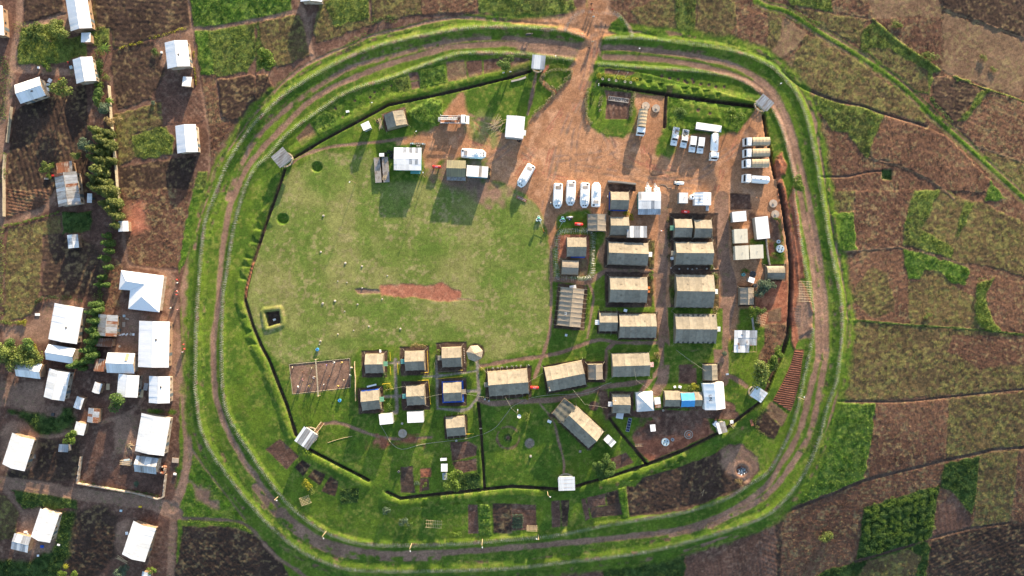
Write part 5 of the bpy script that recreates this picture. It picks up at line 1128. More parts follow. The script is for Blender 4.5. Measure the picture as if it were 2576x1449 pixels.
flat_house(B8((30,285),(125,228),(165,320),(65,355)), 'h', 'small white tin cabin by the north trench', [(m_new, 1)], 2.6, .2, m_tin, name='cabin', cat='cabin')
for q, mt, lb, ev in [
 (B2((1158,735),(1332,718),(1345,848),(1170,860)), m_pvc, 'small bright white flat cabin at the head of the wash block', 2.4),
 (B2((1183,950),(1350,945),(1362,1120),(1190,1130)), m_beige, 'upper beige flat roofed cabin of the wash block', 2.4),
 (B2((1197,1160),(1364,1155),(1376,1328),(1200,1340)), m_beige, 'lower left beige flat roofed cabin with a pale scratch', 2.4),
 (B2((1378,1150),(1545,1145),(1560,1315),(1390,1325)), m_beige, 'lower right beige flat roofed cabin with a round vent', 2.4),
 (B2((1440,802),(1605,787),(1640,1060),(1480,1080)), m_pvc, 'dazzling white container roof beside the green hedge', 2.7),
 (B4((1385,1030),(1552,1012),(1562,1140),(1395,1158)), m_pvc, 'left white wash cabin south of the small tents', 2.4),
 (A10((1140,212),(1262,207),(1265,288),(1142,293)), m_pvc, 'right white wash cabin beside a white cistern pipe', 2.4),
 (B2((495,490),(607,490),(602,625),(490,620)), m_whitet, 'small white cabin left of the round white tank', 2.3)]:
    loc, L, Wd, ang = fit(q, ev, 'h'); t = thing('cabin', lb, 'cabin', loc, ang)
    MB().box(-L/2 + .06, L/2 - .06, -Wd/2 + .06, Wd/2 - .06, -.3, ev - .1).build('wall', m_tin if mt is not m_beige else m_beige, t)
    b = MB(); n = max(2, round(L / 1.0))
    for i in range(n):
        MB().box(-L/2 + L * i / n + .01, -L/2 + L * (i + 1) / n - .01, -Wd/2, Wd/2, ev - .1, ev + .005 * (i % 2)).build('roof_panel', mt, t)
    MB().tube((.2, .1, ev), (.2, .1, ev + .2), .09, 8).build('roof_vent', m_grey, t)
    MB().box(-.4, .4, -Wd/2 + .02, -Wd/2 + .05, 0, 1.9).build('door', m_door, t)
# roofs lettered UN
def un_house(q, ax, label, ev, rise, size, letters):
    loc, L, Wd, ang = fit(q, ev, ax); t = thing('clinic_tent', label, 'tent', loc, ang)
    for s in (1, -1):
        n = 4
        for i in range(n):
            a, b_ = -L/2 + L * i / n, -L/2 + L * (i + 1) / n
            MB().grid(lambda u, v: (a + (b_ - a) * v, s * Wd/2 * u, ev + rise * (1 - u) - .05 * math.sin(PI * v) * math.sin(PI * u)), 4, 4).build('roof_panel', m_pvc, t, True)
        MB().quad((-L/2, s * Wd/2, ev), (L/2, s * Wd/2, ev), (L/2, s * (Wd/2 + .1), -.3), (-L/2, s * (Wd/2 + .1), -.3)).build('side_wall', m_pvc, t)
        b = MB(); x = s * L/2; b.add([(x, -Wd/2, -.3), (x, Wd/2, -.3), (x, Wd/2, ev), (x, 0, ev + rise), (x, -Wd/2, ev)], [(0, 1, 2, 3, 4)]); b.build('gable', m_pvc, t)
        sl = math.atan2(rise, Wd / 2)
        dx, rz, mt = letters[0 if s > 0 else 1]
        lettering('UN', size, mt, t, (dx, s * Wd * .24, ev + rise * .52 + .06), (-s * sl, 0, rz), .012, bold=.0)
    return t
un_house(B7((635,475),(890,470),(912,797),(655,803)), 'v', 'great white tent lettered UN on both roof slopes', 2.3, 1.3, 1.35, ((0.3, PI, m_inkg), (0.3, 0, m_ink)))
t = un_house(B2((692,485),(895,490),(893,650),(690,642)), 'v', 'smaller grey white tent lettered UN near the round tank', 2.3, .8, .9, ((0.2, PI, m_inkg), (0.2, 0, m_ink)))
# patched iron roof with an open corner
loc, L, Wd, ang = fit(B3((1028,933),(1306,936),(1310,1212),(1018,1210)), 2.6, 'h')
t = thing('shelter', 'half open iron roofed shelter with coloured stains on a grass knoll', 'shelter', loc, ang)
rows = [(1.2, 6, 6), (0, 6, 6), (-1.2, 6, 6)]
for j in range(3):
    for i in range(6):
        if j == 2 and i >= 4: continue
        mt = R.choice([m_white, m_new, m_zinc, m_zinc])
        inst('roof_sheet', sheet_mesh(mt), t, (-L/2 + L * i / 6, Wd/2 - Wd * j / 3, 2.75 - .12 * j + R.uniform(0, .02)), (.04, 0, 0), (L / 6 + .04, -Wd / 3 - .1, 1))
for x, y, w_, h_ in ((-.35, -.15, .5, .5), (-.2, .3, .7, .2), (.05, -.1, .15, .9), (.2, -.2, .6, .15), (-.3, -.35, .2, 1.2)): MB().box(x * L, x * L + w_, y * Wd, y * Wd + h_, 2.68, 2.80).build('patch', R.choice([m_rust, m_checks, m_grey]), t)
for sx in (-1, 0, 1):
    for sy in (-1, 1): MB().tube((sx * (L/2 - .1), sy * (Wd/2 - .1), -.2), (sx * (L/2 - .1), sy * (Wd/2 - .1), 2.55), .06, 6).build('post', m_wood, t)
MB().tube((L/2 - .1, -Wd/2 + .1, 2.55), (L/2 - .1, Wd/2, 2.65), .05, 5).build('rail', m_wood, t); MB().tube((.2 * L, -Wd/2 + .1, 2.55), (L/2, -Wd/2 + .1, 2.55), .05, 5).build('rail', m_wood, t); MB().tube((.35 * L, -Wd/2, 2.6), (.35 * L, -Wd/6, 2.6), .04, 5).build('rail', m_wood, t)
# thatched hut
loc = G(1195, 887); t = thing('thatched_hut', 'seven sided thatched hut with a pale peaked roof', 'hut', loc)
n = 7; r_ = 2.65
for i in range(n):
    a, b_ = 2 * PI * i / n + .3, 2 * PI * (i + 1) / n + .3
    pa, pb = Vector((math.cos(a) * r_, math.sin(a) * r_, 2.0)), Vector((math.cos(b_) * r_, math.sin(b_) * r_, 2.0)); top = Vector((0, 0, 3.6))
    MB().grid(lambda u, v: tuple(top.lerp(pa.lerp(pb, v), u) + Vector((0, 0, .05 * math.sin(v * 19 + u * 5 + i)))), 6, 6).build('thatch_panel', m_thatch, t, True)
    MB().tube((math.cos(a) * 2.3, math.sin(a) * 2.3, -.2), (math.cos(a) * 2.3, math.sin(a) * 2.3, 2.1), .07, 6).build('post', m_wood, t)
MB().tube((0, 0, 0), (0, 0, .8), .8, 12).build('table', m_wood, t)
# guard towers
def tower(q, label, mats, h=4.2, stairs=None, n=6, sc=1.0, strips=0):
    loc, L, Wd, ang = fit(q, h, 'h'); t = thing('guard_tower', label, 'tower', loc, ang)
    for sx in (-1, 1):
        for sy in (-1, 1): MB().tube((sx * L * .36, sy * Wd * .36, -.8), (sx * L * .36, sy * Wd * .36, h - .1), .09, 6).build('leg', m_wood, t)
    MB().box(-L * .4, L * .4, -Wd * .4, Wd * .4, 1.7, 1.85).build('platform', m_oldw, t)
    for sx, sy, a, b_ in ((1, 0, .05, Wd * .4), (-1, 0, .05, Wd * .4), (0, 1, L * .4, .05), (0, -1, L * .4, .05)):
        MB().box(sx * L * .4 - a, sx * L * .4 + a, sy * Wd * .4 - b_, sy * Wd * .4 + b_, 1.85, 2.9).build('parapet', m_tin, t)
    slope_sheets(t, L, -L/2, h + .15, h - .15, Wd/2, -Wd/2, mats, n=n)
    if strips:
        for k in range(3): MB().tube((-L/2, Wd * (.3 - .3 * k), h + .1 - .09 * k), (L/2, Wd * (.3 - .3 * k), h + .1 - .09 * k), .04, 4).build('batten', m_wood, t)
    # sandbags round the foot
    for lv in range(3):
        for k in range(12):
            a = 2 * PI * (k + .5 * lv) / 12; inst('sandbag', BAG, t, (math.cos(a) * L * .46, math.sin(a) * Wd * .46, .05 + lv * .2), (0, 0, a + PI / 2))
    return t, L, Wd
b = MB(); b.prismz([(-.36, -.12), (-.3, -.19), (.3, -.19), (.36, -.12), (.36, .12), (.3, .19), (-.3, .19), (-.36, .12)], 0, .1, sc=1.05); b.prismz([(-.37, -.13), (-.31, -.2), (.31, -.2), (.37, -.13), (.37, .13), (.31, .2), (-.31, .2), (-.37, .13)], .1, .19, sc=.85); BAG = b.mesh('sandbag', m_bag)
tower(A4((205,1108),(272,1195),(182,1265),(112,1185)), 'grey tin roofed guard tower at the west bend of the trench', [(m_grey, 2), (m_zinc, 1)])
tower(A5((160,415),(258,420),(240,523),(140,510)), 'white tin roofed guard tower left of the entrance road', [(m_zinc, 1), (m_white, 1)])
tower([(1918,236),(1947,258),(1930,281),(1904,256)], 'zinc roofed guard tower at the north east corner', [(m_zinc, 2), (m_grey, 1)])
t, L, Wd = tower(B4((465,1178),(612,1303),(500,1460),(302,1355)), 'broad striped roof guard tower with a timber stair', [(m_new, 1), (m_grey, 1)], n=6)
for s in (-1, 1): MB().tube((s * .5 + 1, Wd * .4, 1.8), (s * .5 + 1, Wd * .4 + 3.6, 0.1), .07, 5).build('stair_rail', m_palew, t)
for k in range(9): MB().box(.5, 1.5, Wd * .4 + .2 + k * .4, Wd * .4 + .45 + k * .4, 1.62 - k * .19, 1.67 - k * .19).build('tread', m_rust, t)
tower(A9((335,705),(478,700),(470,800),(365,803)), 'white roofed guard tower at the south gate path', [(m_new, 1), (m_white, 2)], n=6, strips=1)
tower(B7((1310,500),(1442,600),(1365,715),(1225,630)), 'battened white roof guard tower near the leafy tree', [(m_white, 2), (m_new, 1)], n=5, strips=1)
flat_house(B7((800,980),(905,960),(940,1080),(825,1118)), 'h', 'plank roofed hut on the edge of the south east trench', [(m_grey, 1), (m_white, 1)], 2.6, .2, m_oldw, name='hut', cat='hut')
flat_house(B7((755,990),(805,945),(835,990),(800,1040)), 'h', 'scrap white roof beside the plank roofed hut', [(m_new, 1)], 2.0, .1, m_tin, name='hut', cat='hut')
flat_house(B6((1050,1125),(1150,1215),(1085,1280),(990,1180)), 'h', 'small slatted zinc roof hut below the great slanting tent', [(m_new, 1), (m_zinc, 1)], 2.3, .15, m_tin, name='hut', cat='hut')
flat_house(B6((1625,655),(1700,650),(1710,780),(1640,785)), 'v', 'open slatted white canopy right of the white square tent', [(m_white, 2), (m_rust, 1)], 2.1, .1, m_oldw, name='canopy', cat='canopy')
flat_house(B3((1210,262),(1282,282),(1270,347),(1203,322)), 'h', 'white topped kitchen hut among dark water drums', [(m_new, 1)], 2.2, .1, m_tin, name='hut', cat='hut')
flat_house(B6((1575,1000),(1642,995),(1645,1075),(1585,1082)), 'h', 'tiny white roof in a square planted plot', [(m_new, 1)], 1.9, .08, m_tin, name='hut', cat='hut')
flat_house(A10((1395,605),(1445,605),(1445,660),(1398,660)), 'h', 'lone small white privy roof in the south gardens', [(m_new, 1)], 2.1, .08, m_tin, name='privy', cat='privy')
flat_house(A10((1390,562),(1440,560),(1438,578),(1392,580)), 'h', 'narrow white awning above the garden privy', [(m_white, 1)], 1.9, .05, m_oldw, name='awning', cat='awning')
flat_house(A10((1405,675),(1445,672),(1442,720),(1410,722)), 'h', 'jumbled white scrap shelter below the garden privy', [(m_zinc, 1)], 1.6, .1, m_oldw, name='shelter', cat='shelter')
flat_house(A3((450,455),(520,460),(515,512),(440,510)), 'h', 'broken zinc shelter frame by a small yellow green bush', [(m_zinc, 1)], 1.8, .15, m_oldw, name='shelter', cat='shelter')
flat_house(A4((930,1158),(965,1158),(968,1180),(932,1182)), 'h', 'small white box hut at the top of the concrete ramps', [(m_new, 1)], 1.6, .05, m_tin, name='hut', cat='hut')
ORD = 'first second third fourth fifth sixth seventh eighth ninth tenth eleventh twelfth thirteenth fourteenth fifteenth sixteenth seventeenth'.split()
# ------------------------------------------------------------------ vehicles
WH_ = {}
def wheel_meshes(r, w):
    k = (r, w)
    if k not in WH_:
        b = MB(); n = 16
        for (ra, ya, rb, yb) in ((r*.62, -w/2, r*.94, -w/2), (r*.94, -w/2, r, -w*.3), (r, -w*.3, r, w*.3), (r, w*.3, r*.94, w/2), (r*.94, w/2, r*.62, w/2)):
            vs = [(ra*math.cos(2*PI*i/n), ya, ra*math.sin(2*PI*i/n)) for i in range(n)] + [(rb*math.cos(2*PI*i/n), yb, rb*math.sin(2*PI*i/n)) for i in range(n)]
            b.add(vs, [(i, (i+1) % n, n+(i+1) % n, n+i) for i in range(n)])
        ty = b.mesh('tyre', m_black, True)
        rm = MB().tube((0, -w*.42, 0), (0, w*.42, 0), r*.63, 12).tube((0, -w*.5, 0), (0, w*.5, 0), r*.2, 8).mesh('rim', m_steel)
        WH_[k] = (ty, rm)
    return WH_[k]
def wheels(t, spots, r, w):
    for x, y in spots:
        ty, rm = wheel_meshes(r, w); a = inst('wheel', ty, t, (x, y, r)); inst('rim', rm, a)
def put(name, label, cat, fx, fy, head, group=None):
    return thing(name, label, cat, G(fx, fy), rad(head), group)
def loft(b, secs, mat=None, caps=True):       # secs: list of closed rings
    n = len(secs[0]); vs = [p for s in secs for p in s]; fs = []
    for k in range(len(secs) - 1):
        for i in range(n): fs.append((k*n+i, k*n+(i+1) % n, (k+1)*n+(i+1) % n, (k+1)*n+i))
    if caps: fs += [tuple(range(n))[::-1], tuple(range((len(secs)-1)*n, len(secs)*n))]
    b.add(vs, fs, mat)
def apc(label, fx, fy, head, var=0):
    t = put('armoured_vehicle', label, 'armoured vehicle', fx, fy, head, 'white armoured personnel carriers')
    # hull: nose at +x, plan narrows at nose and tail
    def ring_(x, wl, wm, wt, z0, z1, z2): return [(x,-wl,z0),(x,-wm,z1),(x,-wt,z2),(x,wt,z2),(x,wm,z1),(x,wl,z0)]
    b = MB(); loft(b, [ring_(-3.85,.8,1.15,1.0,.75,1.25,1.75), ring_(-3.6,.95,1.42,1.1,.5,1.35,1.95), ring_(-1.2,1.0,1.48,1.12,.45,1.4,2.05), ring_(1.6,1.0,1.48,1.1,.45,1.4,2.05), ring_(2.6,.95,1.42,.95,.5,1.35,1.85), ring_(3.5,.8,1.0,.62,.75,1.15,1.3), ring_(3.85,.6,.72,.45,.9,1.05,1.1)]); b.build('hull', m_paint, t)
    wheels(t, [(x, s*1.22) for x in (-2.55,-1.05,.75,2.25) for s in (-1, 1)], .56, .36)
    tx = 1.0
    tu = MB().prismz([(.72*math.cos(2*PI*i/14), .72*math.sin(2*PI*i/14)) for i in range(14)], 0, .38, sc=.62); o = tu.build('turret', m_paint, t); o.location = (tx, 0, 2.03)
    MB().tube((.35, .05, .2), (1.95, .05, .32), .045, 8, m_dkm if var != 2 else None).build('gun_barrel', m_dkm, o)
    MB().tube((.1, .25, .38), (.1, .25, .46), .2, 10).build('hatch', m_paint, o)
    MB().tube((-.3, -.25, .3), (-.25, -.25, .62), .06, 6).build('sight', m_dkm, o)
    for x, y in ((2.35, .42), (2.35, -.42)): MB().prismz([(-.28,-.28),(.28,-.28),(.28,.28),(-.28,.28)], 0, .09, sc=.9).build('hatch', m_paint, t).location = (x, y, 1.9)
    for s in (-1, 1):
        MB().box(-.5, .3, s*.35-.28, s*.35+.28, 2.05, 2.11).build('roof_hatch', m_paint, t)
        MB().box(3.55, 3.72, s*.85-.1, s*.85+.1, 1.12, 1.3).build('headlight', m_glass, t)
        MB().tube((2.3, s*1.25, 1.55), (2.35, s*1.4, 1.9), .035, 5).build('mirror', m_dkm, t)
        MB().box(-3.3, -1.0, s*1.18-.06, s*1.18+.06, 1.72, 1.82).build('stowage_rail', m_steel, t)
        MB().box(2.95, 3.3, s*.38-.25, s*.38+.25, 1.48, 1.62, None, None).build('windscreen', m_glass, t)
    # engine deck louvres and exhaust vent
    for i in range(6): MB().box(-2.9, -1.9, -.75 + i*.27, -.6 + i*.27, 1.98, 2.09).build('louvre', m_conc, t)
    MB().box(-3.6, -3.1, .4, 1.0, 1.9, 2.02).build('exhaust_vent', m_black, t)
    MB().box(-3.0, -1.8, -.85, .95, 1.94, 2.02).build('engine_deck', m_greyc if var == 1 else m_paint, t)
    MB().tube((-3.4, -.9, 1.8), (-2.2, -1.15, 1.85), .1, 6).build('exhaust_pipe', m_dkm, t)
    if var == 3: MB().grid(lambda u, v: (-1.3 + 2.9*u, -.85 + 1.7*v, 2.5 + .12*math.sin(u*6) - .3*abs(v-.5) ), 6, 6).build('tarpaulin', m_pvc, t, True)
    return t
apc('armoured carrier parked alone crosswise above the mossy shed', 1192, 389, -3.5)
apc('armoured carrier parked slantwise at the corner of the grass', 1322, 444, -120)
apc('armoured carrier leftmost in the row of four, nose down', 1402.5, 494, -92.3, 1)
apc('armoured carrier second from left, standing furthest forward', 1435, 487, -92.7)
apc('armoured carrier with a white sheet over its turret', 1470, 493, -91.8, 3)
apc('armoured carrier rightmost in the row, nose pointing up', 1498, 491, 88.2, 2)
def lorry(label, fx, fy, head, kind='cargo', L=7.7):
    t = put('lorry', label, 'truck', fx, fy, head, 'white lorries in the vehicle park')
    h = L / 2; cw = 1.22
    MB().box(-h + .1, h - .4, -.42, .42, .75, 1.0).build('chassis', m_dkm, t)
    prof = [(h - 2.15, .7), (h - .05, .7), (h, 1.25), (h - .12, 1.7), (h - .5, 2.55), (h - .75, 2.72), (h - 2.0, 2.72), (h - 2.15, 2.5)]
    cab = MB().prism(prof, -cw, cw).build('cab', m_paint, t)
    MB().add or None
    b = MB(); b.quad((h - .11, -1.05, 1.74), (h - .11, 1.05, 1.74), (h - .46, 1.0, 2.52), (h - .46, -1.0, 2.52)); o = b.build('windscreen', m_glass, cab); o.location = (.03, 0, .02)
    for s in (-1, 1):
        MB().box(h - 1.35, h - .55, s*(cw + .005) - .01, s*(cw + .005) + .01, 1.75, 2.35).build('side_window', m_glass, cab)
        MB().box(h - .35, h - .22, s*(cw + .22) - .1, s*(cw + .22) + .1, 1.75, 2.3).build('mirror', m_dkm, cab)
        MB().box(h - .05, h + .04, s*.9 - .16, s*.9 + .16, .95, 1.12).build('headlight', m_ltblue, cab)
    MB().box(h - .1, h + .14, -1.2, 1.2, .45, .85).build('bumper', m_paint, t)
    MB().box(h - 1.5, h - 1.0, -.35, .35, 2.72, 2.78).build('roof_hatch', m_steel if kind == 'tanker_grey' else m_paint, cab)
    wheels(t, [(h - 1.15, s*1.02) for s in (-1, 1)] + [(x, s*.98) for x in (-h + 1.0, -h + 2.2) for s in (-1, 1)], .5, .34)
    if kind == 'cargo':
        a, b_ = -h, h - 2.35
        MB().box(a, b_, -1.22, 1.22, 1.0, 1.55).build('cargo_bed', m_paint, t)
        pr = [(-1.22, 1.5), (-1.22, 2.75), (-.8, 3.0), (-.3, 3.12), (.3, 3.12), (.8, 3.0), (1.22, 2.75), (1.22, 1.5)]
        n = 5
        for i in range(n):
            x0_, x1_ = a + (b_ - a)*i/n, a + (b_ - a)*(i + 1)/n
            bb = MB(); loft(bb, [[(x0_, y, z) for y, z in pr], [((x0_ + x1_)/2, y*.985, z - .05) for y, z in pr], [(x1_, y, z) for y, z in pr]], caps=(i in (0, n-1))); bb.build('canvas_cover', m_cv, t)
            MB().path([(x0_, y*1.01, z + .02) for y, z in pr], .014, 4).build('hoop', m_cv, t)
    else:
        a, b_ = -h, h - 2.4
        pr = [(1.05*math.cos(q), 1.9 + .72*math.sin(q)) for q in [2*PI*i/16 for i in range(16)]]
        bb = MB(); loft(bb, [[(a, y*.75, 1.9 + (z-1.9)*.75) for y, z in pr], [(a + .25, y, z) for y, z in pr], [(b_ - .25, y, z) for y, z in pr], [(b_, y*.75, 1.9 + (z-1.9)*.75) for y, z in pr]]); bb.build('tank', m_paint if kind == 'tanker' else m_pvc, t, True)
        for x in (a + 1, (a + b_)/2, b_ - 1): MB().tube((x, 0, 2.6), (x, 0, 2.72), .14 if x != (a+b_)/2 else .28, 10).build('filler_cap', m_grey, t)
        for s in (-1, 1): MB().box(a + .3, b_ - .3, s*1.05 - .16, s*1.05 + .16, 1.45, 1.6).build('side_locker', m_paint, t)
        MB().tube((a + .1, -1.1, 1.5), (a + .1, 1.1, 1.5), .05, 5).build('rail', m_steel, t)
    return t
lorry('canvas topped lorry, uppermost of the three side by side', 1898, 360, 181, L=7.6)
lorry('canvas topped lorry in the middle of the three side by side', 1897.5, 388, 181, L=7.6)
lorry('canvas topped lorry, lowest of the three side by side', 1896, 414, 181, L=7.6)
lorry('white water tanker below the three canvas lorries', 1897, 453, 176, 'tanker', L=8.0)
lorry('white bowser lorry parked next to the four light cars', 1793.5, 371.5, -93.5, 'tank_plain', L=8.1)
lorry('brown canvas lorry standing alone by two round covers', 1612, 311, -97, L=7.7)
def jeep(label, fx, fy, head, pick=True, load=None):
    t = put('pickup_truck' if pick else 'off_road_car', label, 'pickup' if pick else 'car', fx, fy, head, 'white light vehicles in a row'); t.scale = (1.07,) * 3
    L = 5.3 if pick else 4.6; h = L/2; w_ = .9
    prof = [(h - 1.55, .45), (h - .05, .45), (h, .65), (h - .03, 1.0), (h - .3, 1.12), (h - 1.45, 1.2), (h - 1.55, 1.1)]
    MB().prism(prof, -w_, w_).build('bonnet', m_paint, t)
    ce = (h - 3.0) if pick else (-h + .05)
    cab = MB(); cab.prism([(ce, .5), (h - 1.5, .5), (h - 1.5, 1.18), (h - 1.95, 1.84), (ce + .06, 1.84), (ce, 1.2)], -w_ + .02, w_ - .02); cab = cab.build('cabin', m_paint, t)
    MB().quad((h - 1.5, -.78, 1.22), (h - 1.5, .78, 1.22), (h - 1.93, .74, 1.8), (h - 1.93, -.74, 1.8)).build('windscreen', m_glass, cab).location = (.03, 0, .01)
    for s in (-1, 1):
        for x0_, x1_ in (((ce + .35, h - 2.0),) if pick else ((ce + .2, ce + .95), (ce + 1.05, h - 2.0))):
            MB().box(x0_, x1_, s*(w_ - .015) - .01, s*(w_ - .015) + .01, 1.28, 1.7).build('side_window', m_glass, cab)
        MB().box(h - 1.65, h - 1.55, s*(w_ + .12) - .09, s*(w_ + .12) + .09, 1.2, 1.4).build('mirror', m_dkm, cab)
        MB().box(h - .06, h + .02, s*.65 - .1, s*.65 + .1, .75, .92).build('headlight', m_ltblue, t)
    MB().box(h - .05, h + .16, -.8, .8, .42, .66).build('bumper', m_dkm, t)
    MB().tube((h - 1.2, .86, 1.1), (h - 1.85, .86, 1.95), .04, 5).build('snorkel', m_dkm, t)
    MB().tube((h + .1, .5, .6), (h + .35, .5, 3.2), .015, 4).build('whip_aerial', m_steel, t)
    lettering('UN', .42, m_ink, t, (h - .8, 0, 1.185), (0, rad(4), -PI/2 + PI), .004)
    if pick:
        bed = MB(); bed.box(-h, ce - .04, -w_, w_, .6, .72); bed.box(-h, ce - .04, -w_, -w_ + .05, .72, 1.15); bed.box(-h, ce - .04, w_ - .05, w_, .72, 1.15); bed.box(-h, -h + .05, -w_, w_, .72, 1.15); bed.box(ce - .09, ce - .04, -w_, w_, .72, 1.15)
        bed = bed.build('load_bed', m_paint, t)
        if load == 'tools':
            MB().box(-h + .5, -h + 1.7, -.1, .05, .72, .95).build('load', m_rust, bed); MB().ring((-h + .9, .4, .82), .25, .08, mat=None).build('load', m_rust, bed)
        else:
            for k in range(7): MB().box(-.3, .3, -.09, .09, 0, .3, None, (0, 0, R.uniform(0, 3)), (-h + .5 + .22*k, R.uniform(-.4, .4), .72)).build('load', m_dkm, bed)
    else: MB().tube((-h - .02, -.45, 1.15), (-h - .22, -.45, 1.15), .36, 12).build('spare_wheel', m_black, t)
    wheels(t, [(x, s*.78) for x in (h - .95, -h + 1.05) for s in (-1, 1)], .38, .24)
    return t
jeep('leftmost white pickup with rusty tools in its bed', 1696, 345, -100, True, 'tools')
jeep('second white pickup with a bed full of dark gear', 1720, 350.5, -100, True, 'gear')
jeep('white off-road car directly right of the loaded pickups', 1740, 364.5, -96, False)
jeep('rightmost white off-road car, next to the bowser lorry', 1760, 367.5, -96, False)
# drill rig lorry
t = put('drilling_rig', 'rusty white drilling rig lorry facing right above its long shadow', 'drilling rig', 1143, 303, -1)
h = 4.5
cab = MB(); cab.prism([(h - 2.3, .7), (h - .6, .7), (h, .8), (h, 1.35), (h - .7, 1.5), (h - 1.0, 2.5), (h - 2.2, 2.55), (h - 2.3, 2.3)], -1.2, 1.2); cab = cab.build('cab', m_paint, t)
MB().quad((h - .7, -1.0, 1.55), (h - .7, 1.0, 1.55), (h - .98, .95, 2.45), (h - .98, -.95, 2.45)).build('windscreen', m_glass, cab).location = (.02, 0, .02)
MB().box(h - .02, h + .18, -1.25, 1.25, .5, .95).build('bumper', m_paint, t)
MB().box(-h + .2, h - 1, -.45, .45, .8, 1.05).build('chassis', m_dkm, t)
MB().box(-h + .3, h - 2.4, -1.2, 1.2, 1.05, 1.15).build('deck', m_rig, t)
mast = MB()
for y in (-.25, .3):
    for z in (1.9, 2.4): mast.tube((-h - .3, y, z), (1.2, y, z), .05, 5)
for k in range(11): x = -h - .2 + k*.52; mast.tube((x, -.25, 1.9), (x + .5, .3, 2.4), .03, 4).tube((x, .3, 1.9), (x + .5, -.25, 2.4), .03, 4).tube((x, -.25, 2.4), (x, .3, 2.4), .03, 4)
mast.build('mast', m_paint, t)
for y in (-1.1, 1.1): MB().box(-h + .3, h - 2.4, y - .06, y + .06, 1.15, 1.4).build('side_rail', m_paint, t)
for x in (-h + .4, h - 2.9):
    for y in (-1.15, 1.15): MB().tube((x, y, .3), (x, y, 2.2), .11, 8).build('jack_leg', m_paint, t)
for k in range(6): MB().tube((-h + .9 + k*.28, .62, 1.25), (-h + .9 + k*.28, 1.02, 1.25), .1, 6).build('drill_pipe', m_black, t)
MB().box(-.9, .3, -.75, -.2, 1.15, 1.9).build('engine', m_rig, t); MB().tube((.9, -.1, 1.6), (.9, -.1, 2.1), .3, 12).build('winch_drum', m_dkm, t); MB().tube((1.5, .5, 1.2), (1.5, .5, 2.3), .16, 8).build('exhaust_stack', m_rust, t)
MB().box(-2.8, -1.4, -.95, -.4, 1.15, 1.6).build('compressor', m_rust, t); MB().ring((-.2, .3, 1.7), .3, .06).build('hose_reel', m_dkm, t); MB().box(-1.6, -.2, .5, 1.0, 1.15, 1.65).build('tool_box', m_rig, t); MB().tube((-2.5, -.9, 1.3), (.2, -.7, 1.5), .05, 5).build('hydraulic_hose', m_black, t)
MB().prismz([(-h - .5, -.6), (-h + .2, -.8), (-h + .2, .7), (-h - .5, .3)], .9, 1.05).build('drill_table', m_greyc, t)
wheels(t, [(h - 1.1, s*1.0) for s in (-1, 1)] + [(x, s*.98) for x in (-h + 1.1, -h + 2.35) for s in (-1, 1)], .52, .34)
# generator trailers
def trailer(label, fx, fy, head):
    t = put('generator_trailer', label, 'trailer', fx, fy, head)
    MB().prism([(-1.9, .5), (.7, .5), (.9, .7), (.9, 1.6), (.6, 1.9), (-1.6, 1.9), (-1.9, 1.6)], -.85, .85).build('housing', m_paint, t)
    for s in (-1, 1): MB().tube((.9, s*.7, .55), (2.6, 0, .55), .05, 5).build('drawbar', m_paint, t)
    MB().box(1.1, 1.7, -.3, .3, .6, 1.1).build('tool_box', m_paint, t)
    MB().box(-1.4, -.5, -.5, .5, 1.9, 1.97).build('louvre', m_greyc, t); MB().tube((.2, .3, 1.9), (.2, .3, 2.15), .08, 8).build('exhaust_pipe', m_dkm, t); MB().tube((2.5, 0, 0), (2.5, 0, .6), .06, 6).build('jockey_wheel', m_dkm, t)
    wheels(t, [(-.5, s*.98) for s in (-1, 1)], .36, .2)
trailer('left white generator trailer behind the stained workshop', 1628.5, 480, 91)
trailer('right white generator trailer tilted behind the stained workshop', 1650.5, 482, 102)
t = put('water_trailer', 'flat bed water trailer with a pale load in the dirt yard', 'trailer', 1704, 461, 178)
MB().box(-1.9, 1.4, -.7, .7, .55, .65).build('deck', m_dkm, t); MB().tube((-1.7, .15, 1.15), (.6, .15, 1.1), .5, 12).build('tank', m_paint, t, True); MB().tube((1.4, 0, .6), (2.6, -.2, .5), .05, 5).build('drawbar', m_dkm, t)
for y in (-.35, .1): MB().tube((.9, y, .65), (.9, y, 1.0), .2, 10).build('can', m_pvc, t)
wheels(t, [(-.2, s*.8) for s in (-1, 1)], .33, .2)

# ------------------------------------------------------------------ red fire water tanks
def firetank(label, fx, fy, a=0):
    t = put('fire_tank', label, 'fire tank', fx, fy, a, 'red fire water tanks')
    b = MB(); pr = [(.5*math.cos(2*PI*i/12), .95 + .5*math.sin(2*PI*i/12)) for i in range(12)]
    loft(b, [[(-1.3, y*.7, .95 + (z-.95)*.7) for y, z in pr], [(-1.15, y, z) for y, z in pr], [(1.15, y, z) for y, z in pr], [(1.3, y*.7, .95 + (z-.95)*.7) for y, z in pr]]); b.build('tank', m_red, t, True)
    for x in (-.8, .8): MB().box(x - .06, x + .06, -.5, .5, 0, .6).build('stand', m_dkm, t)
    lettering('FIRE', .5, m_inkw, t, (0, -.12, 1.47), (rad(14), 0, 0), .004, bold=.015)
    MB().tube((1.3, 0, .8), (1.6, 0, .8), .04, 5).build('outlet_pipe', m_red, t)
firetank('red fire tank between the patchwork workshop and mossy shed', 1099, 421, -2)
firetank('red fire tank beside the wired tent enclosure', 1455, 565, -6)
firetank('red fire tank above the twin tents', 1722, 533.5, -3)
firetank('red fire tank in the gap between two long tents', 1344, 974, -2)
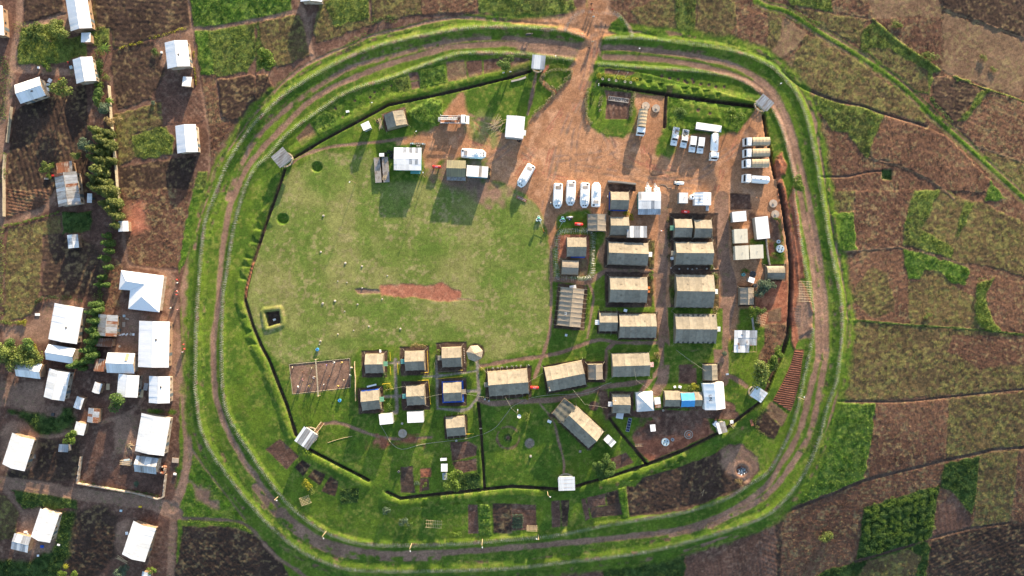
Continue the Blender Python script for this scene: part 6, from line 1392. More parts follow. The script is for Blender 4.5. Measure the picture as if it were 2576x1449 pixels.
# barrier posts built on painted tyres
def barrier(label, fx, fy, dx, dy):
    t = put('barrier_post', label, 'barrier', fx, fy, 0, 'tyre based barrier posts beside the footpath')
    for a in (90, 215, 325):
        for lv in range(2): MB().ring((math.cos(rad(a))*.55, math.sin(rad(a))*.55, .16 + .3*lv), .34, .13, 14, 6).build('painted_tyre', m_ltblue, t, True)
    MB().tube((0, 0, 0), (0, 0, 1.6), .1, 8).build('post', m_wood, t)
    MB().tube((-.42, .12, 1.5), (.42, .0, 1.5), .3, 12).build('drum', m_tealp, t, True)
    MB().box(-.3, .3, -.42, -.3, 1.0, 1.3).build('reflector', m_orange, t)
    e = Vector((dx, dy, .4)); n = 6
    for k in range(n): MB().tube(Vector((.3, -.3, 1.0)).lerp(e, k/n), Vector((.3, -.3, 1.0)).lerp(e, (k + 1)/n), .045, 6).build('barrier_pole', [m_ltblue, m_palew, m_orange][min(2, k//2)], t)
    MB().ring(tuple(e), .26, .1, 12, 6, tilt=(PI/2, 0, 0)).build('counterweight_tyre', m_black, t)
barrier('blue tyre barrier post on the grass side of the path', 1355, 551, 1.7, -4.2)
barrier('blue tyre barrier post beside the gas cylinders', 1415, 552.5, -1.8, -3.9)
t = put('pump_set', 'grey pump with a fuel cylinder beside the barrier post', 'pump', 1433, 550, 2)
MB().tube((-1.1, .35, .6), (1.0, .35, .6), .32, 10).build('cylinder', m_steel, t, True); MB().box(-.5, .6, -.6, .0, 0, .6).build('engine', m_dkm, t); MB().tube((-.1, -.3, .6), (-.1, -.3, .75), .14, 8).build('cap', m_pvc, t)
for s in (-.7, .7): MB().box(s - .08, s + .08, 0, .6, 0, .4).build('stand', m_dkm, t)

# ------------------------------------------------------------------ round covers, tanks and drums
def round_cover(label, fx, fy, r=1.25, hatch=True, z=.35):
    t = put('cistern_cover', label, 'cistern', fx, fy, 4, 'round concrete cistern covers')
    MB().prismz([(r*math.cos(2*PI*i/28), r*math.sin(2*PI*i/28)) for i in range(28)], -.3, z).build('slab', m_conc, t)
    MB().box(-.28, .28, -.28, .28, z, z + .16).build('hatch', m_conc, t)
    for i in range(7): a = 2*PI*i/7; MB().box(-.12, .12, -.05, .05, -.1, .1, None, (0, 0, a), (math.cos(a)*(r + .08), math.sin(a)*(r + .08), .02)).build('brick', m_brick, t)
round_cover('round concrete cover behind the lone brown lorry, left', 1624, 267); round_cover('round concrete cover behind the lone brown lorry, right', 1650, 273)
round_cover('upper round cover by the east trench', 1944.5, 512); round_cover('lower round cover beside the dazzling container roof', 1949.5, 539)
round_cover('round cover south of the left white wash cabin', 1013, 1090, 1.35)
t = put('brick_dome', 'stepped round brick cover on the reddish plot', 'cistern', 1732, 1093, 0)
for k in range(4): MB().ring((0, 0, .12 + .12*k), 1.25 - .3*k, .13, 22, 5).build('brick_course', m_brick if k % 2 else m_stone, t)
MB().box(-.25, .25, -.25, .25, .5, .72).build('hatch', m_brick, t)
def disc_tank(label, fx, fy, r=1.2):
    t = put('water_tank', label, 'water tank', fx, fy, 30)
    MB().prismz([(r*math.cos(2*PI*i/24), r*math.sin(2*PI*i/24)) for i in range(24)], -.1, .8).build('tank_shell', m_ltblue, t)
    for k in range(4): a = PI/2*k; MB().tube((math.cos(a)*r*.55, math.sin(a)*r*.55, .8), (math.cos(a)*r*.55, math.sin(a)*r*.55, .95), .17, 10).build('cap', m_black, t)
    for k in range(2): MB().box(-r*.9, r*.9, -.04, .04, .8, .84, None, (0, 0, PI/4 + k*PI/2)).build('rib', m_ltblue, t)
disc_tank('pale round tank with four black caps above the green hedge', 1961, 626, 1.2); disc_tank('pale round tank with four black caps on the reddish plot', 1673, 1111, 1.2)
def smalltank(label, fx, fy, r, mt, h_=.6, bolts=8):
    t = put('filter_tank', label, 'tank', fx, fy, 0)
    MB().prismz([(r*math.cos(2*PI*i/16), r*math.sin(2*PI*i/16)) for i in range(16)], -.1, h_).build('tank_shell', mt, t)
    for k in range(bolts): a = 2*PI*k/bolts; MB().box(-.08, .08, -.05, .05, h_ - .2, h_ + .03, None, (0, 0, a), (math.cos(a)*r, math.sin(a)*r, 0)).build('lug', m_steel, t)
    MB().tube((0, 0, h_), (0, 0, h_ + .12), r*.35, 10).build('cap', m_dkm, t)
smalltank('small blue grey tank with dark caps above the round tank', 1957, 608, .55, m_ltblue); smalltank('toothed steel tank beside the pale round tank', 1691, 1105, .5, m_steel)
smalltank('round white water tank between two white cabins', 1738, 497, .8, m_pvc, 2.2, 6)
smalltank('blue plastic tub on the playing field edge', 799, 879, .5, m_sky, .5, 4); smalltank('blue plastic tub on the grass below the court', 855, 1007, .5, m_sky, .5, 4)
smalltank('black drum among pots in the south garden', 1004, 1185, .35, m_dkm, .9, 4)
smalltank('large black water drum beside the white kitchen hut', 1897, 718, .6, m_dkm, 1.6, 6); smalltank('black cooking pot in the curved brick hearth', 1893, 690, 1.0, m_dkm, .5, 6); smalltank('dark green drum at the left of the kitchen hut', 1868, 691, .5, m_teal, 1.2, 4)
# barrels, tyres
b0 = None
for k, (x, y, mt, lb) in enumerate([(665,525,m_ltblue,'blue'),(687,522,m_ltblue,'blue'),(712,524,m_conc,'tan'),(738,522,m_oldw,'brown'),(764,521,m_conc,'tan'),(790,524,m_oldw,'brown'),(814,526,m_ltblue,'blue'),(838,530,m_conc,'tan'),(745,551,m_conc,'tan'),(771,550,m_conc,'tan'),(663,540,m_dkm,'black')]):
    fx, fy = B8((x, y))[0]; t = put('oil_drum', ('%s oil drum in the row above the workshop' % lb) if k < 8 or k == 10 else 'tan oil drum of the front pair', 'drum', fx, fy, k*40, 'oil drums above the workshop' if k < 8 or k == 10 else 'front pair of oil drums')
    MB().prismz([(.29*math.cos(2*PI*i/14), .29*math.sin(2*PI*i/14)) for i in range(14)], 0, .88).build('barrel', mt, t); MB().ring((0, 0, .88), .28, .02, 14, 4).build('rim', m_dkm, t); MB().tube((.15, 0, .88), (.15, 0, .91), .04, 6).build('bung', m_dkm, t)
TY = MB().ring((0, 0, .14), .42, .15, 16, 7).mesh('tyre', m_black, True); TI = MB().ring((0, 0, .14), .31, .045, 14, 5).mesh('bead', m_conc, True)
def tyre(lb, fx, fy, lv=0, g='old tyres beside the patchwork workshop'):
    t = put('old_tyre', lb, 'tyre', fx, fy, 0, g); t.location.z += .28*lv; inst('tread', TY, t); inst('bead', TI, t)
for x, y in [(385,622),(430,632),(343,650),(408,676),(436,672),(412,690),(442,690)]: tyre('old black tyre lying left of the patchwork workshop', *B8((x, y))[0])
for x, y in [(1642,846),(1636,930),(1640,945)]: tyre('black tyre leaning by the blue fronted store', *B8((x, y))[0], g='tyres beside the blue fronted store')
tyre('black tyre lying under the white office corner', *A5((52,1060))[0], g='tyre by the office')
for x, y in [(430,208),(405,225)]: tyre('round bin among logs left of the khaki work tent', *B8((x-160, y+15))[0], g='bins by the log pile')

# ------------------------------------------------------------------ concrete ramps
loc = G(961, 428); t = thing('inspection_ramp', 'pair of concrete service ramps with a pit between them', 'ramp', loc, rad(4))
for s in (-1, 1): MB().box(s*1.25 - .95, s*1.25 + .95, -3.9, 3.9, -.3, .75).build('ramp_slab', m_greyc, t)
MB().box(-.28, .28, -3.9, 3.9, -.3, .02).build('pit_floor', m_compost, t)
for k in range(7): MB().box(-.7 + .2*k, -.6 + .2*k, -.9, .5, .75, .82, None, (0, 0, R.uniform(-.6, .6)), (.9, -2.6 + .1*k, 0)).build('plank', m_palew, t)
# raised text beds and letters
loc = G(1556, 250.5); t = thing('letter_bed', 'pale stone bed spelling BAYOO TOB in dark letters', 'letter bed', loc, rad(-8))
MB().box(-3.15, 3.15, -.62, .62, -.1, .14).build('stone_slab', m_stone, t)
for s in (-1, 1): MB().box(-3.2, 3.2, s*.64 - .06, s*.64 + .06, -.1, .22).build('kerb', m_conc, t); MB().box(s*3.2 - .06, s*3.2 + .06, -.62, .62, -.1, .22).build('kerb', m_conc, t)
lettering('BAYOO TOB', 1.12, m_compost, t, (0, -.02, .16), (0, 0, 0), .05, bold=.03)
# flowering hedge letters by the gate, read from the road above
loc = G(1560, 196); t = thing('hedge_letters', 'row of yellow green hedge letters beside two poles', 'hedge letters', loc, rad(-7))
b = MB(); rr = random.Random(4)
for i, (kx, r_, a0, a1) in enumerate([(-6.6,.5,0,360),(-5.2,.55,-40,200),(-3.6,.4,0,360),(-2.4,.35,20,160),(-.6,.5,0,360),(.9,.5,0,360),(2.5,.4,0,200),(4.1,.5,0,360),(5.2,.45,0,360)]):
    for k in range(26):
        a = rad(a0 + (a1 - a0)*k/26); p = Vector((kx + r_*math.cos(a), r_*math.sin(a), .35 + rr.uniform(0, .1)))
        for _ in range(3):
            q = p + Vector((rr.uniform(-.1,.1), rr.uniform(-.1,.1), rr.uniform(-.15,.05))); e = Euler((rr.uniform(-.7,.7), rr.uniform(-.7,.7), rr.uniform(0,6))).to_matrix(); s_ = .11
            b.add([q + e @ Vector(c_) for c_ in ((-s_,-s_,0),(s_,-s_,0),(s_,s_,0),(-s_,s_,0))], [(0,1,2,3)])
b.build('clipped_foliage', l_gold, t)
b = MB()
for i, kx in enumerate((-5.4,-3.4,-1.2,1.6,3.4)): b = MB().ring((kx, -1.1, .35), .3, .09, 12, 5).build('white_ring', m_stone, t)
for x, y, s_ in ((1550,193,.25),(1572,197,.2)):
    t = put('flag_pole', 'slim %s pale pole standing among the hedge letters' % ('left' if x < 1560 else 'right'), 'pole', x, y, 0); MB().tube((0, 0, 0), (0, 0, 5.5), .06, 6).build('shaft', m_palew, t); MB().ring((0, 0, 5.5), .08, .04, 8, 4).build('finial', m_steel, t)
# solar panel
t = thing('solar_array', 'tall narrow frame of blue solar cells leaning on the grass', 'solar panel', G(1581, 1068), rad(-12))
MB().box(-.55, .55, -2.15, 2.15, .55, .6, None, (0, 0, 0)).build('frame', m_steel, t)
for j in range(5):
    for i in range(2): MB().box(-.49 + .5*i, -.03 + .5*i, -2.05 + .84*j, -1.31 + .84*j, .6, .625).build('solar_cell', m_solar, t)
for s in (-1.5, 1.5): MB().tube((0, s, -.1), (0, s, .55), .05, 5).build('post', m_wood, t)
# satellite dish and rail
t = put('satellite_dish', 'white satellite dish beside a pale wooden rail', 'dish', 1306, 1045, 0)
MB().grid(lambda u, v: (.6*u*math.cos(2*PI*v), .6*u*math.sin(2*PI*v), 1.3 + .18*u*u), 4, 18).build('reflector', m_pvc, t, True); MB().tube((0, 0, 0), (0, 0, 1.3), .05, 6).build('mast', m_steel, t); MB().tube((0, .55, 1.4), (0, 0, 1.9), .02, 4).build('feed_arm', m_steel, t)
# poles
def pole(label, fx, fy, h_=5.5, arm=True, mt=m_wood, lean=(0, 0)):
    t = put('lamp_pole', label, 'lamp pole', fx, fy, R.uniform(0, 360), 'poles around the camp'); MB().tube((0, 0, -.3), (lean[0], lean[1], h_), .09, 6, r2=.06).build('shaft', mt, t)
    if arm: MB().tube((lean[0], lean[1], h_ - .1), (lean[0] + .7, lean[1], h_), .04, 5).build('arm', mt, t); MB().box(lean[0] + .55, lean[0] + .95, -.12 + lean[1], .12 + lean[1], h_ - .06, h_ + .04).build('lamp_head', m_pvc, t)
for fx, fy, h_, mt, lb in [(894.6,461,5.5,m_wood,'pole standing in the grass left of the concrete ramps'),(1069.6,447,5.2,m_wood,'pole with a split shadow right of the workshop'),(1044.6,338,2.5,m_wood,'short pole in the churned red mud above the workshop'),(1402,150,3.5,m_dkm,'dark post on the inner wire left of the entrance road'),
    (1661,583,5.0,m_orange,'orange street lamp on the camp road'),(935,264,3.2,m_dkm,'dark post beside the north vegetable plots'),(821,1336,4.6,m_palew,'pale pole in the wire at the south west'),(1036,1367,4.6,m_palew,'pale pole in the wire below the bamboo rack'),
    (1214,1356,5.2,m_palew,'pale lamp pole in the wire below the green beds'),(1354,1345,4.6,m_palew,'pale pole in the wire right of the green beds'),(2007,999,4.6,m_palew,'pale pole on the inner wire beside the ridged plot'),(700,1249,3.6,m_palew,'pale pole at the south west corner of the inner wire'),
    (1377,1236,4.4,m_palew,'leaning pale pole by the south trench'),(1380,970,5,m_wood,'cable pole between the askew tent and fire tank'),(1538,1005,5,m_wood,'cable pole at the bend above the slanting tent'),(1302,1030,5,m_palew,'cable pole beside the satellite dish'),(1610,132,3.2,m_dkm,'dark post on the perimeter track right of the entrance'),(1960,215,3.2,m_dkm,'dark post at the north east bend of the track')]:
    pole(lb, fx, fy, h_, True, mt)
def cable(label, pts, z=4.2, sag=.3, mt=m_rope, r=.018, group='overhead cables'):
    P_ = []
    for a, b_ in zip(pts[:-1], pts[1:]):
        A, B = G(a[0], a[1], a[2] if len(a) > 2 else z), G(b_[0], b_[1], b_[2] if len(b_) > 2 else z)
        for k in range(8): s_ = k/8; p = A.lerp(B, s_); p.z -= sag*4*s_*(1 - s_); P_.append(p)
    P_.append(B); o = MB().path(P_, r, 4).build('cable', mt); tag(o, label, 'cable', group)
cable('cable sagging from the askew tent to the square tent', [(1438,975,3.5),(1461,1003,4.3),(1468,1012,3.8),(1525,1022,3.2)])
cable('cable from the lower long tent to the white square tent', [(1590,920,3.6),(1595,951,4),(1596,953,4),(1644,986,3.2)])
cable('cable crossing the small tents from left to right', [(975,977,3.4),(1022,967,4.2),(1066,997,3.8),(1115,987,3.3)])
cable('cable between the blue wrapped tent and long tent', [(1174,987,3.3),(1206,993,3.2),(1230,997,3.2)]); cable('cable from the thatched hut to the long tent corner', [(1200,912,2.8),(1230,938,3.4)])
cable('cable from the long tent gable to the askew tent', [(1328,958,3.4),(1365,935,3.4)]); cable('thin cable over the middle trench lawn', [(1271,994,3.6),(1288,1023,4),(1304,1040,2)])
cable('cable running down past the twin tents', [(1785,580,3.2),(1787,662,3.2)]); cable('cable from the camp road to the small tent', [(1745,1005-90,.6),(1700,880,.5),(1770,932,3)], r=.02)
def hose(label, pts, mt=m_rope, r=.05):
    P_ = [G(x, y, .06) for x, y in smooth(pts, 5)]; tag(MB().path(P_, r, 4).build('hose', mt), label, 'hose')
hose('pale pipe curving along the lower camp path', [(1322,1004),(1360,996),(1410,992),(1450,992),(1490,984),(1520,968),(1538,962)])
hose('pale pipe looping below the wash cabins', [(954,1063),(970,1090),(985,1115),(1012,1130),(1060,1118),(1120,1110),(1170,1104),(1200,1096),(1225,1088),(1250,1072),(1275,1040),(1290,1022),(1318,1008)])
hose('brown hose lying across the dirt yard to the trailer', B2((235,410),(270,390),(320,400),(350,430),(400,430)), m_oldw)
hose('long straight pale pole lying in the grass', B4((742,1382),(870,1340),(960,1318),(1050,1300)), m_palew, .05)

# ------------------------------------------------------------------ posts, net and court
a_, b_ = G(798.6, 903), G(805, 994)
t = thing('volleyball_net', 'volleyball net strung over the brown court between two posts', 'net', a_); d = b_ - a_
for p in (Vector((0,0,0)), d): MB().tube(p, p + Vector((0, 0, 2.5)), .06, 6).build('post', m_palew, t); MB().tube(p + Vector((-.7, 0, 1.4)), p + Vector((.7, .2, 1.4)), .05, 5).build('cross_bar', m_palew, t)
for z in (2.4, 1.9, 1.4): MB().tube(Vector((0, 0, z)), d + Vector((0, 0, z)), .035, 4).build('net_tape', m_rope, t)
nn = MB()
for k in range(60): p = d*(k/60); nn.tube(p + Vector((0,0,1.4)), p + Vector((0,0,2.4)), .012, 3)
nn.build('net_mesh', m_rope, t)
q = [G(*p, .05) for p in B4((257,398),(1018,323),(1026,688),(300,770),(257,398))]
tag(MB().path(q, .04, 4).build('boundary_rope', m_rope), 'rope marking the edge of the brown court', 'rope')
# ------------------------------------------------------------------ people
def man_mesh(pose, mats):
    P = {'stand': [(0,0,.95),(0,0,1.2),(0,0,1.42),(0,0,1.52),(0,0,1.66), (.0,.22,1.40),(.02,.28,1.12),(.08,.28,.86), (0,-.22,1.40),(.02,-.28,1.12),(.08,-.28,.86), (0,.1,.9),(.02,.11,.5),(0,.12,.07),(.15,.12,.04), (0,-.1,.9),(.02,-.11,.5),(0,-.12,.07),(.15,-.12,.04)],
         'walk': [(0,0,.95),(.02,0,1.2),(.04,0,1.42),(.05,0,1.52),(.07,0,1.66), (.04,.22,1.40),(-.08,.28,1.14),(.0,.28,.9), (.04,-.22,1.40),(.14,-.28,1.14),(.3,-.24,.95), (0,.1,.9),(.2,.11,.52),(.28,.12,.08),(.42,.12,.05), (0,-.1,.9),(-.08,-.11,.5),(-.3,-.12,.12),(-.2,-.12,.04)],
         'play': [(0,0,.8),(.1,0,1.02),(.2,0,1.22),(.24,0,1.3),(.3,0,1.43), (.2,.24,1.2),(.38,.34,1.05),(.6,.26,1.2), (.2,-.24,1.2),(.38,-.34,1.05),(.6,-.26,1.2), (0,.12,.76),(.2,.24,.45),(.05,.3,.07),(.2,.34,.04), (0,-.12,.76),(.2,-.24,.45),(.05,-.3,.07),(.2,-.34,.04)],
         'reach': [(0,0,.95),(0,0,1.2),(0,0,1.42),(0,0,1.52),(.02,0,1.66), (.0,.24,1.44),(.1,.36,1.64),(.2,.34,1.9), (0,-.24,1.44),(.1,-.36,1.2),(.3,-.34,1.3), (0,.1,.9),(.04,.2,.5),(0,.28,.07),(.15,.3,.04), (0,-.1,.9),(.02,-.15,.5),(-.1,-.2,.07),(.05,-.22,.04)]}[pose]
    E = [(0,1),(1,2),(2,3),(3,4),(2,5),(5,6),(6,7),(2,8),(8,9),(9,10),(0,11),(11,12),(12,13),(13,14),(0,15),(15,16),(16,17),(17,18)]
    Rr = [.14,.13,.15,.06,.11,.07,.05,.04,.07,.05,.04,.10,.07,.05,.045,.10,.07,.05,.045]
    me = bpy.data.meshes.new('body'); me.from_pydata(P, E, []); o = bpy.data.objects.new('tmp', me); C.objects.link(o)
    o.modifiers.new('s', 'SKIN'); 
    for i, sv_ in enumerate(me.skin_vertices[0].data): sv_.radius = (Rr[i], Rr[i]*1.15 if i in (0,1,2) else Rr[i]); sv_.use_root = (i == 0)
    sb = o.modifiers.new('u', 'SUBSURF'); sb.levels = 1; sb.render_levels = 1
    dg = bpy.context.evaluated_depsgraph_get(); m = bpy.data.meshes.new_from_object(o.evaluated_get(dg)); bpy.data.objects.remove(o)
    m.name = 'body'; m.materials.clear(); m.materials.append(m_skin); m.materials.append(m_hair)
    hz = P[4]; out = {}
    for p in m.polygons:
        c_ = p.center; p.use_smooth = True
        if (c_ - Vector(hz)).length < .2 and c_.z > hz[2] + .01: p.material_index = 1
    def shell(sel, name, off):
        vs, fs, mp = [], [], {}
        for p in m.polygons:
            if sel(p.center):
                f = []
                for vi in p.vertices:
                    if vi not in mp: mp[vi] = len(vs); v = m.vertices[vi]; vs.append(tuple(v.co + v.normal*off))
                    f.append(mp[vi])
                fs.append(tuple(f))
        mm = bpy.data.meshes.new(name); mm.from_pydata(vs, [], fs); mm.polygons.foreach_set('use_smooth', [True]*len(fs)); return mm
    hip = P[0][2]; nk = P[3][2]
    return m, shell(lambda c_: c_.z > hip - .02 and c_.z < nk + .02 and (abs(c_.y) < .31) and (c_ - Vector(hz)).length > .16, 'shirt', .02), shell(lambda c_: c_.z <= hip + .02 and c_.z > .16 and abs(c_.y) < .27 + (.1 if pose == 'play' else 0) and c_.x < .25, 'trousers', .025)
MEN = {k: man_mesh(k, None) for k in ('stand', 'walk', 'play', 'reach')}
cloth = {n_: M(n_ + '_cloth', c_, .9, .1, 5) for n_, c_ in dict(white=(.7,.7,.68), cream=(.55,.48,.34), yellow=(.6,.42,.12), purple=(.22,.16,.35), red=(.5,.06,.05), dark=(.04,.04,.05), brown=(.16,.08,.05), khaki=(.2,.18,.11), blue=(.1,.2,.4), green=(.1,.25,.15), pink=(.5,.25,.25)).items()}
_cm = {}
def person(fx, fy, top, bot, pose, head, label, group=None):
    bd, sh, tr = MEN[pose]; t = put('person', label, 'person', fx, fy, head, group)
    inst('body', bd, t)
    for nm_, me_, cl in (('shirt', sh, top), ('trousers', tr, bot)):
        k = (nm_, pose, cl)
        if k not in _cm: mm = me_.copy(); mm.materials.append(cloth[cl]); _cm[k] = mm
        inst(nm_, _cm[k], t)
GP = 'players on the brown court'
for x, y, top, bot, pose, hd, lb in [(310,430,'cream','dark','stand',0,'player in cream shirt at the upper left corner of the court'),(433,495,'brown','dark','play',10,'player in brown crouching on the left half'),(428,583,'pink','dark','play',0,'player in pink shirt near the left baseline'),
    (380,670,'white','white','stand',20,'player all in white at the lower left corner of the court'),(510,665,'yellow','dark','play',10,'player in yellow shirt low on the left half'),(550,440,'cream','khaki','reach',0,'player reaching up near the top of the left half'),
    (565,558,'white','purple','play',0,'player in white and purple left of the net centre'),(592,550,'cream','brown','stand',180,'player in cream standing beside the white and purple player'),(738,402,'purple','dark','reach',180,'player in purple right of the net'),
    (840,368,'white','dark','play',180,'player in white at the top edge of the right half'),(935,371,'yellow','khaki','play',170,'player in pale yellow nearest the upper right corner'),(780,543,'brown','dark','play',180,'player in dark brown at the centre of the right half'),
    (620,642,'dark','dark','stand',0,'player in dark clothes close to the net foot'),(703,646,'white','dark','reach',150,'player in white just right of the net foot'),(955,590,'cream','brown','walk',180,'player in cream near the right baseline'),(890,665,'yellow','brown','play',180,'player in yellow brown at the lower right'),
    (1045,435,'white','dark','stand',180,'onlooker in white beside the right end of the court'),(1058,432,'cream','brown','stand',190,'onlooker in cream shoulder to shoulder by the court'),(1030,526,'white','green','stand',180,'onlooker in white and green sitting out by the reed fence'),(1044,536,'green','dark','stand',170,'onlooker in green sitting out by the reed fence')]:
    person(*B4((x, y))[0], top, bot, pose, hd, lb, GP)
for fx, fy, top, bot, pose, hd, lb in [(448,704,'red','red','walk',90,'person in red at the head of the roadside group'),(449.5,712,'white','dark','walk',85,'person in white walking between people in red'),(448,733,'red','white','walk',90,'person in red and white on the village roadside'),(448.5,741,'red','dark','stand',70,'last person in red of the roadside group'),
    (433,775,'white','dark','walk',120,'lone walker in white east of the L shaped house'),(450,779,'pink','dark','walk',90,'walker in pink at the road edge'),(465,866,'red','brown','walk',80,'first of three walkers in red on the dirt road'),(467,877.5,'red','red','walk',85,'middle walker all in red on the dirt road'),(463,885,'white','red','walk',85,'rear walker in white and red on the dirt road'),
    (177,160,'red','dark','stand',0,'person in red by the square pale roof'),(1267,185,'white','dark','walk',-90,'left person in white on the trench berm'),(1284,183,'white','dark','stand',-90,'right person in white on the trench berm'),
    (1487,13,'dark','brown','walk',-90,'person in dark clothes at the very top of the entrance road'),(1489,27,'red','dark','walk',-90,'person in red on the upper entrance road'),(1492,45,'white','khaki','stand',-80,'person in white by the road gate wire'),(1523,67,'dark','dark','walk',180,'person in dark clothes right of the entrance road'),
    (1490,107,'cream','brown','walk',-95,'person in cream crossing the perimeter track'),(1481,122,'brown','dark','walk',-95,'person in brown just below the perimeter track'),(1068.5,423,'khaki','khaki','stand',0,'soldier in khaki beside the fire tank'),(1385,512,'white','dark','stand',0,'person in white between carriers'),
    (1505,215,'white','white','stand',0,'person in white by the round planted ring'),(1527,496,'white','dark','stand',0,'person in white left of the blue skirted tent'),(723,410,'khaki','dark','stand',0,'guard in khaki under the west guard tower'),(1348,196,'khaki','khaki','stand',-90,'guard in khaki below the north guard tower'),
    (1455,497,'red','dark','stand',0,'person in red between two armoured carriers')]:
    person(fx, fy, top, bot, pose, hd, lb)
# cow on the perimeter track
P = [(0,0,1.0),(.5,0,1.05),(.85,0,1.15),(1.15,0,1.25),(1.45,0,1.1), (-.6,0,1.05),(-.85,0,1.0),(-.95,0,.5), (.55,.2,.8),(.58,.22,.4),(.56,.22,.05), (.55,-.2,.8),(.5,-.22,.4),(.52,-.22,.05), (-.6,.2,.8),(-.72,.22,.42),(-.64,.22,.05), (-.6,-.2,.8),(-.68,-.22,.42),(-.6,-.22,.05)]
E = [(0,1),(1,2),(2,3),(3,4),(0,5),(5,6),(6,7),(1,8),(8,9),(9,10),(1,11),(11,12),(12,13),(5,14),(14,15),(15,16),(5,17),(17,18),(18,19)]
Rr = [.36,.34,.2,.17,.11,.32,.1,.03,.15,.08,.06,.15,.08,.06,.17,.08,.06,.17,.08,.06]
me = bpy.data.meshes.new('body'); me.from_pydata(P, E, []); o = bpy.data.objects.new('tmp', me); C.objects.link(o); o.modifiers.new('s', 'SKIN')
for i, s_ in enumerate(me.skin_vertices[0].data): s_.radius = (Rr[i], Rr[i]); s_.use_root = (i == 0)
o.modifiers.new('u', 'SUBSURF').levels = 1
m = bpy.data.meshes.new_from_object(o.evaluated_get(bpy.context.evaluated_depsgraph_get())); bpy.data.objects.remove(o); m.materials.clear(); m.materials.append(m_dkm)
t = put('cow', 'dark brown cow standing on the top perimeter bank', 'cow', 1329, 89, 5); inst('body', m, t)
for s in (-1, 1): MB().tube((1.2, s*.1, 1.35), (1.15, s*.3, 1.55), .03, 5, r2=.01).build('horn', m_conc, t)

# ------------------------------------------------------------------ scattered small things
def crate(nm, lb, cat, fx, fy, a, sx, sy, sz, mt, z=0, g=None):
    t = put(nm, lb, cat, fx, fy, a, g); t.location.z += z
    MB().prismz([(-sx/2,-sy/2),(sx/2,-sy/2),(sx/2,sy/2),(-sx/2,sy/2)], 0, sz, sc=.94).build('body', mt, t); MB().prismz([(-sx/2-.03,-sy/2-.03),(sx/2+.03,-sy/2-.03),(sx/2+.03,sy/2+.03),(-sx/2-.03,sy/2+.03)], sz, sz + .05, sc=.96).build('lid', mt, t); return t
for k, (x, y) in enumerate([(885,445),(947,440),(1003,432),(1065,430),(1125,420),(1183,420),(1240,413),(1335,407)]):
    t = put('plant_pot', 'white bucket in the evenly spaced row above the long tent', 'bucket', *B5((x, y))[0], 0, 'row of white buckets'); MB().prismz([(.2*math.cos(2*PI*i/10), .2*math.sin(2*PI*i/10)) for i in range(10)], 0, .4, sc=1.2).build('bucket', m_pvc, t); MB().prismz([(.2*math.cos(2*PI*i/10), .2*math.sin(2*PI*i/10)) for i in range(10)], .38, .41).build('soil', m_compost, t)
for x, y, sx, sy, mt, lb in [(1697,589,.7,.45,m_whitet,'white box at the left edge of the twin tents pad'),(1690,650,1.0,.9,m_pvc,'white square lid beside the long tent below the twin tents'),(1573,781,1.0,.8,m_pvc,'white box on the grass above the patched long tent'),(1424,843,.7,.7,m_whitet,'white folded sheet on the grass below the tent marked 77'),
    (1441,722,2.0,1.0,m_pvc,'white panel leaning on the top of the tent marked 77'),(1382,1060,1.2,.8,m_pvc,'slatted white bench left of the slanting tent'),(1459,1135,.7,.7,m_conc,'pale square slab on the lawn below the slanting tent'),(1335,1147,.6,.6,m_stone,'pale slab on the lawn below the pebble ring'),
    (1668,1040-8,.6,.6,m_conc,'pale slab by the plot fence'),(1710,973,.9,.7,m_pvc,'white boulder like sack by the yellow shrub'),(1697,973,.7,.6,m_pvc,'white sack left of the larger white sack'),(1829,941,.8,.5,m_pvc,'lone white sack on the dirt by the lower east road'),(1840,1061,1.0,.9,m_pvc,'white sacks at the rim of the south east trench'),
    (1699,335,.9,.8,m_pvc,'white square board behind the loaded pickup'),(1148,1108,.6,.6,m_stone,'small pale slab by the lone tent'),(1220,1004,.55,.5,m_stone,'left pale slab beside the path bend'),(1230,1008,.55,.5,m_stone,'right pale slab beside the path bend'),(957,883,.5,.9,m_pvc,'white curved seat on the dark pad of the upper left tent'),
    (935,970,3.0,.45,m_pvc,'long white plank above the tilted tent'),(1779,524,.9,1.6,m_zinc,'grey box below the smaller lettered tent'),(1866,636-8,1.1,.9,m_pvc,'white porch sheet at the left of the beige cabins'),(1012,1065,.6,.6,m_stone,'small pale slab above the round cover'),(875,281,1.0,.6,m_pvc,'white bundle among the north vegetable plots'),
    (1800,1056,.6,.6,m_brick,'small red square block by the scrap roof'),(1868,1184,3.0,1.8,m_trash,'heap of mixed rubbish in the red rimmed pit'),(691,804,.8,.6,m_pvc,'white scrap at the bottom of the square pit'),(1890,1061,.8,2.6,m_redflat if False else m_brick,'reddish soil block on the slope beside the trench'),(1559,1045,2.2,1.9,m_whitet,'crumpled white sheet lying beside the square tent')]:
    crate('box', lb, 'box', x, y, R.uniform(-25, 25), sx, sy, .35 if max(sx, sy) < 1.5 else .18, mt)
for k, (x, y, sx, sy, mt, nm) in enumerate([(905,1078,.7,.5,m_pvc,'white cloth'),(930,1074,1.0,.5,m_pvc,'large white cloth'),(957,1075,.9,.4,m_whitet,'folded white cloth'),(988,1073,.8,.7,m_conc,'cream cloth'),(1008,1075,.7,.6,m_pvc,'crumpled white cloth')]):
    crate('laundry', nm + (', %s in the line drying on the yard' % ORD[k]), 'laundry', *A2((x, y))[0], 20 * k, sx, sy, .06, mt)
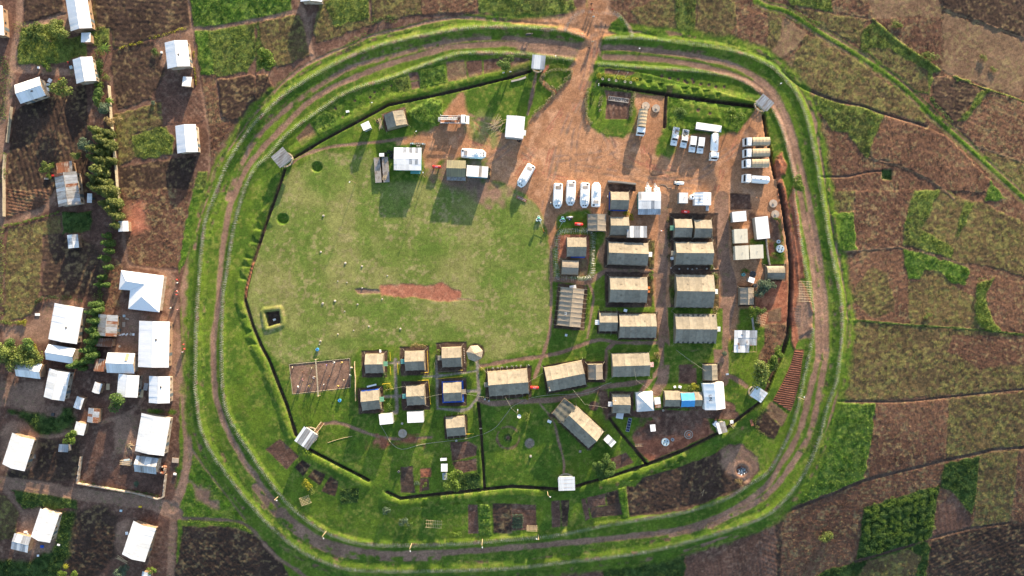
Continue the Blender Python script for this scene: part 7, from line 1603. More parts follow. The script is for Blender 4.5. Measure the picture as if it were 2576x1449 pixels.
for x, y, sx, sy, mt, lb in [(935,1000,.9,1.5,m_conc,'pale slab on the yard above the laundry'),(960,957,1.2,.5,m_conc,'row of pale rubble above the slab'),(938,935,.7,.7,m_ltblue,'blue grey basin near the L shaped house'),(905,1165,.5,.5,m_stone,'small stone by the dark rust shed'),(285,925,1.4,.7,m_pvc,'pale scraps on the western dirt yard'),(380,610,.9,.6,m_pvc,'none')][:5]:
    crate('yard_item', lb, 'yard item', *A2((x, y))[0], R.uniform(-30, 30), sx, sy, .2, mt)
for x, y, sx, sy, mt, lb in [(380,610,1.0,1.2,m_pvc,'white washing tub by the round yellow green shrub'),(368,640,.9,.7,m_ltblue,'blue grey tub below the white washing tub'),(365,675,1.0,.9,m_pvc,'white sheet at the side of the askew house'),(540,510,.8,.9,m_ltblue,'blue cloth left of the square pale roof'),(405,1325,.8,.5,m_red,'red cloth by the rusty shed'),(424,1322,.5,.5,m_tealp,'turquoise bucket beside the red cloth'),(355,1350,1.3,.5,m_oldw,'grey board left of the patched blue roof'),(295,512,.6,.6,m_pvc,'white stone on the dirt above the askew house'),(1223,397,.6,.6,m_pvc,'white pot on the yard of the flower hedge house'),(455,603,.8,.6,m_red,'red washing above the round shrub')]:
    crate('yard_item', lb, 'yard item', *A1((x, y))[0], R.uniform(-30, 30), sx, sy, .35, mt)
for x, y, sx, sy, mt, lb in [(818,20,1.0,1.9,m_palew,'yellow wooden board lying alone on the earth'),(1065,70,1.5,2.4,m_palew,'tan mat beside the white house by the small tree'),(1103,20,1.2,2.2,m_zinc,'grey trough between two white houses'),(960,590,3.2,1.6,m_oldw,'grey plank platform left of the bluish small house'),(958,572,1.8,.5,m_ltblue,'pale sacks on the plank platform'),(195,1115,1.0,.6,m_pvc,'white tarpaulin behind the small outhouse'),(205,1135,.9,.7,m_ltblue,'blue bundle behind the small outhouse'),(320,1225,1.0,.8,m_bluet,'blue plastic below the cream yard house'),(410,1155,1.2,.7,m_conc,'broken crate at the corner of the cream yard house'),(445,1212,.8,.5,m_pvc,'white scrap on the lower village lawn'),(290,1293,.6,.6,m_pvc,'white stone on the lower village path'),(250,545,1.6,1.2,m_oldw,'wooden stall leaning on the cream leaning roof'),(402,228,.9,.9,m_dkm,'dark motorbike sized bundle on the brown yard'),(960,1125,.8,.9,m_pvc,'white rags left of the lowest ribbed roof'),(915,955,.7,.6,m_ltblue,'blue rag in the ditch by the lane'),(1060,925,.9,.5,m_yellow,'yellow scrap on the lane verge'),(1322,678,.9,.6,m_pvc,'white scrap outside the compound wall'),(1325,575,2.0,1.5,m_conc,'tan sand heap beside the village road')]:
    crate('yard_item', lb, 'yard item', *A3((x, y))[0], R.uniform(-15, 15), sx, sy, .25, mt)
b = MB()
t = put('rubbish_heap', 'pile of pale and dark litter filling the burning pit', 'rubbish', 1868, 1183, 20)
for k in range(60): MB().box(-R.uniform(.08,.3), R.uniform(.08,.3), -.12, R.uniform(.05,.2), 0, .1, None, (R.uniform(-.6,.6), R.uniform(-.6,.6), R.uniform(0,6)), (R.gauss(0,.8), R.gauss(0,.5), .15 + R.uniform(0,.35))).build('litter_piece', R.choice([m_trash, m_pvc, m_dkm, m_ltblue, m_grey]), t)
# tan stones scattered on the playing field
stn = []
for k in range(3): 
    b = MB(); rr = random.Random(k); n = 7
    b.prismz([( (.2 + rr.uniform(0,.08))*math.cos(2*PI*i/n), (.2 + rr.uniform(0,.08))*math.sin(2*PI*i/n)) for i in range(n)], -.05, .14, sc=.65, off=(.02, .01)); stn.append(b.mesh('stone', m_stone))
def stone(lb, fx, fy, s_=1, g=None):
    o = bpy.data.objects.new('stone', R.choice(stn)); C.objects.link(o); o.location = G(fx, fy); o.rotation_euler = (0, 0, R.uniform(0, 6)); o.scale = (s_, s_, s_); tag(o, lb, 'stone', g)
for x, y, s_ in [(702,468,1.7),(682,742,1.5),(868,826,1.8),(993,850,1.6),(1185,922,1.2),(880,972,1),(810,962,1),(995,1014,1.2),(1145,1098,1.2),(790,1112,1.8),(697,1130,1.8),(960,1138,1.3),(863,1190,1),(1045,1303,1.2),(930,1335,1),(812,1362,1.1),(1283,1322,1.5),(680,1415,1.4),(672,1440,1)]: stone('pale clump of stone on the open playing field', *BF((x, y))[0], s_, 'pale stones scattered on the playing field')
for x, y in [(228,150),(333,163),(440,160),(497,167),(552,158),(680,160),(770,160)]: stone('whitewashed stone in the row below the long tent', *B3((x, y))[0], 1.4, 'row of whitewashed stones')
for k in range(9): stone('round stone in the column beside the dug pad', 1062.6 + 520/5 + .3*k, 837.2 + (200 + 22*k)/5, .8, 'edging stones beside the thatched hut')
# timber piles, racks
def sticks(nm, lb, cat, fx, fy, n, ln, spread, mt, ang=0, jit=.5, z=.1):
    t = put(nm, lb, cat, fx, fy, ang)
    for k in range(n):
        a = R.gauss(0, jit); x, y = R.gauss(0, spread), R.gauss(0, spread); l_ = ln*R.uniform(.6, 1.1)/2
        MB().tube((x - math.cos(a)*l_, y - math.sin(a)*l_, z + .05*k/n*4), (x + math.cos(a)*l_, y + math.sin(a)*l_, z + R.uniform(0, .3)), R.uniform(.03, .06), 5).build('stick', mt, t)
sticks('timber_pile', 'bundle of yellow poles left of the khaki work tent', 'timber', 957, 312, 22, 3.2, .25, m_palew, 95, .25); sticks('timber_pile', 'heap of split logs left of the khaki work tent', 'timber', 953, 303, 14, 1.2, .5, m_wood, 60, .8)
sticks('bamboo_pile', 'loose pile of canes in the dirt left of the office', 'timber', 1246, 314, 22, 5.0, .8, m_palew, 40, .45); sticks('bamboo_pile', 'two long canes on the village yard by a cream roof', 'timber', 308, 1408, 7, 4.2, .25, m_palew, -28, .12)
sticks('timber_pile', 'small tangle of sticks on the grey walled yard', 'timber', 328, 1119, 9, 2.0, .35, m_palew, 20, .8); sticks('timber_pile', 'pale planks east of the south trench bridge', 'timber', 1767, 1238+0, 2, 2, .2, m_palew, 60, .3)
def rack(lb, fx, fy, a, lx, ly, nx, ny, z=.9):
    t = put('cane_trellis', lb, 'trellis', fx, fy, a)
    for i in range(nx): x = -lx/2 + lx*i/(nx - 1); MB().tube((x, -ly/2 - .15, z), (x + R.uniform(-.1,.1), ly/2 + .15, z), .035, 4).build('cane', m_palew, t)
    for j in range(ny): y = -ly/2 + ly*j/(ny - 1); MB().tube((-lx/2 - .3, y, z + .04), (lx/2 + .3, y + R.uniform(-.1,.1), z + .04), .035, 4).build('cane', m_palew, t)
    for sx in (-1, 1):
        for sy in (-1, 1): MB().tube((sx*lx/2, sy*ly/2, -.1), (sx*lx/2, sy*ly/2, z), .04, 4).build('post', m_palew, t)
rack('cane trellis standing alone in the south garden', 1092, 1316, -3, 4.6, 2.2, 9, 3); rack('small woven cane rack near the south wire', 1338, 1327, -2, 2.9, 1.6, 8, 6); rack('cane trellis over shrubs by the east wire', 2020, 733, -2, 3.4, 6.2, 8, 9, 1.6)
rack('tangled trellis in the south west garden', 770, 1257, 20, 2.8, 2.4, 7, 6); rack('trellis overgrown beside the grass knoll shelter', 1912, 799, -15, 2.6, 3.6, 6, 6, 1.2); rack('drying rack left of the zinc cottage', 320, 1163, -8, 3.2, 1.2, 9, 3)
t = put('timber_footbridge', 'plank lying over the long inner trench', 'plank', 1212, 1077, 5); MB().box(-1.6, 1.6, -.15, .15, .35, .42).build('plank', m_palew, t)
for lb, fx, fy, a in [('wooden frame over the diagonal trench', 1607, 1119, 0), ('pole bridge on the south east trench', 1842, 1071, -45)]:
    t = put('log_footbridge', lb, 'footbridge', fx, fy, a); [MB().tube((-1.3, y, .45), (1.3, y, .45), .05, 5).build('rail', m_palew, t) for y in (-.3, .3)]; [MB().tube((x, -.5, .5), (x, .5, .5), .05, 5).build('rung', m_palew, t) for x in (-.3, .3)]
# stone lined red bed by the slanted carrier
loc = G(1312, 500); t = thing('brick_bed', 'long red earth bed lined with brick beside the slanting carrier', 'bed', loc, rad(-24))
MB().box(-1.75, 1.75, -.5, .5, -.1, .12).build('earth', m_brick, t)
for k in range(14):
    for s in (-1, 1): MB().box(-1.75 + .25*k, -1.55 + .25*k, s*.42 - .06, s*.42 + .06, .1, .24, None).build('brick', m_stone if k % 2 else m_brick, t)
MB().box(-1.4, 1.4, -.12, .1, .1, .2).build('stone_row', m_stone, t)
# low wall with ruin around the compound
def wall(label, pts, mt, h_, th, nm='compound_wall', cat='wall', piece=None):
    t = thing(nm, label, cat, G(*pts[0])); o0 = t.location
    for a, b_ in zip(pts[:-1], pts[1:]):
        A, B = G(*a), G(*b_); L = (B - A).length; n = max(1, int(L / 1.2)); an = math.atan2(B.y - A.y, B.x - A.x)
        for k in range(n):
            p = A.lerp(B, (k + .5)/n); q = G(CX + p.x/K*H/(H - p.z), CY - p.y/K*H/(H - p.z)); hh = h_*R.uniform(.92, 1.05)
            MB().box(-L/n/2 + .01, L/n/2 - .01, -th/2, th/2, -.6, hh, None, (0, 0, an + R.uniform(-.02, .02)), tuple(q - o0)).build(piece or 'wall_section', mt, t)
wall('pale low wall round the lower village compound', [(420,1192),(413,1249),(400,1253),(340,1238),(198,1214),(203,1180),(207,1148)], m_plaster, 1.2, .3)
t = put('ruined_hut', 'roofless brick ruin at the compound corner', 'ruin', 411, 1179, -12)
for x0_, x1_, y0_, y1_ in ((-1.1,1.1,.8,1.1),(-1.1,1.1,-1.1,-.8),(.8,1.1,-.8,.8),(-1.1,-.8,-.8,.2)):
    n = 6
    for k in range(n):
        for lv in range(4):
            if R.random() < lv*.15: continue
            hx = abs(x1_ - x0_) > abs(y1_ - y0_); a0, a1 = (x0_ + (x1_ - x0_)*k/n, x0_ + (x1_ - x0_)*(k + .95)/n) if hx else (x0_, x1_); c0_, c1_ = (y0_, y1_) if hx else (y0_ + (y1_ - y0_)*k/n, y0_ + (y1_ - y0_)*(k + .95)/n)
            MB().box(a0, a1, c0_, c1_, .4*lv, .4*lv + .38).build('brick', m_plaster if R.random() < .6 else m_brick, t)
wall('long reed fence down the middle of the village', [(278,217),(281,260),(283,300),(288,340),(291,380),(296,430),(299,480),(302,530)], m_reed, 1.5, .12, 'reed_fence', 'fence', 'reed_panel')
wall('reed fence bordering the furrowed garden at far left', [(33,270),(28,310),(22,360)], m_reed, 1.3, .1, 'reed_fence', 'fence', 'reed_panel')
wall('reed fence beside the crop rows at the left edge', [(16,390),(13,440),(14,500),(14,545)], m_reed, 1.3, .1, 'reed_fence', 'fence', 'reed_panel')
wall('crooked pole fence between the court and the small tents', [(893,909),(893,930),(895,950),(895,975),(896,1008)], m_palew, 1.0, .12, 'pole_fence', 'fence', 'fence_pole')
wall('dark thatch screen above the sunken bay', [(1528,457),(1565,460),(1598,464)], m_oldw, 1.4, .5, 'thatch_screen', 'screen', 'thatch_bundle')
wall('grey concrete edge wall right of the beige cabins', [(1926,602),(1930,640),(1935,668)], m_greyc, .8, .4, 'edge_wall', 'wall')
wall('white stone strip left of the north guard tower', [(1286,205),(1305,201),(1323,195)], m_stone, .4, .5, 'edge_wall', 'wall')
wall('plank floor strip right of the raised plot', [(1892,798+0),(1894,815),(1896,830)], m_stone, .25, .6, 'edge_wall', 'wall')
# yellow edging rails round the tent plots
def rail(label, pts, mt=m_yellow): tag(MB().path([G(*p, .3) for p in pts], .06, 4).build('edging_rail', mt), label, 'rail', 'painted edging rails')
rail('yellow rail right of the upper left small tent', B4((1525,240),(1532,350))); rail('yellow rail below the upper left small tent', B4((1528,420),(1538,530))); rail('yellow rail left of the dry bush tent', B4((1618,375),(1630,525)))
rail('yellow rail right of the dry bush tent', B5((62,222),(75,498),(-20,503))); rail('yellow rail above the lower middle tent', B5((-60,600),(78,592),(105,900))); rail('yellow rail above the tilted tent', B4((1425,645),(1535,632))); rail('yellow rail above the blue wrapped tent', B5((175,580),(350,562),(512,548)))
rail('yellow rail beneath the lone tent plot', B5((535,1272),(645,1268))); rail('orange rail below the pad left of the hut', B5((450,475),(508,468))); rail('green rail left of the blue wrapped tent', B5((172,590),(188,880)), m_olive); rail('green rail below the tent beside the hut', B5((150,370),(165,488),(500,475)), m_olive)

# ------------------------------------------------------------------ razor wire
def coil(b_parent, pts, r=.46, pitch=.6, rt=.016, z=.45, name='wire_coil', seed=1):
    P_ = np.array([tuple(G(*p)) for p in smooth(pts, 5)]); seg = np.linalg.norm(np.diff(P_, axis=0), axis=1); s = np.concatenate([[0], np.cumsum(seg)])
    n = int(s[-1]/pitch*9); tt = np.linspace(0, s[-1], n); X = np.interp(tt, s, P_[:, 0]); Y = np.interp(tt, s, P_[:, 1]); Zz = np.interp(tt, s, P_[:, 2])
    rs = np.random.RandomState(seed); ph = 2*PI*tt/pitch + np.interp(tt, np.linspace(0, s[-1], max(4, n//30)), rs.uniform(-5, 5, max(4, n//30)))
    rr_ = r*(1 + np.interp(tt, np.linspace(0, s[-1], max(4, n//14)), rs.uniform(-.25, .2, max(4, n//14))))
    dx, dy = np.gradient(X), np.gradient(Y); L = np.hypot(dx, dy) + 1e-9; nx_, ny_ = -dy/L, dx/L
    Cn = np.column_stack([X + nx_*rr_*np.cos(ph), Y + ny_*rr_*np.cos(ph), Zz + z + rr_*np.sin(ph)])
    Tn = np.gradient(Cn, axis=0); Tn /= np.linalg.norm(Tn, axis=1)[:, None] + 1e-9
    up = np.array([0, 0, 1.0]); A = np.cross(Tn, up); A /= np.linalg.norm(A, axis=1)[:, None] + 1e-6; B = np.cross(Tn, A)
    V_ = np.concatenate([Cn + rt*(A*math.cos(q) + B*math.sin(q)) for q in (0, 2*PI/3, 4*PI/3)])
    i = np.arange(n - 1); F = np.concatenate([np.column_stack([i + a*n, i + 1 + a*n, i + 1 + c_*n, i + c_*n]) for a, c_ in ((0,1),(1,2),(2,0))])
    o = bpy.data.objects.new(name, mesh_np(name, V_, F, m_wire, False)); C.objects.link(o); o.parent = b_parent; return o
pk = MB().prismz([(-.035,-.035),(.035,-.035),(.035,.035),(-.035,.035)], -.3, 1.5).mesh('picket', m_steel)
def wire_fence(label, pts, step=45, **k):
    t = thing('razor_wire_fence', label, 'razor wire', (0, 0, 0), 0)
    coil(t, pts, **k); coil(t, offs(pts, 3.5), seed=5, **k)
    sp = smooth(pts, 5); acc = 0
    for a, b_ in zip(sp[:-1], sp[1:]):
        acc += math.dist(a, b_)
        if acc > step: acc = 0; inst('picket', pk, t, G(*b_))
gate = OUT
wire_fence('outer ring of coiled razor wire on the grassy bank', OUT, rt=.021)
wire_fence('inner coil of razor wire from the entrance round to the east gap', INN_A, rt=.021)
wire_fence('inner coil of razor wire along the red soil on the east', INN_B, rt=.021); wire_fence('inner coil of razor wire above the hedge letters', INN_C, rt=.021)
wire_fence('curved razor wire coil left of the entrance road', A5((405,235),(430,180),(480,120),(550,88)), rt=.03, r=.5); wire_fence('curved razor wire coil right of the entrance road', A5((760,105),(800,125),(850,180),(890,240),(900,285)), rt=.03, r=.5)
wire_fence('razor wire strung across the entrance road', A5((555,98),(650,105),(760,110)), rt=.025, r=.35)
wire_fence('thick razor wire coil enclosing two tents', [(1400,705),(1398,650),(1403,590),(1425,583),(1480,584),(1490,590),(1488,640),(1484,695),(1440,702),(1412,700)], r=.75, pitch=.5, rt=.04)

# ------------------------------------------------------------------ plants
def leaf_cloud(name, lumps, n, size, mat, seed=0, up=.3, core=.35):
    rs = np.random.RandomState(seed); w_ = np.array([l[3]**2 for l in lumps]); w_ = w_/w_.sum(); ch = rs.choice(len(lumps), n, p=w_)
    d = rs.normal(size=(n, 3)); d[:, 2] = np.abs(d[:, 2])*.9 - .25; d /= np.linalg.norm(d, axis=1)[:, None]; rad_ = (core + (1 - core)*rs.rand(n)**.6)
    Lp = np.array([l[:3] for l in lumps])[ch]; Lr = np.array([l[3] for l in lumps])[ch]; sq = np.array([l[4] if len(l) > 4 else 1 for l in lumps])[ch]
    c_ = Lp + d*(Lr*rad_)[:, None]*np.column_stack([np.ones(n), np.ones(n), sq])
    nrm = d + rs.normal(size=(n, 3))*.6 + np.array([0, 0, up]); nrm /= np.linalg.norm(nrm, axis=1)[:, None]
    a = np.cross(nrm, rs.normal(size=(n, 3))); a /= np.linalg.norm(a, axis=1)[:, None]; b_ = np.cross(nrm, a); s_ = size*rs.uniform(.6, 1.3, n)[:, None]
    V_ = np.stack([c_ - a*s_, c_ - b_*s_*.55, c_ + a*s_, c_ + b_*s_*.55], 1).reshape(-1, 3); F = np.arange(4*n).reshape(n, 4)
    return mesh_np(name, V_, F, mat, False)
def lumps_for(kind, rs):
    if kind == 'conifer': return [(rs.gauss(0, .25), rs.gauss(0, .25), z, 1.35*(1 - (z - 1)/7.5) + .15, 1) for z in (1.4, 2.2, 3, 3.8, 4.6, 5.4, 6.2, 6.8)]
    if kind == 'bush': return [(rs.gauss(0, .5), rs.gauss(0, .5), .5, .55 + rs.random()*.3, .9) for _ in range(6)]
    if kind == 'small': return [(rs.gauss(0, .12), rs.gauss(0, .12), .25, .3, .9) for _ in range(3)]
    return [(rs.gauss(0, .9), rs.gauss(0, .9), 3 + rs.gauss(0, .5), .9 + rs.random()*.5, .8) for _ in range(9)]
_tm = {}
def plant(kind, mat, fx, fy, scale, label, cat, group=None, name=None, at_top=0):
    v = R.randrange(3); k = (kind, mat.name, v)
    if k not in _tm:
        rs = random.Random(v*7 + len(kind) + len(mat.name)); n, s_ = {'conifer': (1900, .22), 'bush': (420, .14), 'small': (90, .11), 'tree': (1400, .2)}[kind]
        _tm[k] = leaf_cloud('crown', lumps_for(kind, rs), n, s_, mat, v + len(mat.name))
    scale *= {'conifer': 1.25, 'tree': 1.12}.get(kind, 1)
    hh = {'conifer': 4.0, 'tree': 3.2, 'bush': .5, 'small': .2}[kind]*scale
    p = G(fx, fy)
    if at_top:
        q = W(fx, fy, hh); p = Vector((q.x, q.y, gz(q.x, q.y)))
    if kind in ('bush', 'small'):
        o = bpy.data.objects.new(name or 'shrub', _tm[k]); C.objects.link(o); o.location = p; o.scale = (scale*R.uniform(.9, 1.1), scale*R.uniform(.9, 1.1), scale); o.rotation_euler = (0, 0, R.uniform(0, 6)); return tag(o, label, cat, group)
    t = thing(name or ('conifer_tree' if kind == 'conifer' else 'broadleaf_tree'), label, cat, p, R.uniform(0, 6), group); inst('crown', _tm[k], t, (0,0,0), (0,0,0), (scale, scale, scale))
    b = MB().tube((0,0,-.3), (.05,.03,2.6*scale), .14*scale, 7, r2=.07*scale)
    for q in range(5): a = q*1.3; b.tube((.03,.02,(1.4 + .25*q)*scale), (math.cos(a)*.8*scale, math.sin(a)*.8*scale, (2.2 + .35*q)*scale), .05*scale, 5, r2=.02)
    if kind == 'conifer': b.tube((.05,.03,2.6*scale), (.05,.03,6.4*scale), .07*scale, 6, r2=.02)
    b.build('trunk', m_bark, t); return t
GC = 'conifers of the village hedge'
for x, y, s_ in [(720,985,.95),(762,1045,.9),(812,1000,.8),(800,1070,.9),(718,1125,1),(775,1150,.85),(825,1110,.7),(700,1190,.85),(745,1280,1.15),(722,1345,.95),(790,1370,.8),(810,1430,1.0),(700,1400,.8),(760,1210,.9),(830,1210,.7),(740,1430,.9)]:
    plant('conifer', l_pine, *A1((x, y))[0], s_, 'tall conifer in the dense hedge left of the reed fence', 'conifer', GC, at_top=1)
for x, y, s_ in [(810,20,.9),(860,80,1),(835,140,.8),(880,180,.8),(870,250,.7),(780,90,.7)]: plant('conifer', l_pine, *A2((x, y))[0], s_, 'conifer in the hedge beside the red brown soil patch', 'conifer', 'conifers near the white privy', at_top=1)
for x, y, s_ in [(800,385,.7),(815,440,.6),(785,500,.6),(815,570,.55),(765,640,.5),(740,700,.5),(795,700,.5),(800,330,.6)]: plant('conifer', l_mid, *A2((x, y))[0], s_, 'thin conifer in the hedge above the western roofs', 'conifer', 'thin hedge conifers', at_top=1)
for x, y, s_ in [(715,845,.8),(695,905,.8),(740,890,.7),(705,975,.85),(690,1040,.8),(725,1080,.7),(680,1120,.8),(650,1190,.85),(690,1230,.75),(650,1270,.75),(545,1310,.75),(600,1290,.6),(620,1330,.5)]: plant('conifer', l_mid, *A2((x, y))[0], s_, 'leafy hedge tree between two columns of white roofs', 'hedge tree', 'hedge trees between the roof columns', at_top=1)
for x, y, s_, lb in [(250,205,.9,'light green tree at the top of the clump near the longest house'),(300,245,.85,'olive tree in the middle of the clump near the longest house'),(222,290,.85,'round tree at the lower left of the village clump'),(430,250,1.2,'largest tree of the village clump, nearest the longest house'),(340,290,.85,'low olive tree at the lower edge of the village clump'),(440,180,.7,'small tree above the village clump')]: plant('tree', l_yel, *A1((x, y))[0], s_, lb, 'tree', at_top=1)
for m_, x, y, s_, k_, lb in [(l_brt,345,495,1.3,'bush','bright green bush on the dirt beside the askew house'),(l_yel,450,660,1.15,'tree','round yellow green shrub tree right of the askew white house'),(l_gum,635,1085,1.0,'tree','grey green tree above the rusty iron shed'),(l_yel,585,1180,.6,'tree','small pale tree between the grey tree and rusty shed'),(l_yel,335,1265,.7,'tree','pale green shrub left of the rusty iron shed'),
    (l_brt,395,1245,.8,'bush','bright low bush left of the rusty shed wall'),(l_brt,368,1325,.6,'bush','small green bush by the patched blue roof'),(l_dry,850,925,.75,'tree','dry straw coloured tree on the reed fence'),(l_gum,790,830,.9,'tree','grey green tree hugging the reed fence'),(l_mid,745,480,.9,'bush','dark shrub right of the square pale roof, upper'),(l_mid,748,520,.9,'bush','dark shrub right of the square pale roof, middle'),
    (l_brt,755,640,.9,'bush','bright shrub below the square pale roof'),(l_mid,740,720,.8,'tree','tree climbing between the fence and the dark garden'),(l_yel,800,580,.8,'bush','shrub beside the reed fence top'),(l_yel,750,380,1.0,'bush','pale bush left of the banana plant'),(l_mid,1180,400,1.0,'bush','bush on the bare yard left of the flower hedge house'),(l_gum,1160,780,.9,'bush','grey shrub at the corner of the olive plot')]:
    plant(k_, m_, *A1((x, y))[0], s_, lb, 'tree' if k_ == 'tree' else 'bush', at_top=1)
for x, y, s_, m_, lb in [(30,1215,1.3,l_yel,'first yellow green tree from the left edge in the lower clump'),(90,1245,1.2,l_yel,'second yellow green tree of the lower left clump'),(150,1225,1.1,l_yel,'third tree of the lower left clump'),(215,1255,1.1,l_yel,'fourth tree of the lower left clump above a white roof'),(255,1270,.8,l_yel,'rightmost low tree of the lower left clump'),(200,1150,1.0,l_mid,'dark tree above the lower left clump'),(60,1160,.9,l_mid,'dark tree at the left of the lower clump')]: plant('tree', m_, *A2((x, y))[0], s_, lb, 'tree', at_top=1)
for x, y, s_ in [(235,1130,.8),(268,1165,.7),(280,1218,.7),(180,985,.9),(150,985,.6)]: plant('bush', l_gold, *A2((x, y))[0], s_, 'round golden bush on the edge of the western dirt yard', 'bush', 'golden bushes by the western yard')
for x, y, s_, m_, k_, lb in [(872,122,1.1,l_mid,'tree','round green tree beside a red earth spot'),(535,402,.8,l_brt,'tree','yellow green bush above the broken zinc shelter'),(920,1425,.8,l_gum,'tree','grey green tree at the bottom edge of the village'),(470,1440,.6,l_brt,'tree','bright tree on the bottom edge left'),(560,1448,.6,l_brt,'tree','bright tree on the bottom edge right'),(1145,1412,.5,l_brt,'tree','small bright tree beside the cut white hut'),(1025,750,1.0,l_gum,'bush','blue grey cabbage bush inside the walled compound')]: plant(k_, m_, *A3((x, y))[0], s_, lb, 'tree' if k_ == 'tree' else 'bush', at_top=1)
plant('tree', l_brt, 676, 143, 1.2, 'bright green tree at the edge of the north west plots', 'tree', at_top=1); plant('tree', l_brt, 667, 155, .9, 'lower bright tree at the edge of the north west plots', 'tree', at_top=1)
plant('tree', l_mid, 1274, 163, .95, 'round tree behind the people in white', 'tree', at_top=1); plant('tree', l_brt, 1848, 293, 1.1, 'largest bush on the grass above the lorries', 'tree', at_top=1); plant('tree', l_mid, 1713, 283, .8, 'small tree on the grass right of the brown trench', 'tree', at_top=1)
plant('tree', l_yel, 1922, 939, 1.5, 'large leafy tree above the battened guard tower', 'tree', at_top=1); plant('tree', l_brt, 1948, 912, .8, 'leafy tree along the trench above the large tree', 'tree', at_top=1); plant('tree', l_brt, 1956, 889, .7, 'bright tree highest along the south east trench', 'tree', at_top=1); plant('tree', l_mid, 1940, 925, .7, 'dark tree between the large tree and the trench', 'tree', at_top=1)
for fx, fy, s_, m_, k_, lb in [(1926,722,.8,l_gum,'tree','blue green bush on the red soil'),(1916,735,.7,l_gum,'tree','lower blue green bush on the red soil'),(1935,712,.6,l_gum,'tree','upper blue green bush on the red soil'),(1893,786,.7,l_brt,'tree','bright bush at the corner below the grey tent'),(1908,783,.6,l_mid,'tree','dark bush beside the bright corner bush'),(1905,815,.9,l_dark,'bush','dark bush beside the overgrown trellis'),(1877,680,.8,l_brt,'bush','yellow green bush above the kitchen hut'),
    (1692,740,.9,l_brt,'bush','bright bush at the left end of the deep long tent'),(1799,784,1.0,l_dry,'bush','dry orange bush at the corner of the tyre weighted tent'),(1797,693,.8,l_mid,'bush','green bush by the deep long tent'),(1788,670,.7,l_mid,'bush','bush below the long tent with tan porch'),(1577,538,.8,l_gold,'bush','yellow green bush by the square tent, left'),(1587,546,.8,l_gold,'bush','yellow green bush by the square tent, right'),(1534,536,.7,l_dark,'bush','dark bush under the blue skirted tent'),
    (1506,194,.8,l_gold,'bush','yellow topped shrub in the round gate bed'),(1820,889,.9,l_gum,'bush','pale shrub above the grass by the lower east road'),(1638,735-40,.9,l_brt,'bush','green shrub by the barrelled tent corner'),(1654,903-2,.7,l_brt,'bush','bright shrub right of the checked cloth tent'),(1652,893,.8,l_dry,'bush','dull shrub right of the checked cloth tent'),(1105,891,.9,l_brt,'bush','bright bush left of the tent beside the hut'),(980,973,.9,l_gold,'bush','round golden green bush in the yellow cornered plot'),
    (980,1022,.9,l_mid,'bush','dark round bush below the golden green bush'),(966,942,.7,l_mid,'bush','small bush at the corner of the upper left tent'),(1325,998,.6,l_gold,'bush','yellow bush below the long bucket tent'),(1327,1050,.9,l_yel,'bush','pale sapling right of the satellite dish'),(1214,928,.5,l_gold,'bush','tiny bright bush by the thatched hut'),(1735,978,1.1,l_yel,'bush','yellow green vine behind the sky blue roof, left'),(1747,974,1.1,l_gold,'bush','yellow green vine behind the sky blue roof, middle'),(1758,977,1.0,l_yel,'bush','yellow green vine behind the sky blue roof, right'),
    (1137,1219,1.0,l_brt,'tree','bright bushy plant in the south garden plot, lower'),(1141,1192,.8,l_brt,'tree','bright bushy plant in the south garden plot, upper'),(1049,1215,.8,l_gum,'bush','grey green plants between the dark beds'),(1070,1218,.7,l_brt,'bush','green plants on the reddish bed'),(972,1283,1.3,l_gum,'bush','blue grey bushes in the south west garden'),(1015,1315,1.3,l_gum,'bush','blue grey plants left of the cane trellis'),(1035,1325,1.2,l_mid,'bush','dark plants left of the cane trellis'),
    (777,1222,1.2,l_gold,'bush','yellow bush above the tangled trellis'),(785,1232,1.1,l_yel,'bush','pale bush right of the tangled trellis'),(768,1215,1.0,l_gold,'bush','yellow bush at the left of the pale bush'),(1855,1210,.8,l_dry,'bush','dry bush in the wire near the rubbish pit'),(2004,465,.9,l_brt,'tree','pale shrub beside the red spoil heap'),(1142+0,1350-5,1.2,l_brt,'bush','bright bush below the green beds')]: plant(k_, m_, fx, fy, s_, lb, 'bush', at_top=k_ == 'tree')
for x, y, s_ in [(655,625,1.0),(690,600,1.1),(735,610,1.0),(665,670,.9),(710,655,1.1),(750,650,.9),(690,690,.8)]: plant('tree', l_mid, *A9((x, y))[0], s_*.7, 'green bush of the dense clump by the south garden bed', 'bush', 'bush clump by the south bed', at_top=1)
for x, y, s_, lb in [(820,380,1.3,'spiky banana plant at the end of the flower hedge'),(855,775,1.0,'banana plant leaning over the reed fence')]:
    t = put('banana_plant', lb, 'banana plant', *A1((x, y))[0], 0)
    for k in range(10):
        a = 2*PI*k/10 + R.uniform(-.2, .2); L_ = 1.7*s_*R.uniform(.7, 1.1)
        MB().grid(lambda u, v: (math.cos(a)*L_*u - math.sin(a)*(v - .5)*.45*math.sin(PI*min(1, u + .08)), math.sin(a)*L_*u + math.cos(a)*(v - .5)*.45*math.sin(PI*min(1, u + .08)), 2.2 + .5*u - 1.1*u*u), 5, 2).build('leaf', l_brt, t)
    MB().tube((0,0,-.2), (0,0,2.2), .16, 8, r2=.1).build('stem', m_bark, t)
for x, y in [(510,1370)]:
    t = put('banana_plant', 'golden leaved banana plant near the bottom left', 'banana plant', *A3((x, y))[0], 0)
    for k in range(9):
        a = 2*PI*k/9; MB().grid(lambda u, v: (math.cos(a)*1.2*u - math.sin(a)*(v - .5)*.4*math.sin(PI*min(1, u + .08)), math.sin(a)*1.2*u + math.cos(a)*(v - .5)*.4*math.sin(PI*min(1, u + .08)), 1.2 + .4*u - .8*u*u), 4, 2).build('leaf', l_gold, t)
    MB().tube((0,0,-.2), (0,0,1.2), .1, 7).build('stem', m_bark, t)
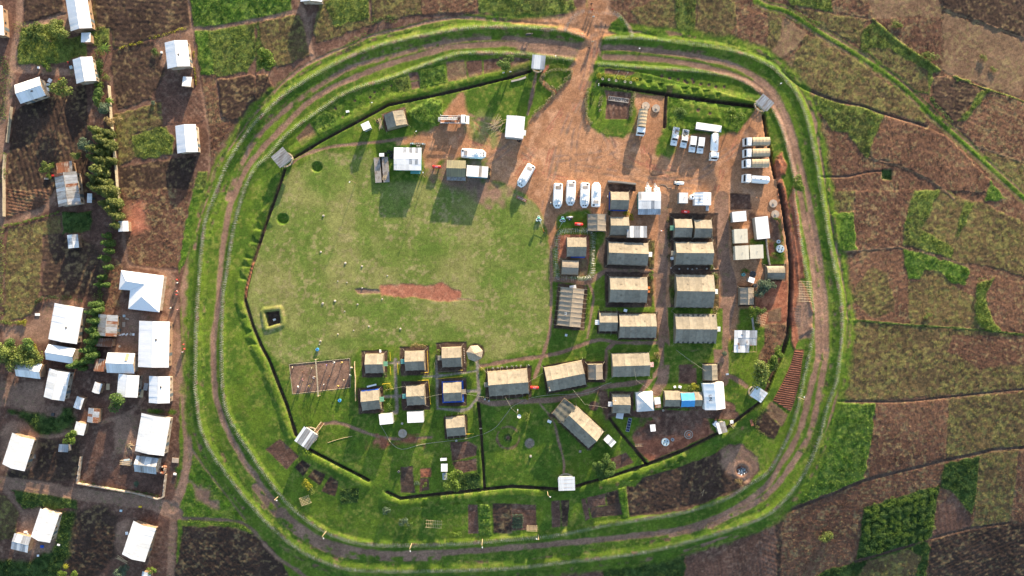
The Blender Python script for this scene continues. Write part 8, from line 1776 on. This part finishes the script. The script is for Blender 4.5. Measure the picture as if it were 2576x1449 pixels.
def hedge(label, pts, wd, hh, mat, dens=26, size=.12, cat='hedge', name='hedge', seed=1):
    sp = smooth(pts, 4); lm = []; rs = random.Random(seed + int(pts[0][0]))
    for a, b_ in zip(sp[:-1], sp[1:]):
        A, B = G(*a), G(*b_); n = max(1, int((B - A).length/(wd*.5)))
        for k in range(n): p = A.lerp(B, k/n); lm.append((p.x + rs.gauss(0, wd*.12), p.y + rs.gauss(0, wd*.12), p.z + hh*.35, wd*.5*rs.uniform(.65, 1.2), hh/wd*1.2))
    o = bpy.data.objects.new(name, leaf_cloud(name, lm, max(60, int(len(lm)*dens)), size, mat, seed)); C.objects.link(o); return tag(o, label, cat)
hedge('golden flowering hedge along the top of the ploughed plot', A1((905,368),(960,350),(1040,328),(1085,318)), .9, .6, l_gold); hedge('golden flowering hedge ending at the bright white house', A1((1140,292),(1220,268),(1300,245),(1360,225),(1415,218)), 1.0, .7, l_gold)
hedge('short golden hedge beside the bright white house', A1((1462,395),(1465,440)), .6, .5, l_gold); hedge('golden hedge below the bright white house', A1((1470,515),(1472,560),(1478,600),(1485,650)), .6, .5, l_gold)
hedge('yellow green hedge down the left edge of the picture', A2((20,290),(15,400),(25,520),(20,640),(15,780),(15,950)), 2.2, 1.6, l_yel, 60, .16); hedge('upper hedge on the left edge beside the crop rows', A1((45,1170),(35,1280),(30,1400)), 1.6, 1.2, l_yel, 50, .15)
hedge('hedge along the bottom of the far left garden', A2((20,980),(60,995),(120,985),(200,975)), 1.3, .9, l_yel, 40, .14); hedge('bright hedge along the lane under the patched blue roof', A2((50,255),(150,235),(280,200),(400,165),(455,145)), .9, .7, l_brt, 40)
hedge('dark hedge above the largest western roof', A2((280,830),(330,805),(400,800),(500,800),(640,830)), 1.6, 1.1, l_dark, 50, .15); hedge('green hedge inside the low compound wall', A3((635,752),(760,775),(900,800),(1050,825),(1220,845)), 1.4, .8, l_mid, 45)
hedge('hedge along the lane at the bottom of the village', A3((1400,1040),(1550,1045),(1700,1060),(1800,1065),(1900,1120)), 1.2, .7, l_brt, 40); hedge('hedge between the hedge trees and reed fence', A1((690,250),(730,225),(800,205)), .9, .6, l_yel)
hedge('pale hedge triangle beside the north guard tower, left edge', A5((245,560),(230,590),(260,640),(340,690)), 1.25, .8, l_pink, 64); hedge('pale hedge of the gate triangle, right edge', A5((340,690),(400,620),(445,560),(450,525)), 1.25, .8, l_pink, 64); hedge('pale hedge of the gate triangle, top edge', A5((240,560),(300,530),(380,530),(445,530)), 1.25, .8, l_pink, 64)
hedge('low shrubs above the gate triangle', A5((285,500),(330,490),(400,495)), .8, .6, l_brt, 34); hedge('flowering hedge along the entrance road, left side', A5((210,605),(250,650),(310,705),(270,770),(200,830),(145,880)), 1.25, .8, l_pink, 64)
hedge('flowering hedge along the entrance road, right side', A5((570,675),(560,760),(558,840),(575,900),(600,945)), 1.25, .8, l_pink, 64); hedge('row of dark shrubs on the gate lawn', A5((605,700),(600,750),(595,800)), .7, .5, l_dark, 30); hedge('flowering hedge left of the letter bed', A5((675,730),(665,790),(660,860)), 1.25, .8, l_pink, 64)
hedge('clipped hedge above the letter bed', A5((690,665),(760,668),(850,685),(930,700)), .8, .6, l_yel, 34); hedge('flowering hedge right of the letter bed', A5((930,710),(910,760),(900,830),(890,890)), 1.5, .9, l_pink, 64)
hedge('yellow green hedge right of the dazzling container roof', B2((1690,815),(1740,835),(1755,900),(1770,980),(1780,1060),(1785,1130)), 1.1, 1.0, l_brt, 40); hedge('yellow green hedge below the round capped tank', B2((1665,1270),(1720,1265),(1780,1270),(1815,1240)), 1.2, 1.0, l_brt, 44)
hedge('orange flower bed left of the small grey tent', B3((1085,400),(1085,500),(1085,600)), .9, .4, l_flow, 30); hedge('dry golden bush bank behind the teal mat tent', B4((1790,165),(1860,160),(1932,165),(2000,175)), 1.3, .9, l_dry, 50)
hedge('dark hedge left of the twin tents pad', B2((358,820),(355,870)), 1.0, .8, l_dark, 34); hedge('dark hedge at the lower left of the twin tents pad', B2((358,960),(360,1030),(355,1080)), 1.0, .8, l_dark, 34); hedge('dark hedge left of the long tent below the twin tents', B2((360,1120),(380,1170)), 1.3, .9, l_dark, 34); hedge('dark hedge round the square white lid', B2((365,1280),(370,1380)), 1.2, .8, l_dark, 34)
hedge('green hedge left of the wash cabin', B2((1135,770),(1132,850)), 1.0, 1.0, l_mid, 34); hedge('narrow hedge along the wash block wall', B2((1150,930),(1155,1050),(1165,1200),(1175,1270)), .8, .8, l_dark, 34)
hedge('yellow shrubs on the inner wire beside the big dark plot', A9((600,1040),(680,1050),(760,1035),(830,1010)), 1.3, .8, l_yel, 40); hedge('flower strip right of the tent marked 77', B9((790,510),(780,640),(760,760),(740,900)), .9, .4, l_brt, 18)
hedge('weedy strip along the trellised vegetable plot', B7((1400,800),(1330,900),(1270,960),(1330,1070),(1440,1160)), 1.5, .6, l_yel, 26); hedge('rough shrubs along the outer bank at the top left', A4((700,340),(760,300),(850,230)), 1.6, 1.0, l_mid, 26, .16)
hedge('line of bushes above the outer track at the top', A4((870,170),(930,150),(1000,140),(1060,160)), 2.0, 1.0, l_mid, 30, .16); hedge('bushes along the farm road at the upper right', A6((150,80),(240,120),(330,165),(375,185)), 1.4, .9, l_brt, 34, .15); hedge('bushes along the farm road lower right', A6((1225,740),(1260,790),(1330,870),(1380,930)), 1.6, 1.0, l_mid, 34, .16)
hedge('ragged green bushes crossing the eastern field', A7((1620,680),(1600,780),(1590,900),(1640,980),(1740,1050)), 3.2, 1.0, l_brt, 40, .18)
hedge('dark undergrowth beneath the conifers left of the reed fence', A1((720,960),(760,1050),(770,1150),(740,1250),(750,1350),(780,1449)), 3.0, 1.4, l_yel, 44, .18); hedge('undergrowth beneath the conifers below the rusty sheds', A2((800,10),(850,100),(860,200),(860,300)), 2.6, 1.2, l_yel, 40, .17)
hedge('ragged undergrowth between the two columns of white roofs', A2((740,800),(710,880),(700,980),(690,1080),(660,1180),(640,1260),(600,1330)), 3.4, 1.4, l_yel, 56, .19); hedge('ragged green hedge above the large western roofs', A2((830,330),(810,420),(800,520),(800,620),(760,700),(770,800)), 2.0, 1.0, l_brt, 44, .16)
hedge('loose shrubs filling the village garden by the clump of trees', A1((160,200),(240,240),(340,230),(450,230),(480,280)), 5.0, 1.0, l_yel, 40, .18); hedge('mixed shrubs between square pale roof and fence', A1((740,430),(745,520),(760,620),(740,700),(760,790),(800,860)), 2.6, 1.2, l_mid, 50, .17)
hedge('low bushes under the lower left clump of trees', A2((-10,1200),(70,1230),(150,1220),(230,1270),(290,1265)), 5.0, 1.4, l_yel, 100, .2); hedge('weeds along the far left lane verge', A1((20,470),(60,560),(20,700),(30,820),(10,900)), 4.0, .6, l_mid, 50, .16)
# grid of tall leafy crop plants
for i in range(9):
    for j in range(7):
        u, v = (i + .5)/9, (j + .5)/7
        a = np.array((725,945)), np.array((1270,775)), np.array((1235,1150)), np.array((690,1310)); p = (a[0]*(1-u) + a[1]*u)*(1-v) + (a[3]*(1-u) + a[2]*u)*v
        plant('bush', R.choice([l_mid, l_brt, l_brt]), *A8((p[0] + R.uniform(-8, 8), p[1] + R.uniform(-8, 8)))[0], R.uniform(.8, 1.15), f'leafy crop plant in {ORD[j]} row down, {ORD[i]} column across the gridded plot', 'crop plant', 'gridded crop plants at lower right', 'crop_plant').scale.z *= .6
for x, y in [(1300+0,0)]: pass
for i in range(7):
    for j in range(8):
        plant('small', l_gum, *A9((10 + 11*i + R.uniform(-2, 2), 990 + 13*j + R.uniform(-2, 2)))[0], .9, f'small cabbage in {ORD[j]} row down, {ORD[i]} column across the dotted bed', 'cabbage', 'cabbages in the dotted bed', 'cabbage')
for fx, fy, s_ in [(2250,62,1),(2336,145,1.4),(2325,137,1),(2262,65,.8),(2470,145,.9),(2495,175,.7),(2330,796,.9),(2072,1350,1.6),(2080,1355,1.2)]: plant('bush', l_yel, fx, fy, s_, 'lone shrub in the open eastern farmland', 'bush', 'lone shrubs in the eastern farmland')

for grp, axis in (('conifers of the village hedge', 1), ('thin hedge conifers', 1), ('conifers near the white privy', 1), ('hedge trees between the roof columns', 1), ('row of white buckets', 0), ('row of whitewashed stones', 0), ('golden bushes by the western yard', 1), ('edging stones beside the thatched hut', 1), ('bush clump by the south bed', 0), ('old tyres beside the patchwork workshop', 0), ('oil drums above the workshop', 0), ('front pair of oil drums', 0), ('lone shrubs in the eastern farmland', 0), ('tyres beside the blue fronted store', 1), ('bins by the log pile', 0)):
    mem = [o for o in C.objects if o.get('group') == grp and o.parent is None]
    mem.sort(key=lambda o: o.location[axis] * (-1 if axis else 1))
    for i, o in enumerate(mem): o['label'] = ORD[i] + (' from the top: ' if axis else ' from the left: ') + o['label']
